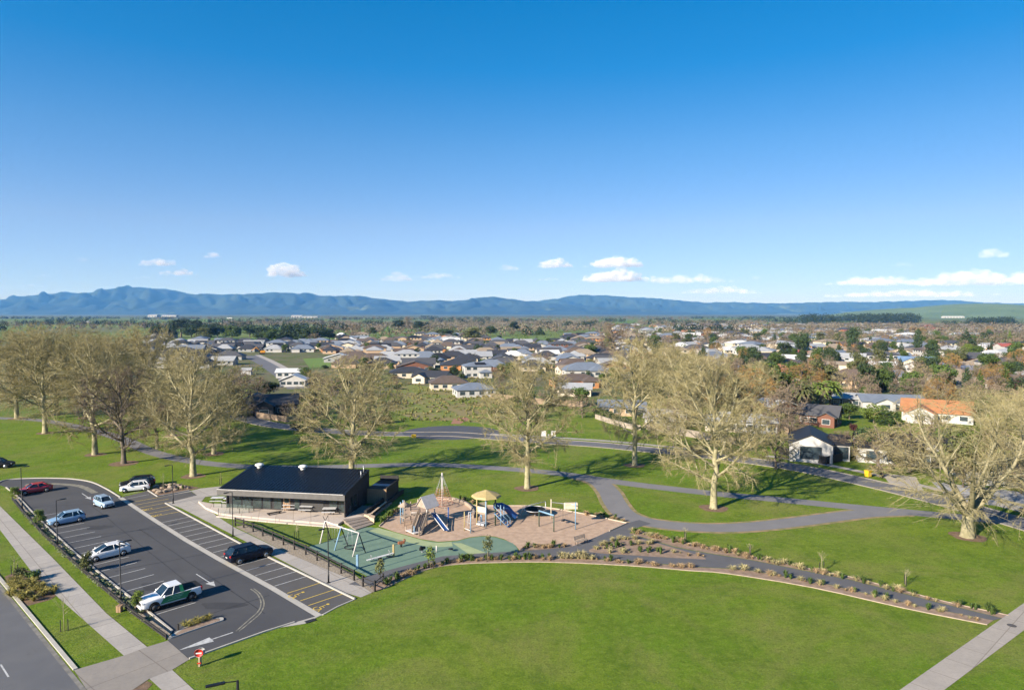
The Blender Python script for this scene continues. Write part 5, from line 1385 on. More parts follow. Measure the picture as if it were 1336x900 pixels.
# random planting between the houses
tr_ = random.Random(5); n_t = 0
KINDS_ = [('bare0', 'grey_twig'), ('bare1', 'grey_twig'), ('bare0', 'grey_twig'), ('round0', 'dark'), ('round1', 'green'), ('round2', 'olive'), ('round0', 'green'), ('cone1', 'dark'), ('bush0', 'green'), ('bush1', 'olive'), ('column0', 'dark'), ('bare2', None)]
NMS = {'bare0': 'bare_tree', 'bare1': 'bare_tree', 'bare2': 'bare_tree', 'cone1': 'conifer_tree', 'cone0': 'conifer_tree', 'column0': 'conifer_tree'}
ADJ = {'grey_twig': 'grey brown bare', None: 'orange twigged', 'dark': 'dark green', 'green': 'green', 'olive': 'olive green', 'plane_twig': 'tan bare'}
tries = 0
while n_t < 330 and tries < 9000:
    tries += 1
    u = tr_.uniform(830, 1345); yy = 150*math.exp(tr_.random()*1.75)
    x = (u-668)/FOC*yy
    if u < 860 and yy < 300: continue
    if u > 1040 and yy < 178: continue
    if P(u, 410+FOC*CAM_H/yy) and yy < 150+max(0, 1000-u)*.02: continue
    kf = tr_.choice(KINDS_); h = tr_.uniform(5, 11) if 'bush' not in kf[0] else tr_.uniform(2, 3.5)
    wd = h*LV[kf[0]][1]/LV[kf[0]][0]*tr_.uniform(.9, 1.2)
    if not free(x, yy, wd*.30): continue
    garden_tree(kf[0], kf[1], NMS.get(kf[0], 'shrub' if 'bush' in kf[0] else 'leafy_tree'), '%s %s %s, %s' % (ADJ[kf[1]], {'b': 'tree', 'r': 'round tree', 'c': 'conifer'}[kf[0][0]] if 'bush' not in kf[0] else 'bush', 'among near houses' if yy < 380 else 'among distant houses', zone(u)), 'tree', (x, yy, 0), h, wd, GT)
    TAKEN.append((x, yy, wd*.3)); n_t += 1
n_t = 0
tries = 0
while n_t < 150 and tries < 6000:
    tries += 1
    u = tr_.uniform(320, 800); yy = 270*math.exp(tr_.random()*.9); x = (u-668)/FOC*yy
    v = 410+FOC*CAM_H/yy
    if 318 < u < 470 and v > 462: continue
    kf = tr_.choice([('bush0', 'green'), ('bush1', 'olive'), ('round1', 'green'), ('bare0', 'grey_twig'), ('round2', 'dark'), ('bush2', 'dark')]); h = tr_.uniform(3, 6) if 'bush' not in kf[0] else tr_.uniform(1.6, 3)
    wd = h*LV[kf[0]][1]/LV[kf[0]][0]
    if not free(x, yy, wd*.22): continue
    garden_tree(kf[0], kf[1], NMS.get(kf[0], 'shrub' if 'bush' in kf[0] else 'leafy_tree'), '%s %s among the subdivision roofs, %s' % (ADJ[kf[1]], 'tree' if 'bush' not in kf[0] else 'bush', zone(u)), 'tree' if 'bush' not in kf[0] else 'shrub', (x, yy, 0), h, wd, GT)
    TAKEN.append((x, yy, wd*.3)); n_t += 1

# taller evergreens standing between the houses on the right
for i in range(85):
    u = gr.uniform(836, 1345); yy = 185*math.exp(gr.random()*1.15); x = (u-668)/FOC*yy; v_ = 410+FOC*CAM_H/yy
    if 1030 < u < 1130 and v_ > 505: continue
    if 1176 < u < 1266 and v_ > 512: continue
    if min([(a-x)**2+(b-yy)**2-(c*.55)**2 for a, b, c in TAKEN]) < 4: continue
    key, lf = gr.choice([('round0', 'dark'), ('round1', 'green'), ('round2', 'dark'), ('cone0', 'dark'), ('cone1', 'green'), ('round0', 'olive'), ('column0', 'dark'), ('bare1', 'grey_twig')])
    h = gr.uniform(6, 11); wd = h*LV[key][1]/LV[key][0]*gr.uniform(.9, 1.2)
    garden_tree(key, lf, NMS.get(key, 'leafy_tree'), 'taller %s %s between the houses, %s' % (ADJ[lf], 'tree' if key[0] in 'br' else 'conifer', zone(u)), 'tree', (x, yy, 0), h, wd, 'taller trees between the houses')
    TAKEN.append((x, yy, wd*.25))
# palms
M['palm'] = LEAF['olive']
def palm(u, v, vt, label, seed):
    p = P(u, v); h = H(vt, p.y)*.86; r = random.Random(seed); t = thing('palm_tree', label, 'palm', p, 0, 'date palms behind the gabled house')
    T = MB(); T.tube([(0, 0, -.1), (.1, 0, h*.5), (0, .1, h)], [.42, .34, .38], 8); T.build('trunk', M['oak_bark'], t)
    F = MB()
    for i in range(90):
        a = i*2.4; el = r.uniform(-.5, 1.3); L = 3.4
        d = Vector((math.cos(a), math.sin(a), 0)); s = Vector((-d.y, d.x, 0)); pts = []
        for k in range(6):
            q = k/5; pts.append(Vector((0, 0, h)) + d*(L*q*math.cos(el*.8)) + Vector((0, 0, L*math.sin(el)*q - 1.9*q*q)))
        for k in range(5):
            w1, w2 = .46*math.sin(PI*(k/5*.85+.1)), .46*math.sin(PI*((k+1)/5*.85+.1)); dr = Vector((0, 0, -.18))
            F.add([pts[k], pts[k+1], pts[k+1]+s*w2+dr, pts[k]+s*w1+dr, pts[k+1]-s*w2+dr, pts[k]-s*w1+dr], [(0, 1, 2, 3), (1, 0, 5, 4)])
    F.build('crown', LEAF['olive'] if seed % 2 else LEAF['lime'], t)
palm(1046, 541, 501, 'date palm with wide drooping crown, leftmost of three', 1); palm(1070, 536, 500, 'date palm in the middle of three, yellowish crown', 2); palm(1083, 534, 498, 'date palm with upright crown, rightmost of three', 4)

# hedge, rough bank, front walls
for i, (u, v) in enumerate([(785, 546), (797, 548.5), (808, 551), (820, 553.5)]):
    pass
def hedge_run(pts, h, label, leaf='dark', name='hedge', wd=1.2):
    cs = []; rs = []
    for a, b in zip(pts[:-1], pts[1:]):
        n = max(2, int((b-a).length/.7))
        for i in range(n):
            q = a.lerp(b, (i+rng.random())/n); cs.append((q.x, q.y, h*rng.uniform(.3, .7))); rs.append(h*.38)
    V, F = leaf_cloud(len(cs), cs, rs, int(len(cs)*90), .24)
    o = np_mesh(name, V, F, LEAF[leaf]); return tag(o, label, 'hedge')
hedge_run([P(776, 541), P(800, 549), P(822, 556)], 2.2, 'dark clipped hedge in front of the pale blue grey roof')
hedge_run([P(380, 560), P(410, 566)], 1.8, 'dark hedge beside the street left of the cafe tree')
def wall_run(name, pts, h, th, m, label, cat):
    mb = MB(); mb.ribbon(pts, th, 0, h); mb.ribbon(pts, th+.08, h+.004, h+.06)
    return tag(mb.build(name, m), label, cat)
wall_run('garden_wall', [P(777, 546), P(800, 553.5), P(824, 560), P(836, 561)], 1.1, .3, mat('cream block wall', (.38, .32, .26), .9, (.26, .22, .18), 1.5), 'low cream garden wall below the clipped hedge', 'wall')
wall_run('garden_fence', [P(1016, 592), P(1050, 600.5), P(1078, 606), P(1105, 600)], 1.4, .12, mat('black paling', (.016, .016, .018), .7), 'black paling fence in front of the white gabled house', 'fence')
wall_run('garden_fence', [P(1000, 560), P(1030, 568)], 1.6, .1, M['timberfence'], 'weathered timber fence left of the white gabled house', 'fence')
wall_run('garden_fence', [P(640, 520), P(700, 527), P(760, 531)], 1.7, .1, M['timberfence'], 'timber fence behind the grassy slope by the playground tree', 'fence')
wall_run('garden_fence', [P(843, 560), P(900, 570), P(960, 580)], 1.5, .1, mat('pale paling', (.30, .255, .21), .9), 'pale timber fence along the far side of the street', 'fence')
wall_run('garden_fence', [P(335, 545), P(375, 551), P(392, 548)], 1.4, .1, M['timberfence'], 'timber fence in front of the dark houses on the left', 'fence')

sheet('rough_grass', PX([(515, 500), (600, 507), (668, 516), (700, 545), (660, 556), (600, 549), (545, 548), (505, 535)]), .012, mat('rough bank grass', (.150, .175, .030), .95, (.21, .17, .07), .10, lo=.42, hi=.58))
# ------------------------------------------------------------------ woods, shelter belts and rough ground far off: masses nobody could count
def mass(name, lab, regions, n, size, hgt, m, seed, flat=0.0):
    """regions: (u0, u1, Y0, Y1)"""
    nr = np.random.RandomState(seed); Vs = []; Fs = []; o = 0
    area = np.array([abs(u1-u0)*(Y1-Y0)**.5 for u0, u1, Y0, Y1 in regions]); cnts = (n*area/area.sum()).astype(int)
    for (u0, u1, Y0, Y1), c in zip(regions, cnts):
        nc = max(4, c//26)
        Y = Y0+(Y1-Y0)*nr.rand(nc); u = u0+(u1-u0)*nr.rand(nc); x = (u-668)/FOC*Y
        h = hgt*nr.uniform(.55, 1.1, nc); cs = np.stack([x, Y, h*.5], 1); rs = h*.48
        V, F = leaf_cloud(seed+c, cs, rs, c, size, flat)
        Vs.append(V); Fs.append(F+o); o += len(V)
    ob = np_mesh(name, np.concatenate(Vs), np.concatenate(Fs), m)
    return tag(ob, lab, 'woodland', kind='stuff')
M['brownwood'] = mat('leafless woodland', (.205, .175, .130), .95, (.145, .130, .095), .012, spec=.1, lo=.4, hi=.6)
M['mixwood'] = mat('mixed woodland', (.11, .105, .06), .95, (.17, .13, .095), .02, spec=.1, lo=.4, hi=.6)
M['pinewood'] = mat('pine plantation', (.033, .050, .028), .95, (.022, .035, .020), .05, spec=.1)
mass('woodland', 'brown leafless woodland across the plain', [(430, 640, 1000, 1500), (640, 800, 950, 1700), (560, 780, 1500, 2400), (290, 460, 1300, 2000), (1000, 1340, 1000, 1400), (1190, 1345, 760, 1100), (830, 1000, 1300, 2000)], 80000, 1.6, 10, M['brownwood'], 3, .7)
mass('woodland', 'mixed brown and green trees over the middle plain', [(0, 330, 1000, 1500), (400, 700, 760, 1000), (850, 1330, 900, 1300), (200, 900, 2600, 3600), (700, 830, 900, 1500)], 34000, 1.7, 11, M['mixwood'], 4, .6)
mass('shelter_belt', 'dark green tree belts across the plain', [(190, 330, 1150, 1180), (330, 470, 1050, 1080), (20, 190, 1500, 1540), (480, 560, 1250, 1290), (560, 700, 1750, 1790), (250, 420, 1800, 1850), (840, 960, 1500, 1540), (960, 1040, 2000, 2050), (430, 640, 2500, 2560), (0, 160, 3000, 3060), (900, 1200, 3000, 3060), (-5, 12, 980, 1000), (-5, 10, 1350, 1380), (600, 632, 1500, 1520), (549, 572, 3900, 4100), (848, 876, 2300, 2360), (990, 1010, 3300, 3400), (655, 665, 1800, 1830), (735, 770, 1150, 1250), (700, 720, 1300, 1340), (430, 442, 1250, 1300), (470, 500, 1500, 1530), (1020, 1100, 1500, 1560), (880, 960, 900, 930), (1230, 1336, 1300, 1330), (60, 120, 2100, 2140), (170, 260, 2600, 2650), (760, 780, 1300, 1400), (785, 815, 1900, 2000)], 46000, 1.9, 13, M['pinewood'], 5, .4)
mass('pine_plantation', 'dark pine plantation on the right below the blue range', [(1043, 1062, 1750, 1900), (1060, 1080, 1800, 1900), (1080, 1140, 1900, 2000), (1120, 1198, 1700, 1900), (1145, 1190, 1800, 2000)], 14000, 2.6, 26, M['pinewood'], 6)
mass('pine_plantation', 'second dark pine block at the foot of the green hill', [(1264, 1320, 1500, 1600), (1290, 1322, 1500, 1600)], 5000, 2.2, 18, M['pinewood'], 7)
mass('scrub', 'rough tan and green scrub on the bank behind the park', [(515, 690, 168, 262), (560, 640, 262, 290), (400, 520, 200, 280), (298, 342, 232, 350), (296, 330, 175, 235)], 40000, .34, .6, mat('rough scrub', (.27, .225, .10), .95, (.15, .185, .04), .09, lo=.4, hi=.6), 8)
mass('garden_trees', 'distant garden trees and hedges running together among the far roofs', [(806, 1345, 520, 1250), (806, 1345, 520, 900), (1190, 1345, 450, 700)], 52000, 1.0, 7.5, M['mixwood'], 10, .4)
mass('garden_trees', 'small dark green garden trees running together among the far roofs', [(806, 1345, 480, 1100), (1000, 1345, 500, 800), (330, 800, 520, 800)], 16000, .8, 6, LEAF['green'], 12, .3)
for nm, pts in (('paddock', [(640, 448), (735, 449), (735, 440.5), (632, 440)]), ('paddock', [(225, 446), (440, 449), (440, 441), (228, 440)]), ('paddock', [(485, 444), (545, 446), (540, 437), (500, 438)]), ('paddock', [(395, 468), (440, 466), (432, 478), (404, 480)]),
                ('paddock', [(860, 424), (1000, 425), (1000, 420), (860, 419)]), ('paddock', [(225, 420.5), (330, 420.5), (330, 416.5), (225, 416.5)]), ('paddock', [(-20, 442), (12, 442), (10, 432), (-20, 432)]), ('paddock', [(1060, 456), (1120, 455), (1115, 443), (1070, 445)])):
    sheet(nm, PX(pts), .02, mat('paddock grass', (.13, .205, .035), .95, (.10, .165, .03), .02))
# ------------------------------------------------------------------ the cafe pavilion with terrace
M['blackmetal'] = mat('black metal roofing', (.005, .008, .015), .38, (.007, .011, .020), .5, spec=.30)
M['blackboard'] = mat('black stained boards', (.022, .020, .020), .75, (.035, .031, .03), 3)
M['fascia'] = mat('grey fascia', (.125, .118, .112), .6, (.10, .095, .09), 2)
M['flashing'] = mat('pale flashing', (.55, .53, .5), .5)
def board_mat(name, a, c, step=.14, axis='X'):
    m, nt, b = newmat(name); p = node(nt, 'ShaderNodeTexCoord').outputs['Object']
    k = mix(nt, ramp(nt, noise(nt, p, 2.5, 5, .7), .3, .7), a, c)
    wv = node(nt, 'ShaderNodeTexWave'); wv.inputs['Scale'].default_value = PI/step/10; wv.bands_direction = axis; wv.inputs['Distortion'].default_value = 0
    nt.links.new(p, wv.inputs['Vector'])
    k = mix(nt, ramp(nt, wv.outputs[1], .02, .16), tuple(x*.35 for x in c), k)
    nt.links.new(k, b.inputs['Base Color']); b.inputs['Roughness'].default_value = .8
    return m
M['cedar'] = board_mat('cedar boards', (.36, .225, .125), (.27, .165, .095), .3)
M['deck'] = board_mat('grey timber decking', (.30, .245, .20), (.23, .19, .155), .14, 'Y')
M['pale_timber'] = mat('pale sawn timber', (.52, .40, .28), .8, (.44, .33, .23), 2)
M['steel'] = mat('galvanised steel', (.50, .51, .52), .45, (.40, .41, .42), 3, metal=.6)
M['black'] = mat('black powder coat', (.012, .012, .013), .45)
M['clear'] = None
def clear_glass():
    m, nt, b = newmat('balustrade glass')
    b.inputs['Base Color'].default_value = (.25, .34, .31, 1); b.inputs['Roughness'].default_value = .03
    b.inputs['Alpha'].default_value = .09; setspec(b, .5)
    return m
M['clear'] = clear_glass()
cafA = Vector((-39.7, 91.0, 0)); cafR = R(-9.3); cex = Vector((math.cos(cafR), math.sin(cafR), 0)); cey = Vector((-cex.y, cex.x, 0))
def CL(u, v, z=0.0):
    d = P(u, v, z)-cafA; return Vector((d.dot(cex), d.dot(cey), z))
def cafe():
    t = thing('cafe_pavilion', 'black roofed cafe pavilion with monopitch roof beside the car park', 'cafe', cafA, cafR)
    Wd, Dp, zf, zr, fl = 18.1, 8.9, 3.28, 4.62, .30
    sl = (zr-zf)/Dp
    mb = MB()       # roof: a thin slab with standing seams
    mb.add([(0,0,zf),(Wd,0,zf),(Wd,Dp,zr),(0,Dp,zr),(0,0,zf-.10),(Wd,0,zf-.10),(Wd,Dp,zr-.10),(0,Dp,zr-.10)], [(0,1,2,3),(7,6,5,4),(1,5,6,2),(3,7,4,0),(2,6,7,3),(0,4,5,1)])
    for i in range(1, 36):
        x = i*Wd/36
        mb.add([(x-.018,.05,zf+.006),(x+.018,.05,zf+.006),(x+.018,Dp-.05,zr-.006),(x-.018,Dp-.05,zr-.006),(x-.018,.05,zf+.06),(x+.018,.05,zf+.06),(x+.018,Dp-.05,zr+.05),(x-.018,Dp-.05,zr+.05)], [(4,5,6,7),(0,1,5,4),(1,2,6,5),(3,0,4,7),(2,3,7,6)])
    roof = mb.build('roof', M['blackmetal'], t)
    mb = MB(); mb.box((Wd/2, -.045, zf-.40), (Wd+.06, .08, .74)); mb.box((Wd/2, .9, zf-.72), (Wd-.06, 1.8, .04)); mb.build('fascia', M['fascia'], t)
    mb = MB(); mb.box((Wd/2-.1, -.06, zf+.01), (Wd-.15, .14, .06)); mb.build('gutter', M['flashing'], t)
    mb = MB()
    ys = 2.0
    def wallp(x0, y0, x1, y1, za, zb_):
        n = Vector((y1-y0, -(x1-x0), 0)).normalized()*.07
        mb.add([(x0-n.x,y0-n.y,fl-.3),(x1-n.x,y1-n.y,fl-.3),(x1-n.x,y1-n.y,zb_),(x0-n.x,y0-n.y,za),(x0+n.x,y0+n.y,fl-.3),(x1+n.x,y1+n.y,fl-.3),(x1+n.x,y1+n.y,zb_),(x0+n.x,y0+n.y,za)], [(0,1,2,3),(7,6,5,4),(0,4,5,1),(1,5,6,2),(3,2,6,7),(0,3,7,4)])
    zt = lambda y: zf-.12+sl*y
    wallp(.3, ys, Wd-.1, ys, zt(ys), zt(ys)); wallp(.3, Dp-.2, Wd-.1, Dp-.2, zt(Dp-.2), zt(Dp-.2))
    wallp(.25, ys-.3, .25, Dp-.15, zt(ys-.3), zt(Dp-.15)); wallp(Wd-.08, .12, Wd-.08, Dp-.15, zt(.12), zt(Dp-.15))
    mb.build('wall', M['blackboard'], t)
    # glazing along the front
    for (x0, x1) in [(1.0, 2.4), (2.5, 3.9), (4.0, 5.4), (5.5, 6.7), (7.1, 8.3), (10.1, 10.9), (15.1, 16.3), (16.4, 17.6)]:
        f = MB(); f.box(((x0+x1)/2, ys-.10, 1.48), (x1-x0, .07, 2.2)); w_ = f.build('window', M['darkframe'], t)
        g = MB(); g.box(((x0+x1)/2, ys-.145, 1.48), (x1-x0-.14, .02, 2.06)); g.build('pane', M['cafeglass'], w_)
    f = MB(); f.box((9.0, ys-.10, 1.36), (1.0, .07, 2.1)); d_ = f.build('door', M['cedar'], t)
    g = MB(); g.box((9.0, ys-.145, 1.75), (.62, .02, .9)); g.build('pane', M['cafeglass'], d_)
    g = MB(); g.tube([(9.36, ys-.2, 1.1), (9.36, ys-.2, 1.7)], .02, 6); g.build('handle', M['steel'], d_)
    f = MB(); f.box((12.7, ys-.10, 1.32), (3.2, .06, 1.95)); f.build('roller_shutter', board_mat('grey roller shutter', (.055, .052, .05), (.045, .042, .04), .1, 'Z'), t)  # shutter colour darkened to deepen the shade under the roof
    for x in (Wd-.9, Wd-.2): pass
    f = MB(); f.box((Wd+.02, 5.2, 1.5), (.05, 1.0, 2.1)); sd_ = f.build('door', M['blackboard'], t)
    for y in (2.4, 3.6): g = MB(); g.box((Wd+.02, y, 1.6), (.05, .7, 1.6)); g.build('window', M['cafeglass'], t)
    # cowls and flues on the roof
    for (u, v) in ((344, 608), (398.5, 611)):
        q = CL(u, v, zr-.2); q.y = min(q.y, Dp-.9); z0 = zf+sl*q.y; c = MB()
        c.lathe([(.36, z0-.1), (.36, z0+.30)], (q.x, q.y, 0), 14); c.lathe([(.62, z0+.30), (.66, z0+.40), (.52, z0+.56), (.2, z0+.64)], (q.x, q.y, 0), 14); c.build('roof_cowl', M['whitepaint'], roof)
    for (u, v, h) in ((471, 621, .55), (474.5, 618, .8)):
        q = CL(u, v, zr-.4); z0 = zf+sl*q.y; c = MB(); c.tube([(q.x, q.y, z0-.1), (q.x, q.y, z0+h)], .07, 8); c.lathe([(.13, z0+h), (.13, z0+h+.07), (.03, z0+h+.14)], (q.x, q.y, 0), 10); c.build('flue', M['steel'], roof)
    # the low cedar annexe at the right end
    a0, a1 = CL(504.5, 656, .2), CL(520, 646, .2)
    ax1 = a0.x; ay0 = a0.y; ay1 = ay0+5.2; h = 2.15
    c = MB(); c.box(((Wd+.05+ax1)/2, (ay0+ay1)/2, h/2), (ax1-Wd-.05, ay1-ay0, h)); an = c.build('annexe', M['blackboard'], t)
    c = MB(); c.box(((Wd+.05+ax1)/2, ay0-.035, h/2+.02), (ax1-Wd-.05, .06, h-.04)); c.build('cladding', M['cedar'], an)
    c = MB(); x0 = Wd+.1
    c.box(((x0+ax1)/2, ay1, h+.35), (ax1-x0, .16, .7)); c.box((ax1+.0, (ay0+ay1)/2, h+.12), (.16, ay1-ay0+.1, .26)); c.build('parapet', M['blackboard'], an)
    c = MB(); c.box(((x0+ax1)/2-.1, ay0+2.2, h+.03), (ax1-x0-.3, 1.2, .05)); c.build('skylight', M['blueglass'], an)
M['cafeglass'] = mat('cafe glazing', (.018, .028, .030), .06, (.05, .066, .064), .8, spec=.5)  # glass colour darkened as part of the shade painted under the roof
M['blueglass'] = mat('blue skylight', (.05, .16, .26), .15)
M['whitepaint'] = mat('white enamel', (.72, .72, .71), .4, (.62, .62, .61), 2)
cafe()
def CW(x, y, z=0.0): return cafA + cex*x + cey*y + Vector((0, 0, z))
def terrace():
    mb = MB()
    pts = [CW(-2.6, 3.2), CW(.2, 3.4), CW(.2, 2.0), CW(18.0, 2.0), CW(18.05, 3.2), CW(20.6, 2.8), P(474, 677), P(447, 682), P(441, 686), P(360, 679.5), P(300, 674), P(284, 671), P(268, 664), P(259, 656)]
    mb.prism(pts, 0, .28)
    mb.ribbon([P(284, 673.6), P(300, 675.5), P(360, 681.3), P(446, 688.4)], .55, 0, .14, off=.0)
    tag(mb.build('terrace', M['terrace']), kind='structure')
    # timber side deck and steps
    s = thing('timber_steps', 'broad grey timber steps from the terrace down to the green play surface', 'steps', P(467, 684), cafR)
    o = P(467, 684); 
    def loc(p): d = p-o; return Vector((d.dot(cex), d.dot(cey), 0))
    A0, A1 = loc(P(447, 681)), loc(P(474, 676.5)); B0, B1 = loc(P(464, 692)), loc(P(488, 684))
    for i in range(4):
        z = .30-.075*i; f0 = i/4; c = MB(); 
        pa, pb = A0.lerp(B0, f0), A1.lerp(B1, f0); qa, qb = A0.lerp(B0, (i+1)/4 if i < 3 else 1.0), A1.lerp(B1, (i+1)/4 if i < 3 else 1.0)
        c.prism([pa, pb, qb, qa], 0, z+.06); c.build('tread', M['deck'], s)
    r = thing('timber_ramp', 'timber ramp with black capped side walls right of the cafe', 'ramp', P(490, 668), 0)
    o2 = P(490, 668)
    for (pts_, w_, h, m) in (([P(477, 675), P(503, 655.5)], .35, .95, 'blackboard'), ([P(485, 675.5), P(506, 658.5), P(526, 643)], .22, .62, 'blackboard')):
        c = MB(); c.ribbon([q-o2 for q in pts_], w_, 0, h); c.build('side_wall', M[m], r)
    c = MB(); c.ribbon([P(485, 675.5)-o2, P(504, 660)-o2], .26, .625, .68); c.build('cap_rail', M['pale_timber'], r)
    c = MB(); c.ribbon([P(480, 676)-o2, P(506, 656.5)-o2], 1.3, 0, .22); c.build('ramp_deck', M['deck'], r)
    c = MB(); c.prism([P(475, 675.5)-o2, P(481.5, 677.8)-o2, P(486.5, 674)-o2, P(480, 672.5)-o2], 0, .5); c.prism([P(481.5, 679.5)-o2, P(488, 682)-o2, P(489.5, 678)-o2, P(484, 676.5)-o2], 0, .55); c.build('end_post', M['pale_timber'], r)
terrace()
sheet('side_deck', [CW(18.2, 1.6), CW(21.3, 1.2), CW(21.6, 5.2), CW(18.2, 5.8)], .30, M['deck'], z0=0)
# glass balustrades and the glass wind screen
def balustrade(pts, h, label, z=.0):
    o = pts[0].copy(); o.z = 0; t = thing('glass_balustrade', label, 'balustrade', o)
    for a, b in zip(pts[:-1], pts[1:]):
        n = max(1, round((b-a).length/1.15)); 
        for i in range(n+1):
            q = a.lerp(b, i/n)-o; c = MB(); c.box((q.x, q.y, z+h/2), (.05, .05, h)); c.build('post', M['black'], t)
        a2, b2 = a-o, b-o; d = (b2-a2).normalized()*.04; m_ = MB(); nn_ = Vector((-d.y, d.x, 0)).normalized()*.006
        p0, p1 = a2+d, b2-d
        m_.ribbon([p0, p1], .012, z+.08, z+h-.05); m_.build('glass_panel', M['clear'], t)
balustrade([P(279, 664), P(300, 665.5), P(331.5, 668.5)], .95, 'glass balustrade with black posts along the upper terrace edge')
balustrade([P(285, 672), P(300, 672.5), P(325, 671.5), P(331, 669)], .95, 'glass balustrade along the lower edge of the terrace ramp')
balustrade([CW(17.2, 1.9), CW(18.6, .9)], 1.35, 'small glass wind screen at the right corner of the cafe', .28)
# picnic tables
def picnic():
    t = thing('picnic_table', 'x', 'table', group='picnic tables on the cafe terrace')
    c = MB(); [c.box((0, -.36+.18*i, .76), (1.75, .165, .045)) for i in range(5)]; c.build('tabletop', M['palegrey'], t)
    for s in (-1, 1):
        c = MB(); c.box((0, s*.78, .45), (1.75, .26, .045)); c.build('bench', M['palegrey'], t)
        c = MB(); c.tube([(s*.6, -.42, 0), (s*.6, -.12, .73)], .03, 6); c.tube([(s*.6, .42, 0), (s*.6, .12, .73)], .03, 6); c.tube([(s*.6, -.82, .41), (s*.6, .82, .41)], .03, 6); c.build('leg_frame', M['black'], t)
    return t
M['palegrey'] = mat('pale grey slats', (.52, .52, .53), .7, (.44, .44, .45), 3)
pic = picnic(); index_children(pic)
PT = [(284.5, 655.5, 'leftmost picnic table on the terrace under the eave corner'), (301, 657, 'picnic table behind the glass balustrade, second along'), (318.5, 658.5, 'picnic table at the right end of the glass balustrade'), (334.5, 660, 'picnic table in front of the cafe windows left of the door'),
      (378, 665, 'picnic table right of the cafe door with dark benches'), (400.5, 667, 'picnic table before the grey roller shutter'), (430, 670, 'rightmost picnic table beside the glass wind screen')]
for i, (u, v, lab) in enumerate(PT):
    o = pic if i == 0 else copy_tree(pic); o.location = P(u, v, .28); o.location.z = .28; o.rotation_euler = (0, 0, cafR+R(8+(-1)**i*4)); o['label'] = lab
# benches and a planter cube on the terrace edge
c = MB(); c.box((0, 0, .23), (1.9, .42, .08)); c.box((-.7, 0, .1), (.1, .36, .2)); c.box((.7, 0, .1), (.1, .36, .2))
tag(c.build('low_bench', M['blackboard'], None, P(358, 670.5, .28), R(38)), 'low dark slab bench lying diagonal on the pale terrace', 'bench')

# ------------------------------------------------------------------ fences
def rail_fence(name, pts, label, h, rails, step, pw, m, rail_r):
    o = pts[0].copy(); t = thing(name, label, 'fence', o); n_all = 0
    for a, b in zip(pts[:-1], pts[1:]):
        n = max(1, round((b-a).length/step)); d = (b-a).normalized(); rz = math.atan2(d.y, d.x)
        for i in range(n+1):
            if i == 0 and n_all: continue
            q = a.lerp(b, i/n)-o; c = MB(); c.box((q.x, q.y, h/2), (pw, pw, h), rz, bev=.01); c.build('post', m, t); n_all += 1
        for z in rails:
            c = MB(); mid = (a+b)/2-o; c.box((mid.x, mid.y, z), ((b-a).length+.02, rail_r, rail_r*1.5), rz); c.build('rail', m, t)
rail_fence('post_and_rail_fence', [P(307, 686), P(318, 688.5), P(399, 723.5), P(462, 757)], 'black post and rail fence between foot path and playground', 1.12, (.98, .52), 2.5, .15, M['blackboard'], .09)
rail_fence('post_and_rail_fence', [P(473.5, 765), P(489, 771.5), P(500, 762)], 'short black fence return at the lower corner of the play path', 1.12, (.9, .5), 2.6, .16, M['blackboard'], .05)
rail_fence('knee_rail_fence', lfence, 'low dark knee rail along the grass left of the car park', .48, (.40, .14), 2.6, .10, M['blackboard'], .085)

# ------------------------------------------------------------------ lamps
def lamp(h=5.6, arm=.9):
    t = thing('street_lamp', 'x', 'lamp', group='black lamp posts of the car park')
    c = MB(); c.tube([(0, 0, 0), (0, 0, .9), (0, 0, .92), (0, 0, h)], [.085, .085, .06, .045], 8); c.build('pole', M['black'], t)
    c = MB(); c.tube([(0, 0, h-.04), (arm*.5, 0, h+.03)], .03, 6); c.build('arm', M['black'], t)
    c = MB(); c.box((arm*.78, 0, h+.03), (.62, .26, .09), bev=.02); hd = c.build('lamp_head', M['black'], t)
    c = MB(); c.box((arm*.8, 0, h-.022), (.42, .2, .012)); c.build('lens', M['palegrey'], hd)
    c = MB(); c.box((0, 0, .02), (.32, .32, .04)); c.build('base_plate', M['black'], t)
    return t
lp = lamp(); index_children(lp)
aR = math.atan2(cn.y, cn.x)
LP = [(29, 664.5, 609, aR, 'lamp post beside the red car at the top of the left planter'), (75, 712, 652, aR, 'lamp post in the left planter in front of the silver blue hatchback'), (158, 786, 707, aR, 'lamp post in the left planter in front of the white liftback'),
      (226, 656.5, 606, aR+PI, 'lamp post at the upper corner of the bays near the rock garden'), (304, 699, 641, aR+PI, 'lamp post on the grass strip in front of the cafe'), (428.7, 760, 688, aR+PI, 'lamp post on the grass strip beside the swings')]
for i, (u, v, vt, rz, lab) in enumerate(LP):
    o = lp if i == 0 else copy_tree(lp); p = P(u, v); o.location = p; o.rotation_euler = (0, 0, rz); o['label'] = lab; o.scale = (1, 1, H(vt, p.y)/5.65)
o = copy_tree(lp); q = at(301, 39.2); o.location = q; o.rotation_euler = (0, 0, R(205)); o['label'] = 'lamp post cut by the bottom edge, only its head in view'; o.scale = (1.7, 1, H(886, q.y)/5.65)

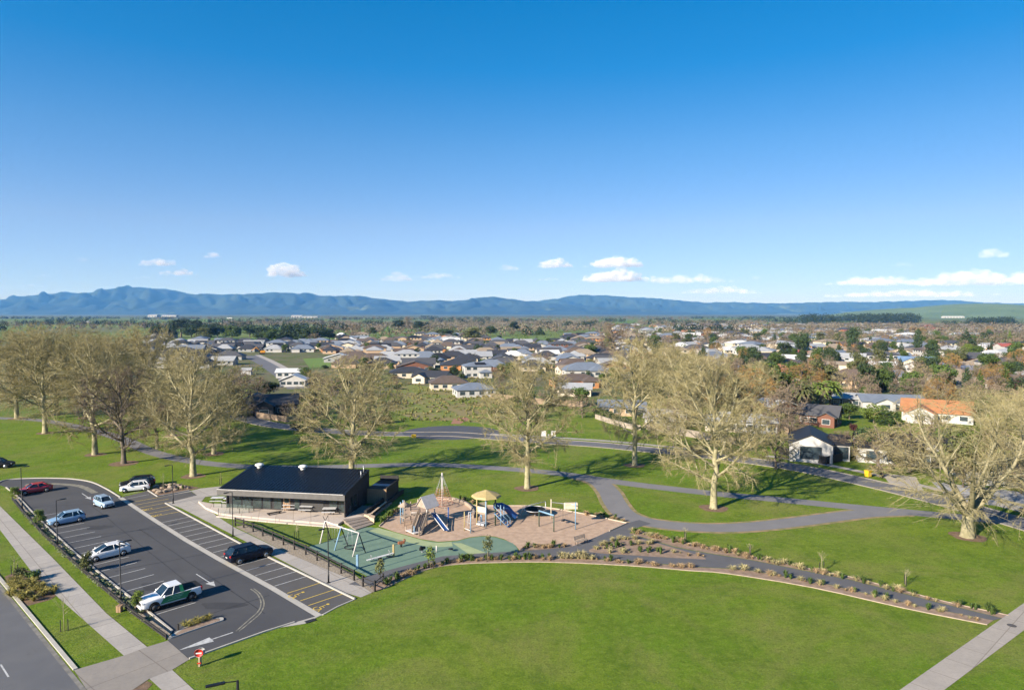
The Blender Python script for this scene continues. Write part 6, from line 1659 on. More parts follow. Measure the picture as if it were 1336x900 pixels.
# ------------------------------------------------------------------ no entry sign, bollards, bins, small signs
def no_entry():
    t = thing('no_entry_sign', 'red no entry sign with white bar on a pale timber post', 'sign', P(260, 869), R(12))
    c = MB(); c.box((0, 0, .55), (.10, .10, 1.1)); c.build('post', M['pale_timber'], t)
    c = MB(); c.lathe([(.30, -.012), (.30, .012)], (0, -.07, 1.08), 24, axis='Y'); d = c.build('disc', M['signred'], t)
    c = MB(); c.box((0, -.086, 1.08), (.42, .006, .10)); c.build('white_bar', M['whitepaint'], d)
    c = MB(); c.lathe([(.335, -.008), (.335, .008)], (0, -.05, 1.08), 24, axis='Y'); c.build('rim', M['whitepaint'], d)
    c = MB(); c.box((0, -.06, .28), (.26, .02, .10)); c.build('red_band', M['signred'], t)
    t2 = thing('round_sign', 'second round sign on a timber post standing behind the no entry sign, seen from behind', 'sign', P(262.5, 867.5), R(10))
    c = MB(); c.box((0, 0, .55), (.10, .10, 1.1)); c.build('post', M['pale_timber'], t2)
    c = MB(); c.lathe([(.30, -.012), (.30, .012)], (0, .07, 1.08), 24, axis='Y'); c.build('disc', M['palegrey'], t2)
M['signred'] = mat('sign red', (.62, .035, .02), .5)
no_entry()
def bollard(u, v, h, label, m='blackboard', w_=.14):
    c = MB(); c.box((0, 0, h/2), (w_, w_, h), bev=.015); c.box((0, 0, h+.015), (w_*1.1, w_*1.1, .03))
    return tag(c.build('bollard', M[m], None, P(u, v)), label, 'bollard')
bollard(232.5, 823.5, .62, 'black bollard at the end of the gravel beside the island tussocks')
bollard(156, 797.5, .55, 'stout brown timber bollard on the grass beside the knee rail', 'cedar', .42)
def post_sign(u, v, w_, hh, h, m, label, cat='sign', name='sign', Y=None):
    p = P(u, v); t = thing(name, label, cat, p, 0)
    c = MB(); c.tube([(0, 0, 0), (0, 0, h)], .04, 6); c.build('post', M['steel'], t)
    c = MB(); c.box((0, -.06, h-hh/2), (w_, .03, hh)); c.build('panel', m, t)
M['signyellow'] = mat('sign yellow', (.72, .46, .02), .5)
post_sign(540, 574, 1.0, .7, 1.25, M['signyellow'], 'yellow sign panel at the cul de sac behind the cafe tree')
post_sign(709, 572, 1.0, 1.15, 1.7, M['whitepaint'], 'white lot sign on the grass slope, left one of a pair'); post_sign(722, 572, 1.0, 1.15, 1.7, M['whitepaint'], 'white lot sign on the grass slope, right one of a pair')
post_sign(715.5, 571.5, .35, .5, .9, M['palegrey'], 'small low grey sign between the two white lot signs')
def wheelie(u, v, lab):
    t = thing('wheelie_bin', lab, 'bin', P(u, v), .4)
    c = MB(); c.box((0, 0, .55), (.72, .72, .9), taper=1.15); c.build('body', M['signyellow'], t)
    c = MB(); c.box((0, 0, 1.06), (.9, .9, .1), bev=.03); c.build('lid', M['signyellow'], t)
    for s in (-1, 1): c = MB(); c.lathe([(.14, -.04), (.14, .04)], (s*.3, .38, .14), 10, axis='X'); c.build('wheel', M['black'], t)
wheelie(1132.5, 622, 'bright yellow bin standing on the street kerb by the driveway')
def digger(u, v):
    t = thing('excavator', 'orange excavator with raised arm at the head of the side street', 'excavator', P(u, v), .3)
    c = MB(); c.box((0, 1.0, .45), (3.4, .6, .8), bev=.2); c.box((0, -1.0, .45), (3.4, .6, .8), bev=.2); c.build('tracks', M['black'], t)
    c = MB(); c.box((.6, 0, 1.7), (3.0, 2.4, 1.4), bev=.2); c.build('body', M['digorange'], t)
    c = MB(); c.box((-.6, .5, 2.6), (1.4, 1.2, 1.7), bev=.15); c.build('cab', M['glass'], t)
    c = MB(); c.tube([(-.8, -.5, 1.9), (-3.6, -.5, 4.6), (-6.2, -.5, 2.6)], [.35, .32, .22], 6); c.build('arm', M['digorange'], t)
    c = MB(); c.box((-6.3, -.5, 2.1), (.8, 1.1, .9), taper=.7); c.build('bucket', M['black'], t)
M['digorange'] = mat('machine orange', (.60, .27, .03), .5)
digger(342, 462)

# ------------------------------------------------------------------ cars
def paintmat(name, c, rough=.28): return mat(name, c, rough, tuple(x*.93 for x in c), .8, spec=.5, coat=.6)
M['tyre'] = mat('tyre rubber', (.014, .014, .015), .85); M['rim'] = mat('alloy rim', (.38, .39, .40), .35, metal=.7)
M['carglass'] = mat('car glass', (.012, .02, .026), .05, (.02, .03, .038), 1, spec=.7); M['lampglass'] = mat('headlamp', (.60, .62, .64), .15, spec=.6)
M['taillamp'] = mat('tail lamp', (.45, .02, .015), .25); M['plate'] = mat('number plate', (.6, .6, .58), .5)
def car(label, p, rz, kind, paint_m, name='parked_car', cat='car', group=None):
    K = {  # L, W, H, belt, stations of the body (x, z low, z top, half width), cabin (cowl, roof front, roof rear, tail), wheelbase, wheel radius
        'hatch': (4.15, 1.74, 1.50, .95, [(2.06,.34,.62,.66),(1.92,.22,.74,.79),(1.25,.20,.86,.85),(.70,.20,.95,.87),(-.6,.20,.97,.87),(-1.5,.20,1.0,.86),(-1.93,.24,1.0,.80),(-2.07,.34,.86,.72)], (.95,.20,-1.45,-1.98), 2.55, .31),
        'lift': (4.48, 1.75, 1.49, .97, [(2.22,.34,.58,.64),(2.08,.22,.72,.78),(1.45,.20,.86,.85),(.95,.20,.94,.87),(-.6,.20,1.0,.87),(-1.55,.20,1.08,.86),(-2.08,.24,1.10,.80),(-2.22,.34,.95,.72)], (1.25,.10,-1.05,-2.12), 2.70, .31),
        'sedan': (4.6, 1.80, 1.44, .93, [(2.28,.34,.60,.66),(2.14,.22,.72,.80),(1.45,.20,.84,.87),(.85,.20,.92,.89),(-.7,.20,.95,.89),(-1.5,.20,.98,.88),(-2.12,.24,1.0,.82),(-2.28,.34,.86,.74)], (1.10,.25,-1.0,-1.85), 2.75, .32),
        'suv': (5.0, 1.98, 1.74, 1.12, [(2.48,.42,.78,.76),(2.32,.28,.92,.90),(1.6,.26,1.05,.97),(1.0,.26,1.12,.98),(-.7,.26,1.14,.98),(-1.8,.26,1.16,.97),(-2.32,.30,1.16,.90),(-2.48,.42,1.02,.82)], (1.20,.40,-1.75,-2.38), 2.98, .37),
        'mini': (3.6, 1.60, 1.52, .98, [(1.78,.36,.68,.62),(1.64,.22,.80,.74),(1.1,.20,.90,.79),(.65,.20,.97,.80),(-.5,.20,.99,.80),(-1.2,.20,1.0,.79),(-1.64,.24,1.0,.74),(-1.78,.34,.86,.66)], (.95,.35,-1.2,-1.70), 2.36, .28),
    }[kind]
    L, W, Hh, belt, stt, (xc, xrf, xrr, xt), wb, wr = K
    t = thing(name, label, cat, p, rz, group)
    rings = []
    for (x, z0, z1, hw) in stt:
        zm = z0+(z1-z0)*.55
        rings.append([(x,-hw*.93,z0),(x,-hw,z0+.08),(x,-hw*1.01,zm),(x,-hw*.94,z1-.05),(x,-hw*.84,z1),(x,0,z1+.025),(x,hw*.84,z1),(x,hw*.94,z1-.05),(x,hw*1.01,zm),(x,hw,z0+.08),(x,hw*.93,z0),(x,0,z0)])
    c = MB(); n = 12; vs = [q for r_ in rings for q in r_]
    fs = [(i*n+k, (i+1)*n+k, (i+1)*n+(k+1) % n, i*n+(k+1) % n) for i in range(len(rings)-1) for k in range(n)]
    fs += [tuple(range(n)), tuple((len(rings)-1)*n+k for k in range(n-1, -1, -1))]
    c.add(vs, fs, 0, True); body = c.build('body', paint_m, t)
    md = body.modifiers.new('round', 'SUBSURF'); md.levels = 1; md.render_levels = 2
    hb = W/2*.90; ht = W/2*.70
    zb = belt-.02; zt = Hh-.05
    # glasshouse: a closed shape of glass with painted roof and pillars over it
    lo = [(xc,-hb*.90,zb-.03),(xc,hb*.90,zb-.03),(0,hb,zb),(xt,hb*.90,zb+.03),(xt,-hb*.90,zb+.03),(0,-hb,zb)]
    hi = [(xrf,-ht*.92,zt-.03),(xrf,ht*.92,zt-.03),((xrf+xrr)/2,ht,zt),(xrr,ht*.92,zt-.02),(xrr,-ht*.92,zt-.02),((xrf+xrr)/2,-ht,zt)]
    c = MB(); c.add(lo+hi, [(i, (i+1) % 6, 6+(i+1) % 6, 6+i) for i in range(6)] + [(6, 7, 8, 9, 10, 11)]); c.build('windows', M['carglass'], t)
    c = MB(); e = .03
    rf = [(xrf+.05,-ht*.86,zt-.02),(xrf+.05,ht*.86,zt-.02),((xrf+xrr)/2,ht+e,zt+.01),(xrr-.06,ht*.93,zt),(xrr-.06,-ht*.93,zt),((xrf+xrr)/2,-ht-e,zt+.01)]
    rt = [((x-(xrf+xrr)/2)*.90+(xrf+xrr)/2, y*.86, Hh) for x, y, z in rf]
    c.add(rf+rt, [(i, (i+1) % 6, 6+(i+1) % 6, 6+i) for i in range(6)] + [(6, 7, 8, 9, 10, 11), (5, 4, 3, 2, 1, 0)], 0, False)
    for s in (-1, 1):
        c.tube([(xc+.02, s*hb*.91, zb-.02), (xrf+.02, s*ht*.94, zt-.01)], .045, 5)
        c.tube([(xt+.06, s*hb*.93, zb+.03), (xrr-.02, s*ht*.95, zt-.01)], .075, 5)
        xm = (xc+xt)/2-.05; c.tube([(xm, s*(hb+.005), zb), ((xrf+xrr)/2+.05, s*(ht+.01), zt)], .035, 5)
        if kind in ('suv', 'hatch', 'mini', 'lift'): c.tube([(xt+.62, s*(hb*.975), zb+.02), (xrr+.34, s*(ht*.99), zt-.01)], .05, 5)
    c.build('roof', paint_m, t)
    for s in (-1, 1):
        c = MB(); c.box((xc-.30, s*(hb+.13), belt+.08), (.14, .2, .13), bev=.03); c.build('wing_mirror', paint_m, t)
        c = MB(); c.box((L/2-.20, s*W*.335, .68*belt+.02), (.22, .30, .13), s*-.35, bev=.03); c.build('headlight', M['lampglass'], t)
        c = MB(); c.box((-L/2+.13, s*W*.36, belt-.10), (.14, .26, .17), bev=.03); c.build('tail_light', M['taillamp'], t)
        for x in (wb/2, -wb/2):
            hw = W/2
            w_ = MB(); w_.lathe([(wr*1.16, -.02), (wr*1.16, .012)], (x, s*(hw-.025), wr+.01), 18, axis='Y'); w_.build('wheel_arch', M['tyre'], t)
            w_ = MB(); w_.lathe([(wr*.9, -.11), (wr, -.08), (wr, .07), (wr*.93, .10)], (x, s*(hw-.085), wr), 18, axis='Y'); wh = w_.build('wheel', M['tyre'], t)
            w_ = MB(); w_.lathe([(wr*.68, -.01), (wr*.66, .012), (wr*.2, .025)] if s > 0 else [(wr*.68, .01), (wr*.66, -.012), (wr*.2, -.025)], (x, s*(hw+.018), wr), 14, axis='Y'); w_.build('rim', M['rim'], wh)
    c = MB(); c.box((L/2-.012, 0, .42), (.03, .48, .12)); c.box((-L/2+.005, 0, belt*.72), (.03, .42, .12)); c.build('number_plate', M['plate'], t)
    c = MB(); c.box((L/2-.05, 0, .50), (.10, W*.52, .16), bev=.03); c.build('grille', M['tyre'], t)
    return t
fwdL = math.atan2(-cn.y, -cn.x); fwdR = math.atan2(cn.y, cn.x)
M['cwhite'] = paintmat('white car paint', (.74, .74, .74)); M['csilver'] = paintmat('silver blue car paint', (.30, .41, .53)); M['cblue'] = paintmat('light blue car paint', (.23, .36, .51))
M['cred'] = paintmat('dark red car paint', (.36, .018, .025)); M['cnavy'] = mat('navy car paint', (.004, .006, .014), .35, (.005, .007, .016), .8, spec=.3); M['cblack'] = mat('black car paint', (.006, .006, .007), .35, (.007, .007, .008), .8, spec=.3)
def mid(u0, v0, u1, v1): return (P(u0, v0)+P(u1, v1))/2
def side_car(lab, u0, v0, u1, v1, kind, m, rz, **k):
    """u0.. u1: the contact points of the two camera side wheels; the body lies half a width behind them"""
    p = mid(u0, v0, u1, v1); f = Vector((math.cos(rz), math.sin(rz), 0)); sd_ = Vector((-f.y, f.x, 0))
    if sd_.dot(p) < 0: sd_ = -sd_
    return car(lab, p+sd_*.80, rz, kind, m, **k)
PKG = 'cars parked in the bays'
side_car('white liftback parked nose in by the left planter tree', 125.8, 733, 160.6, 724.5, 'lift', M['cwhite'], fwdL, group=PKG)
side_car('silver blue hatchback parked alone on the left bays', 75, 686.5, 102.5, 681, 'hatch', M['cblue'], fwdL, group=PKG)
side_car('dark red sedan parked at the far end of the left bays', 33, 646.5, 60, 641, 'sedan', M['cred'], fwdL, group=PKG)
side_car('white hatchback parked beside the rock garden', 164, 643.6, 187.5, 639.6, 'hatch', M['cwhite'], R(207), group=PKG)
car('black estate car half hidden behind the white hatchback', mid(164, 643.6, 187.5, 639.6)+Vector((-1.15, 2.9, 0)), R(207), 'suv', M['cblack'], group=PKG)
side_car('navy sport utility car parked nose in by the grass strip below the cafe', 312.5, 736.5, 346, 726.5, 'suv', M['cnavy'], fwdR, group=PKG)
car('light blue hatchback driving down the car park aisle', P(134.5, 661)+Vector((0, .2, 0)), math.atan2(cd.y, cd.x)+R(8), 'mini', M['csilver'], name='moving_car')
car('dark car cut by the left edge on the grass', P(-3, 610), R(15), 'suv', M['cblack'], name='parked_car')
car('small blue car in front of the orange brick house', P(741, 503)+Vector((0, -4, 0)), R(20), 'hatch', paintmat('bright blue car paint', (.03, .09, .30)))
car('dark car parked on the suburban street behind the path loop tree', P(914, 592), R(-14), 'sedan', M['cnavy'])

def ute():
    p = mid(203.2, 797.4, 248.1, 783.3); f = Vector((math.cos(fwdL), math.sin(fwdL), 0)); sd_ = Vector((-f.y, f.x, 0)); sd_ = sd_ if sd_.dot(p) > 0 else -sd_
    t = thing('pickup_truck', 'white double cab pickup with green side livery and black tray cover', 'pickup', p+sd_*.86, fwdL)
    stt = [(2.66,.48,.95,.78),(2.50,.36,1.04,.90),(1.8,.34,1.12,.94),(1.1,.34,1.18,.95),(.5,.34,1.15,.95),(-.9,.34,1.15,.95),(-1.0,.34,1.17,.95),(-2.5,.36,1.19,.94),(-2.66,.48,1.17,.90)]
    rings = []
    for (x, z0, z1, hw) in stt:
        zm = z0+(z1-z0)*.55
        rings.append([(x,-hw*.93,z0),(x,-hw,z0+.08),(x,-hw*1.0,zm),(x,-hw*.97,z1-.05),(x,-hw*.90,z1),(x,0,z1+(.03 if x > .5 else 0)),(x,hw*.90,z1),(x,hw*.97,z1-.05),(x,hw*1.0,zm),(x,hw,z0+.08),(x,hw*.93,z0),(x,0,z0)])
    c = MB(); n = 12; vs = [q for r_ in rings for q in r_]
    fs = [(i*n+k, (i+1)*n+k, (i+1)*n+(k+1) % n, i*n+(k+1) % n) for i in range(len(rings)-1) for k in range(n)] + [tuple(range(n)), tuple((len(rings)-1)*n+k for k in range(n-1, -1, -1))]
    c.add(vs, fs, 0, True); b = c.build('body', M['cwhite'], t); md = b.modifiers.new('round', 'SUBSURF'); md.levels = 1; md.render_levels = 2
    lo = [(1.05,-.82,1.12),(1.05,.82,1.12),(-.98,.86,1.12),(-.98,-.86,1.12)]; hi = [(.30,-.66,1.78),(.30,.66,1.78),(-.80,.68,1.79),(-.80,-.68,1.79)]
    c = MB(); c.add(lo+hi, [(i, (i+1) % 4, 4+(i+1) % 4, 4+i) for i in range(4)] + [(4, 5, 6, 7)]); c.build('windows', M['carglass'], t)
    c = MB()
    rf = [(.34,-.68,1.775),(.34,.68,1.775),(-.86,.71,1.785),(-.86,-.71,1.785)]; rt = [(.22,-.58,1.86),(.22,.58,1.86),(-.78,.60,1.86),(-.78,-.60,1.86)]
    c.add(rf+rt, [(i, (i+1) % 4, 4+(i+1) % 4, 4+i) for i in range(4)] + [(4, 5, 6, 7), (3, 2, 1, 0)]); c.build('roof', M['cwhite'], t)
    c = MB()
    for s in (-1, 1):
        c.tube([(1.06, s*.83, 1.12), (.32, s*.67, 1.79)], .05, 5); c.tube([(.02, s*.86, 1.13), (-.2, s*.69, 1.79)], .04, 5)
    c.build('pillars', M['cwhite'], t)
    c = MB()
    for s in (-1, 1): c.add([(-1.0, s*.885, 1.12), (-.66, s*.875, 1.12), (-.60, s*.70, 1.80), (-.86, s*.70, 1.80)], [(0, 1, 2, 3)] if s < 0 else [(3, 2, 1, 0)])
    c.build('rear_pillars', M['livery'], t)
    c = MB(); c.box((-1.82, 0, 1.20), (1.62, 1.62, .06), bev=.02); c.build('tray_cover', M['tyre'], t)
    for s in (-1, 1):
        c = MB(); y = s*.958
        c.add([(x, y, z) for x, z in [(1.15, .52), (.75, 1.12), (-1.65, 1.14), (-1.35, .82), (-1.2, .52)]], [(4, 3, 2, 1, 0)] if s > 0 else [(0, 1, 2, 3, 4)]); gl = c.build('side_livery', M['livery'], t)
        c = MB(); y = s*.962
        for (x0, x1, z) in ((-.9, .3, .98), (-.8, .1, .86), (-.6, .5, .72)):
            c.add([(x0, y, z-.018), (x1, y, z-.018), (x1, y, z+.018), (x0, y, z+.018)], [(0, 1, 2, 3)] if s < 0 else [(3, 2, 1, 0)])
        c.build('livery_stripe', M['paleg'], gl)
        c = MB(); c.box((.78, s*1.06, 1.20), (.16, .24, .18), bev=.03); c.build('wing_mirror', M['cwhite'], t)
        c = MB(); c.box((2.50, s*.68, .93), (.24, .34, .16), s*-.3, bev=.03); c.build('headlight', M['lampglass'], t)
        c = MB(); c.box((-2.58, s*.82, .98), (.12, .18, .34), bev=.02); c.build('tail_light', M['taillamp'], t)
        c = MB(); c.box((0, s*.98, .36), (2.2, .14, .06)); c.build('side_step', M['black'], t)
        for x in (1.62, -1.60):
            w_ = MB(); w_.lathe([(.47, -.02), (.47, .012)], (x, s*.945, .44), 20, axis='Y'); w_.build('wheel_arch', M['tyre'], t)
            w_ = MB(); w_.lathe([(.35, -.13), (.39, -.1), (.39, .08), (.36, .12)], (x, s*.87, .39), 20, axis='Y'); wh = w_.build('wheel', M['tyre'], t)
            w_ = MB(); w_.lathe([(.24, -.01), (.23, .012), (.07, .03)] if s > 0 else [(.24, .01), (.23, -.012), (.07, -.03)], (x, s*.995, .39), 14, axis='Y'); w_.build('rim', M['rimdark'], wh)
    c = MB(); c.box((2.62, 0, .80), (.10, 1.1, .26), bev=.03); c.build('grille', M['tyre'], t)
    c = MB(); c.box((2.62, 0, .52), (.22, 1.5, .18), bev=.05); c.build('bumper', M['cwhite'], t)
    c = MB(); c.box((2.74, 0, .52), (.02, .36, .11)); c.box((-2.68, 0, .75), (.02, .36, .11)); c.build('number_plate', M['plate'], t)
M['livery'] = mat('green vehicle livery', (.02, .24, .085), .35, (.018, .21, .075), 2, spec=.5); M['paleg'] = mat('pale livery marks', (.42, .62, .45), .5); M['rimdark'] = mat('dark rim', (.10, .10, .105), .4, metal=.5)
ute()
# ------------------------------------------------------------------ the playground
M['playblue'] = mat('blue play posts', (.20, .33, .46), .45, (.17, .29, .41), 3); M['playdeep'] = mat('deep blue plastic', (.02, .085, .27), .35, (.018, .075, .24), 2)
M['playyellow'] = mat('ochre play posts', (.42, .33, .15), .6, (.36, .28, .125), 3); M['playgreen'] = mat('dark green play posts', (.03, .075, .05), .5)
M['oldwood'] = mat('silvered timber', (.36, .29, .225), .85, (.27, .215, .17), 3); M['whitewood'] = mat('pale roof boards', (.56, .52, .50), .75, (.48, .45, .43), 3)
M['rope'] = mat('red brown rope', (.36, .13, .08), .85); M['cream'] = mat('cream panel', (.62, .54, .40), .7)
def post(mb, p, h, r=.07): mb.tube([(p.x, p.y, 0), (p.x, p.y, h)], r, 8)
M['brownplastic'] = mat('brown plastic', (.26, .10, .05), .5)
def play_swing():
    o = P(446, 715); t = thing('swing_set', 'three frame swing set with splayed pale legs and a basket swing on green rubber', 'swing', o)
    A = []
    for (a, b, foot1, foot2) in [((425.6, 689), None, (417.5, 709), (431.5, 703)), ((445, 687.6), None, (436.4, 718), (454, 712)), ((465.6, 693.7), None, (460.2, 726), (476.8, 720.6))]:
        f1, f2 = P(*foot1)-o, P(*foot2)-o; top = (f1+f2)/2 + Vector((0, 0, 2.45)); A.append(top)
        for k, f in enumerate((f1, f2)):
            c = MB(); c.tube([f, top + (top-f)*(.02)], .075 if k == 0 else .06, 8); c.build('leg', M['whitewood'] if (k == 0 and len(A) != 2) else M['playblue'] if k == 0 else M['blackboard'], t)
    for i in range(2):
        c = MB(); c.tube([A[i], A[i+1]], .07, 8); c.build('top_beam', M['whitewood'], t)
    for k in (.35, .7):
        q = A[0].lerp(A[1], k); s = MB(); s.box((q.x, q.y, .55), (.5, .2, .05), .3); st = s.build('swing_seat', M['black'], t)
        s = MB(); [s.tube([(q.x+dx, q.y, .56), (q.x+dx*.6, q.y, q.z)], .012, 4) for dx in (-.22, .22)]; s.build('chain', M['steel'], st)
    q = A[1].lerp(A[2], .5); s = MB(); s.tube([(q.x+.62*math.cos(a), q.y+.62*math.sin(a), .5) for a in [i*PI/10 for i in range(21)]], .06, 6)
    for i in range(-3, 4): s.tube([(q.x+i*.17, q.y-math.sqrt(max(0, .36-(i*.17)**2)), .5), (q.x+i*.17, q.y+math.sqrt(max(0, .36-(i*.17)**2)), .5)], .012, 4)
    st = s.build('basket_seat', M['black'], t)
    s = MB(); [s.tube([(q.x+.6*math.cos(a), q.y+.6*math.sin(a), .5), (q.x+.25*math.cos(a), q.y, q.z)], .012, 4) for a in (.8, 2.3, 4, 5.5)]; s.build('chain', M['steel'], st)
    for f in ((425.6, 690),):
        q = A[0]; s = MB(); s.tube([q, q+Vector((-.25, 0, .55))], .04, 5); s.tube([q, q+Vector((.3, .1, .6))], .04, 5); s.build('finial', M['black'], t)
play_swing()
def hut_tower():
    o = P(552, 684); t = thing('play_tower', 'timber play tower with pale pitched roof, ramp and blue slide', 'play tower', o)
    L = lambda u, v, z=0: P(u, v)-o + Vector((0, 0, z))
    def pp(u, v, h, m, r=.07): c = MB(); post(c, L(u, v), h, r); c.build('post', M[m], t)
    for (u, v, h, m) in [(557, 686, 2.2, 'whitewood'), (567, 682, 2.4, 'whitewood'), (548, 681, 2.2, 'oldwood'), (558.5, 678.5, 2.3, 'playblue'), (527.8, 686, 3.3, 'oldwood'), (522.8, 683, 2.8, 'playblue'), (526, 680, 2.8, 'playblue'), (536, 681, 2.7, 'oldwood'),
                         (536, 668.5+14, 1.2, 'oldwood'), (540.5, 697.5, 1.1, 'playblue'), (547, 699, 1.1, 'oldwood'), (529.8, 694.5, .8, 'oldwood')]: pp(u, v, h, m)
    a, b_, c_, d = L(557, 686), L(567, 682), L(558.5, 678.5), L(548, 681)
    c = MB(); c.prism([a, b_, c_, d], 1.15, 1.25); c.build('platform', M['oldwood'], t)
    # pitched roof
    m0, m1 = (a+d)/2, (b_+c_)/2; cx = (a+b_+c_+d)/4; ax = (m1-m0).normalized(); bx = Vector((-ax.y, ax.x, 0)); hl, hw = 1.15, 1.05
    c = MB()
    for s in (-1, 1):
        e0, e1 = cx-ax*hl+bx*s*hw+Vector((0, 0, 2.15)), cx+ax*hl+bx*s*hw+Vector((0, 0, 2.15)); r0, r1 = cx-ax*hl+Vector((0, 0, 3.55)), cx+ax*hl+Vector((0, 0, 3.55)); n = Vector((0, 0, .06))
        c.add([e0, e1, r1, r0, e0+n, e1+n, r1+n, r0+n], [(4, 5, 6, 7), (3, 2, 1, 0), (0, 1, 5, 4), (1, 2, 6, 5), (3, 0, 4, 7)])
    c.build('roof', M['whitewood'], t)
    c = MB(); e = cx+ax*(hl-.15); c.add([e-bx*.9+Vector((0, 0, 2.2)), e+bx*.9+Vector((0, 0, 2.2)), e+Vector((0, 0, 3.4))], [(0, 1, 2)]); e = cx-ax*(hl-.15); c.add([e-bx*.9+Vector((0, 0, 2.2)), e+bx*.9+Vector((0, 0, 2.2)), e+Vector((0, 0, 3.4))], [(0, 2, 1)]); c.build('gable_board', M['oldwood'], t)
    # ramp with plank sides down to the front left
    r0, r1 = (a+d)/2+Vector((0, 0, 1.2)), L(543.5, 698.3)+Vector((0, 0, .12)); dv = (r1-r0); sv = Vector((-dv.y, dv.x, 0)).normalized()*.62
    c = MB(); c.add([r0-sv, r0+sv, r1+sv, r1-sv, r0-sv-Vector((0, 0, .08)), r0+sv-Vector((0, 0, .08)), r1+sv-Vector((0, 0, .08)), r1-sv-Vector((0, 0, .08))], [(0, 1, 2, 3), (7, 6, 5, 4), (0, 3, 7, 4), (1, 5, 6, 2), (3, 2, 6, 7)]); c.build('ramp', M['oldwood'], t)
    for s in (-1, 1):
        c = MB()
        for z in (.15, .42, .69): p0, p1 = r0+sv*s+Vector((0, 0, z)), r1+sv*s+Vector((0, 0, z)); up = Vector((0, 0, .20)); th = sv.normalized()*.03; c.add([p0-th, p1-th, p1-th+up, p0-th+up, p0+th, p1+th, p1+th+up, p0+th+up], [(0, 1, 2, 3), (7, 6, 5, 4), (3, 2, 6, 7), (0, 4, 5, 1), (1, 5, 6, 2), (0, 3, 7, 4)])
        c.build('ramp_side', M['oldwood'], t)
    # bridge and the small hexagonal turret on the left
    tq = L(528, 683.5); c = MB(); c.tube([tq+Vector((0, 0, 2.35)), tq+Vector((0, 0, 2.9))], [.95, .05], 6); c.build('turret_roof', M['oldwood'], t)
    for z in (1.25, 1.75, 2.0):
        c = MB(); c.tube([L(536, 681, z), L(548, 681, z)], .05, 6); c.build('bridge_rail', M['whitewood'], t)
    c = MB(); c.prism([L(536, 683), L(548, 682.5), L(548, 680), L(536, 680)], 1.0, 1.08); c.prism([L(522, 684), L(528, 687), L(535, 683), L(529, 679.5)], 1.0, 1.08); c.build('bridge_deck', M['oldwood'], t)
    c = MB(); c.prism([L(529, 695), L(540, 699.5), L(547, 698), L(536, 693.5)], .28, .36); c.build('low_platform', M['whitewood'], t)
    # blue slide
    s0, s1 = L(564, 681.5, 1.3), L(582.5, 694.5, .22); dv = s1-s0; sv = Vector((-dv.y, dv.x, 0)).normalized()*.28; pts = [s0, s0.lerp(s1, .12)+Vector((0, 0, .02)), s0.lerp(s1, .8)+Vector((0, 0, -.03)), s1]
    c = MB()
    for p0, p1 in zip(pts[:-1], pts[1:]): c.add([p0-sv, p0+sv, p1+sv, p1-sv], [(0, 1, 2, 3)], 0)
    sl = c.build('slide', M['playdeep'], t)
    for s in (-1, 1):
        c = MB(); c.tube([p+sv*s*1.08+Vector((0, 0, .10)) for p in pts], .06, 6); c.build('slide_edge', M['palegrey'], sl)
    c = MB(); post(c, L(585, 681), 1.95, .08); c.build('post', M['playdeep'], t)
hut_tower()
def net_cone():
    o = P(577, 661); t = thing('rope_climber', 'cone shaped rope climber on a tall pale mast', 'climbing net', o); h = H(616.5, o.y)
    c = MB(); c.tube([(0, 0, 0), (0, 0, h)], .09, 8); c.build('mast', M['whitewood'], t)
    c = MB(); N = 10; rb, zb = 1.55, .5
    rim = [Vector((rb*math.cos(2*PI*i/N), rb*math.sin(2*PI*i/N), zb)) for i in range(N)]; top = Vector((0, 0, h-.15))
    for i in range(N): c.tube([rim[i], top], .016, 4)
    c.build('stay_ropes', M['steel'], t)
    c = MB()
    for k in range(1, 7):
        f = k*.085; ring = [rim[i % N].lerp(top, f) for i in range(N+1)]
        c.tube(ring, .021, 4)
        if k > 1:
            for i in range(N): c.tube([rim[i].lerp(top, f-.085), rim[(i+1) % N].lerp(top, f)], .016, 4)
    c.tube([rim[i % N] for i in range(N+1)], .03, 5)
    c.build('net', M['rope'], t)
    for i in range(0, N, 2): c = MB(); c.tube([Vector((rim[i].x*1.25, rim[i].y*1.25, 0)), rim[i]], .02, 4); c.build('anchor', M['steel'], t)
net_cone()
w_ = MB(); w_.ribbon(smooth([P(545, 655), P(565, 651), P(592, 653.5), P(606, 657.5), P(615, 664), P(618.5, 671), P(617, 676)], 4), .22, 0, .42)
tag(w_.build('curved_seat_wall', M['oldwood']), 'curved low timber wall sweeping round the rope climber', 'low wall')
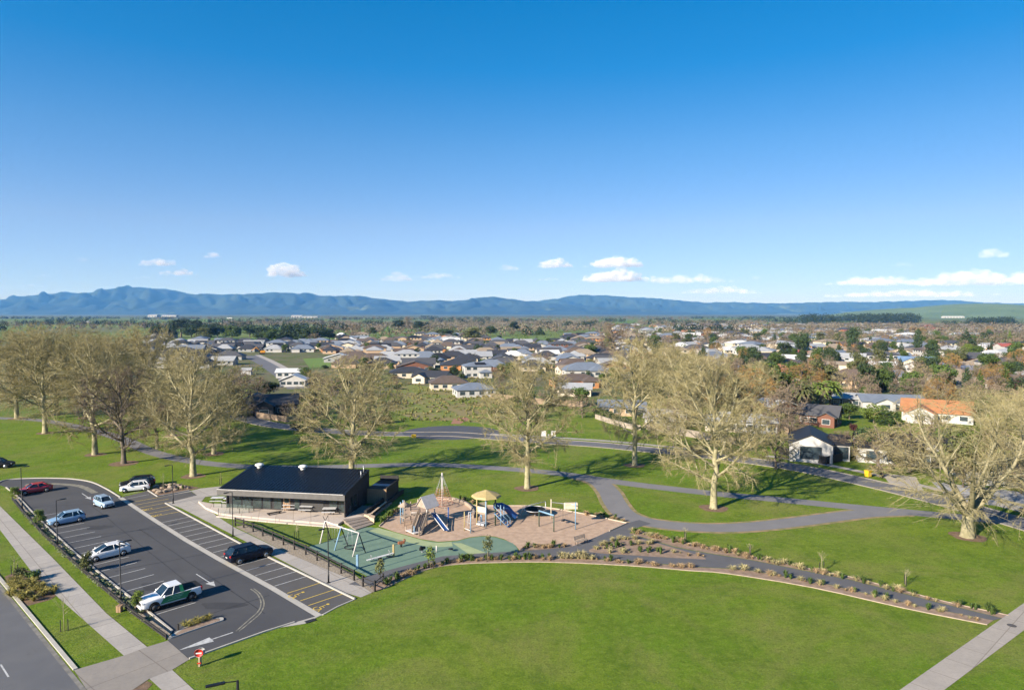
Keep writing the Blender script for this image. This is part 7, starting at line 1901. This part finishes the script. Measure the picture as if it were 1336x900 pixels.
def hex_tower():
    o = P(634.5, 683); t = thing('play_tower', 'hexagonal play tower with ochre roof, blue tube and blue steps', 'play tower', o); rr = 1.35
    C6 = [Vector((rr*math.cos(PI/6+i*PI/3), rr*math.sin(PI/6+i*PI/3), 0)) for i in range(6)]
    for i, q in enumerate(C6): c = MB(); post(c, q, 3.65, .08); c.build('post', M[['playyellow', 'playyellow', 'playgreen', 'playyellow', 'playblue', 'playgreen'][i]], t)
    c = MB(); ro = 1.95
    for (r0, z0, r1, z1) in ((ro, 3.55, ro*.92, 3.78), (ro*.92, 3.78, .05, 4.42)):
        c.add([(r0*math.cos(i*PI/4), r0*math.sin(i*PI/4), z0) for i in range(8)]+[(r1*math.cos(i*PI/4), r1*math.sin(i*PI/4), z1) for i in range(8)], [(i, (i+1) % 8, 8+(i+1) % 8, 8+i) for i in range(8)])
    c.add([(ro*math.cos(i*PI/4), ro*math.sin(i*PI/4), 3.55) for i in range(8)], [tuple(range(7, -1, -1))]); c.build('roof', M['playyellow'], t)
    c = MB(); c.prism(C6, 1.55, 1.67); c.build('platform', M['oldwood'], t)
    c = MB(); c.prism([q*.8+Vector((-.3, -.2, 0)) for q in C6[2:5]]+[Vector((.2, -.2, 0))], .1, .32); c.build('low_platform', M['palegrey'], t)
    for i in (1, 2, 3, 5):
        a, b_ = C6[i], C6[(i+1) % 6]; d = (b_-a); c = MB(); c.ribbon([a+d*.06, b_-d*.06], .05, 1.75, 2.5); c.build('guard_panel', M['cream' if i != 5 else 'playblue'], t)
    c = MB(); c.lathe([(.12, 0), (.12, .8)], (-.6, -.9, .6), 10); c.build('play_drum', M['playblue'], t)
    # blue tube slide on the right behind, blue steps on the right in front
    c = MB(); c.tube([(1.0, .7, 2.1), (1.9, 1.0, 2.05), (2.7, 1.3, 1.6), (3.3, 1.5, .8), (3.7, 1.7, .45)], .42, 12, cap=False); c.build('tube_slide', M['playdeep'], t)
    c = MB(); s0, s1 = Vector((1.25, -.5, 1.6)), Vector((2.9, -1.25, .1))
    for k in range(7): q = s0.lerp(s1, k/6.0); c.box((q.x, q.y, q.z), (.26, .85, .05), R(-24))
    st = c.build('steps', M['playdeep'], t)
    for s in (-.45, .45):
        c = MB(); d = Vector((.4*s*.9, s*.92, 0)); c.tube([s0+d, s1+d], .045, 6); c.tube([s0+d+Vector((0, 0, .85)), s1+d+Vector((0, 0, .85))], .035, 6); c.tube([s1+d, s1+d+Vector((0, 0, .85))], .035, 6); c.tube([s0.lerp(s1, .5)+d, s0.lerp(s1, .5)+d+Vector((0, 0, .85))], .03, 6); c.build('handrail', M['playblue'], st)
    c = MB(); post(c, Vector((1.85, -.65, 0)), 2.6, .06); post(c, Vector((2.25, .2, 0)), 2.4, .06); c.build('side_post', M['playblue'], t)
    c = MB(); c.tube([(-1.2, -.4, 1.75), (-2.2, -.9, 1.75), (-2.3, -1.0, .1)], .05, 6); c.build('fire_pole', M['palegrey'], t)
hex_tower()
def gate_frame(name, label, cat, feet, h, mats, bars):
    o = P(*feet[0]); t = thing(name, label, cat, o)
    for f, hh, m in zip(feet, h, mats): c = MB(); post(c, P(*f)-o, hh, .065); c.build('post', M[m], t)
    for (i, j, z0, z1, r, m) in bars: c = MB(); c.tube([P(*feet[i])-o+Vector((0, 0, z0)), P(*feet[j])-o+Vector((0, 0, z1))], r, 6); c.build('bar', M[m], t)
    return t, o
gate_frame('climbing_bars', 'pair of climbing posts, one ochre and one pale blue, before the hexagonal tower', 'climbing frame', [(606, 692), (614, 695)], [2.4, 2.5], ['playyellow', 'playblue'], [(0, 1, .3, .3, .06, 'whitewood'), (0, 1, 1.2, 1.2, .025, 'steel')])
gate_frame('sloping_beam', 'pale blue sloping beam on two dark green posts', 'climbing frame', [(703.3, 686.5), (722.6, 693.5)], [1.95, 2.0], ['playgreen', 'playgreen'], [(0, 1, 2.0, 2.05, .11, 'playblue')])
t, o = gate_frame('cable_swing', 'tall frame with grey top beam, pale blue post and cream block', 'climbing frame', [(719, 676.5), (750.8, 690.5)], [2.6, 3.4], ['cream', 'playblue'], [(0, 1, 2.2, 3.1, .05, 'steel')])
q = P(750.8, 690.5)-o; a_ = P(719, 676.5)-o
c = MB(); c.box((q.x-.5, q.y+.9, 2.75), (1.75, .5, .75), .05, bev=.06); c.build('cream_block', M['cream'], t)
c = MB(); pm = a_.lerp(q, .5)+Vector((0, 0, 2.65)); c.tube([pm, pm+Vector((0, 0, -2.2))], .015, 4); c.lathe([(.24, .40), (.24, .46)], (pm.x, pm.y, 0), 12); c.build('disc_swing', M['black'], t)
def spinner():
    o = P(698, 673); t = thing('dish_spinner', 'dark net dish on steel legs behind the sloping beam', 'spinner', o)
    c = MB(); c.lathe([(.2, .3), (1.0, .55), (1.45, .95)], (0, 0, 0), 20, cap=False); c.build('dish', M['black'], t)
    c = MB(); c.tube([(1.45*math.cos(a), 1.45*math.sin(a), .96) for a in [i*PI/12 for i in range(25)]], .05, 6); c.build('rim', M['steel'], t)
    c = MB(); c.tube([(0, 0, 0), (0, 0, .35)], .12, 8); c.tube([(-1.9, -.4, 0), (-1.6, -.2, 1.3), (1.4, .3, 1.9)], .05, 6); c.tube([(1.5, .3, 0), (1.4, .3, 1.9)], .05, 6); c.build('stand', M['steel'], t)
spinner()
def bench(u, v, rz, lab):
    t = thing('park_bench', lab, 'bench', P(u, v), rz)
    c = MB(); [c.box((0, -.18+.13*i, .45), (1.8, .11, .04)) for i in range(4)]; c.build('seat', M['oldwood'], t)
    c = MB(); [c.box((0, .30+.03*i, .62+.14*i), (1.8, .03, .11), rx=-.2) for i in range(3)]; c.build('backrest', M['oldwood'], t)
    for s in (-.75, .75): c = MB(); c.tube([(s, -.2, 0), (s, -.2, .43)], .03, 6); c.tube([(s, .25, 0), (s, .25, .43), (s, .40, .95)], .03, 6); c.build('leg', M['black'], t)
bench(758.5, 709.5, R(38), 'slatted park bench facing the bark play area at the path corner')
def small(name, lab, cat, u, v, rz, parts):
    t = thing(name, lab, cat, P(u, v), rz)
    for nm, m, fn in parts: c = MB(); fn(c); c.build(nm, M[m], t)
small('balance_post', 'pale blue square post on the green rubber by the seesaw', 'play post', 466.3, 741.5, 0, [('post', 'playblue', lambda c: c.box((0, 0, .75), (.24, .24, 1.5), bev=.03))])
small('balance_post', 'ochre yellow post on the green rubber', 'play post', 513.5, 726, 0, [('post', 'playyellow', lambda c: c.box((0, 0, .7), (.22, .22, 1.4), bev=.03)), ('foot', 'black', lambda c: c.box((-.35, 0, .03), (.9, .4, .06)))])
small('seesaw', 'grey seesaw with steel handle lying low on the green rubber', 'seesaw', 496, 730.5, R(28), [('plank', 'palegrey', lambda c: c.box((0, 0, .40), (3.0, .28, .06), ry=-.10)), ('pivot', 'black', lambda c: c.box((0, 0, .18), (.4, .5, .36), taper=.6)), ('handle', 'steel', lambda c: [c.tube([(s*1.0, -.2, .4+s*.1), (s*1.0, -.2, .8+s*.1), (s*1.0, .2, .8+s*.1), (s*1.0, .2, .4+s*.1)], .025, 6) for s in (-1, 1)])])
small('spring_rider', 'brown spring rider on the green rubber near the pale band', 'spring rider', 523.5, 713.5, .4, [('spring', 'black', lambda c: c.tube([(.12*math.cos(a), .12*math.sin(a), .02+a*.012) for a in [i*.6 for i in range(52)]], .02, 5)), ('body', 'brownplastic', lambda c: (c.box((0, 0, .55), (.8, .28, .3), bev=.08), c.box((.38, 0, .76), (.25, .22, .32), bev=.06))), ('handle', 'steel', lambda c: c.tube([(.3, -.25, .82), (.3, .25, .82)], .02, 5))])
small('spring_rider', 'dark spring rider behind the leafy sapling', 'spring rider', 551, 720.5, 1.0, [('spring', 'steel', lambda c: c.tube([(.12*math.cos(a), .12*math.sin(a), .02+a*.012) for a in [i*.6 for i in range(52)]], .02, 5)), ('body', 'black', lambda c: (c.box((0, 0, .5), (.9, .3, .28), bev=.08), c.box((-.2, 0, .70), (.3, .26, .2), bev=.05)))])
small('balance_post', 'short white post with a seat disc on the green rubber', 'play post', 569.5, 720, 0, [('post', 'whitewood', lambda c: c.tube([(0, 0, 0), (0, 0, .75)], .07, 8)), ('disc', 'black', lambda c: c.lathe([(.3, .28), (.3, .34)], (1.6, .2, 0), 12))])

# ------------------------------------------------------------------ plants: tussocks, flax, saplings, rocks
M_TUS = [leaf_mat('tan tussock blades', (.40, .285, .155), (.29, .20, .11), .2, 3), leaf_mat('straw tussock blades', (.42, .35, .18), (.27, .25, .11), .2, 3), leaf_mat('golden tussock blades', (.27, .22, .06), (.16, .16, .04), .15, 3)]
def tussock(seed, n, h, spread, wd):
    r = random.Random(seed); c = MB()
    for i in range(n):
        a = r.uniform(0, 6.28); e = spread*r.random()**.7; hh = h*r.uniform(.6, 1.1); d = Vector((math.cos(a), math.sin(a), 0)); s = Vector((-d.y, d.x, 0))*wd*.5
        b0 = d*.05*r.random(); p1 = b0+d*e*.45+Vector((0, 0, hh*.75)); p2 = b0+d*e+Vector((0, 0, hh*(.85 if r.random() < .5 else .55)))
        c.add([b0-s, b0+s, p1+s*.8, p1-s*.8, p2], [(0, 1, 2, 3), (3, 2, 4)])
    o = c.build('tussock', M_TUS[0]); me = o.data; bpy.data.objects.remove(o); return me
TUS = [tussock(i, 120, .50, .52, .035) for i in range(3)]; FLX = [tussock(9+i, 60, .75, .40, .07) for i in range(2)]
pr = random.Random(12)
def plant(p, kind, sc, label, group, name='tussock_plant', m=None):
    me = pr.choice(TUS if kind == 't' else FLX)
    o = bpy.data.objects.new(name, me); C.objects.link(o); o.location = p; o.rotation_euler = (0, 0, pr.uniform(0, 6)); o.scale = (sc*pr.uniform(.85, 1.15),)*2+(sc*pr.uniform(.8, 1.15),)
    paint(o, 0, m or (M_TUS[0] if kind == 't' else LEAF['green'])); return tag(o, label, 'tussock' if kind == 't' else 'flax', group)
def along_bed(pts, step, sc, lab, grp, mix_=(.75, 0), m=None, jit=.25, name='tussock_plant'):
    L = [P(u, v) for u, v in pts]
    for a, b in zip(L[:-1], L[1:]):
        n = max(1, int((b-a).length/step*1.85))
        for i in range(n):
            q = a.lerp(b, (i+.5+pr.uniform(-.8, .8))/n)+Vector((pr.uniform(-jit, jit), pr.uniform(-jit, jit), 0))
            if pr.random() < mix_[0]: plant(q, 't', sc*(pr.uniform(.45, 1.4) if sc < 1.3 else pr.uniform(.75, 1.05)), lab[0], grp[0], m=m or pr.choice(M_TUS[:2]))
            else: plant(q, 'f', sc*pr.uniform(.7, 1.4), lab[1], grp[1], 'flax_plant')
along_bed([(500, 764.5), (530, 751), (563, 739), (600, 732.5), (650, 730), (720, 730)], .62, 1.0, ('tan tussock in the bed edging the big lawn below the playground', 'green flax in the bed edging the big lawn below the playground'), ('tussocks below the playground', 'flax below the playground'), (.45, 0), M_TUS[0])
along_bed([(728, 728), (775, 730)], .8, 1.75, ('large straw coloured tussock in the row below the park bench', ''), ('large tussocks below the bench', ''), (1, 0), M_TUS[1], .1)
along_bed([(780, 731.5), (860, 737.5), (905, 741)], .8, .95, ('tan tussock between path and lawn below the planted triangle', 'green flax between path and lawn below the planted triangle'), ('tussocks below the triangle', 'flax below the triangle'), (.7, 0), M_TUS[0])
along_bed([(955, 743.5), (975, 744.5)], 1.0, 1.7, ('large straw tussock at the path fork, one of a pair', ''), ('tussock pair at the fork', ''), (1, 0), M_TUS[1], .1)
along_bed([(985, 747), (1073, 763), (1193, 791), (1285, 811)], 1.0, .95, ('tan tussock on the lawn side of the right hand path', 'green flax on the lawn side of the right hand path'), ('tussocks on the lawn side', 'flax on the lawn side'), (.75, 0))
along_bed([(822, 694.5), (890, 709), (980, 728), (1080, 749.5)], .72, 1.15, ('tussock in the upper bed of the right hand path near the triangle', 'flax in the upper bed of the right hand path near the triangle'), ('tussocks of the upper bed', 'flax of the upper bed'), (.8, 0), None, .35)
along_bed([(1085, 750.5), (1150, 766), (1225, 784.5), (1308, 803)], .95, 1.1, ('tussock in the upper bed where it runs to the concrete path', 'flax in the upper bed where it runs to the concrete path'), ('tussocks near the concrete path', 'flax near the concrete path'), (.72, 0), None, .35)
along_bed([(775, 717.5), (790, 710), (808, 703.5), (828, 703.5)], .7, 1.05, ('straw tussock on the rim of the planted triangle', ''), ('tussocks on the triangle rim', ''), (1, 0), M_TUS[1], .15)
along_bed([(785, 718), (815, 711), (850, 711)], .8, 1.0, ('straw tussock inside the planted triangle', 'green flax inside the planted triangle'), ('tussocks inside the triangle', 'flax inside the triangle'), (.5, 0), M_TUS[1], .5)
along_bed([(800, 721), (840, 719), (885, 723)], .9, .95, ('straw tussock along the lower side of the planted triangle', 'green flax along the lower side of the planted triangle'), ('tussocks low in the triangle', 'flax low in the triangle'), (.55, 0), M_TUS[1], .4)
along_bed([(898, 725), (914, 726.5)], .7, 1.0, ('tan tussock at the right tip of the planted triangle', ''), ('tussocks at the triangle tip', ''), (1, 0), M_TUS[0], .3)
along_bed([(682, 715), (735, 713.5)], .55, .95, ('tan tussock in the small bed between bark and path', 'green flax in the small bed between bark and path'), ('tussocks in the small bed', 'flax in the small bed'), (.5, 0), M_TUS[0], .3)
along_bed([(764, 672.5), (790, 675), (812, 680)], .8, 1.1, ('tussock on the far edge of the bark area', 'flax on the far edge of the bark area'), ('tussocks beyond the bark', 'flax beyond the bark'), (.7, 0), M_TUS[0], .3)
along_bed([(600, 652), (616, 656), (622, 659)], .8, .9, ('tan tussock behind the rope climber', 'flax behind the rope climber'), ('tussocks behind the climber', 'flax behind the climber'), (.6, 0), M_TUS[0], .3)
along_bed([(497, 684), (508, 675), (522, 664)], .8, .9, ('tussock beside the timber ramp', 'green flax beside the timber ramp'), ('tussocks by the ramp', 'flax by the ramp'), (.2, 0), M_TUS[0], .3)
along_bed([(238, 819), (256, 813), (274, 808)], .55, 1.35, ('golden green tussock on the kerbed island at the exit', ''), ('tussocks on the island', ''), (1, 0), M_TUS[2], .25)
along_bed([(12, 762), (25, 779), (40, 784)], .8, 1.7, ('large golden tussock clump in the verge bed by the street', ''), ('tussocks in the verge bed', ''), (1, 0), M_TUS[2], .6)
along_bed([(22, 757), (42, 766), (62, 778)], .7, 1.7, ('large golden tussock clump in the verge bed by the foot path', ''), ('tussocks in the verge bed by the path', ''), (1, 0), M_TUS[2], .7)
sheet('verge_bed', [P(6, 752), P(30, 742), P(45, 747), P(73, 777), P(66, 782), P(33, 791), P(22, 785)], .012, M['darkbark'])
def bush(u, v, h, wpx, leaf, key, name, lab, cat):
    p = P(u, v); garden_tree(key, leaf, name, lab, cat, p, h, wpx/ppm(p.y))
bush(43, 756, 1.25, 20, 'green', 'bush0', 'shrub', 'round green shrub at the head of the verge bed', 'shrub'); bush(25, 752, 1.0, 22, 'olive', 'bush1', 'shrub', 'olive shrub beside the round green one in the verge bed', 'shrub')
for (u, v, vt, wp, lf, lab) in [(20, 648.5, 634, 18, 'lime', 'small bushy tree beside the red car at the end of the left planter'), (52, 684, 663, 17, 'lime', 'young round tree in the left planter behind the silver blue hatchback'), (113, 746, 718, 19, 'olive', 'young round tree at the nose of the white liftback'), (181, 797, 767, 19, 'lime', 'young round tree at the nose of the pickup')]:
    p = P(u, v); t = garden_tree('round0', lf, 'young_tree', lab, 'tree', p, H(vt, p.y), wp/ppm(p.y), 'young trees in the left planter')
    for s in (-.3, .3): c = MB(); c.box((s/t.scale[0], 0, .5/t.scale[2]), (.06/t.scale[0], .06/t.scale[1], 1.0/t.scale[2])); c.build('stake', M['oldwood'], t)
def sapling(u, v, vt, leaf, lab, wd=1.0, grp=None):
    p = P(u, v); h = H(vt, p.y); t = thing('sapling', lab, 'sapling', p, pr.uniform(0, 6), grp)
    c = MB(); c.tube([(0, 0, 0), (.03, 0, h*.5), (0, .02, h)], [.035, .025, .01], 5)
    for i in range(16):
        z = h*pr.uniform(.45, .95); a = pr.uniform(0, 6.28); L = wd*.5*(1.15-z/h)*1.6; c.tube([(0, 0, z), (L*.6*math.cos(a), L*.6*math.sin(a), z+L*.5), (L*math.cos(a), L*math.sin(a), z+L*1.1)], [.012, .009, .004], 4)
    c.build('trunk', M['plane_bark'], t)
    if leaf:
        V, F = leaf_cloud(int(u), [(0, 0, h*.55), (.05, 0, h*.75), (0, .05, h*.92)], [wd*.42, wd*.40, wd*.25], 260, .16); np_mesh('crown', V, F, LEAF[leaf], t)
    for s in (-.28, .28): c = MB(); c.box((s, 0, .5), (.06, .06, 1.0)); c.build('stake', M['blackboard'], t)
sapling(496, 755, 731, 'olive', 'leafy sapling between stakes by the fence return', 1.3); sapling(562, 741, 713, 'lime', 'slender leafy sapling in the lawn bed before the spring rider', 1.3); sapling(636.5, 731.5, 698, 'olive', 'tall slender leafy sapling in front of the green rubber nose', 1.3)
sapling(894, 704, 688, None, 'bare staked sapling in the upper bed nearest the triangle', 1.0); sapling(978.6, 723, 710, None, 'bare staked sapling in the upper bed above the path fork', 1.0); sapling(1072, 745, 718, None, 'bare staked sapling midway along the upper bed', 1.2); sapling(1181, 763, 742, None, 'bare staked sapling in the upper bed near the concrete path', 1.2)
sapling(19, 749, 726, None, 'pale bare sapling above the verge bed', 1.4); sapling(84, 823, 779, None, 'pale bare sapling on the verge below the tussock bed', 2.2); sapling(213, 640, 616, None, 'bare sapling behind the rock garden', .8); sapling(288, 632, 616, None, 'thin bare sapling beside the cafe back corner', .8); sapling(387, 703, 684, None, 'thin bare sapling on the lawn inside the rail fence', .9)
# rock garden beside the white hatchback
sheet('rock_garden', [P(194, 639.5), P(206.5, 647), P(247, 639.3), P(262, 636.3), P(240, 632.5), P(210, 631)], .024, M['darkbark'])
M['rock'] = mat('weathered rock', (.36, .28, .20), .9, (.22, .17, .13), 2, bump=.6, bscale=8)
def rock(u, v, s, i):
    c = bmesh.new(); bmesh.ops.create_icosphere(c, subdivisions=2, radius=.5); r = random.Random(i)
    for q in c.verts: q.co *= r.uniform(.78, 1.12); q.co.z = max(q.co.z*.7, -.15)
    me = bpy.data.meshes.new('rock'); c.to_mesh(me); c.free(); me.materials.append(M['rock'])
    o = bpy.data.objects.new('rock', me); C.objects.link(o); o.location = P(u, v)+Vector((0, 0, .1)); o.scale = (s*1.3, s, s*.9); o.rotation_euler = (0, 0, i)
    tag(o, 'brown rock lying in the mulch of the rock garden', 'rock', 'rocks of the rock garden')
for i, (u, v, s) in enumerate([(203, 640, .8), (208, 643, 1.1), (214, 642, .9), (212, 637, .7), (221, 640, 1.2), (224, 636.5, 1.3), (222, 633.5, .9), (229, 639.5, .7), (233, 634.5, 1.0), (239, 636, 1.1), (204, 635, .8), (245, 637, .7), (216, 634, .8), (227, 632.8, .8)]): rock(u, v, s, i)
along_bed([(208, 636), (222, 637.5), (240, 638)], 1.6, .9, ('', 'small green shrub among the brown rocks'), ('', 'shrubs of the rock garden'), (0, 0), None, .5)
# ground cover in the left planter and on the gravel bed
def cover(name, lab, quad_pts, n, m, h, size, seed):
    nr = np.random.RandomState(seed); a, b, c, d = [np.array(q) for q in quad_pts]; k = max(6, n//40)
    s, t_ = nr.rand(k)[:, None], nr.rand(k)[:, None]; q = (a*(1-s)+b*s)*(1-t_)+(d*(1-s)+c*s)*t_; q[:, 2] = h*.35
    V, F = leaf_cloud(seed, q, np.full(k, h*.7), n, size, .6); return tag(np_mesh(name, V, F, m), lab, 'ground cover', kind='stuff')
for _k, (a_, b_) in enumerate([(0, 2), (2, 3), (3, 4), (4, 5)]):
    pass
GCM = leaf_mat('grey green ground cover', (.19, .22, .115), (.13, .16, .08), .1)
def cover_strip():
    nr = np.random.RandomState(5); cs = []
    for i in range(420):
        s_ = nr.uniform(3.5, 50); q, t_, n_ = poly_at(lkerb, s_); k = nr.uniform(.3, 1.15); h = .10+.06*nr.rand()
        if math.sin(s_*.9)+math.sin(s_*2.1+1) > -.7: cs.append((q.x-n_.x*k, q.y-n_.y*k, h))
    V, F = leaf_cloud(5, cs, [.20]*len(cs), 12000, .12, .6)
    tag(np_mesh('ground_cover', V, F, GCM), 'low grey green ground cover in the left planter', 'ground cover', kind='stuff')
cover_strip()
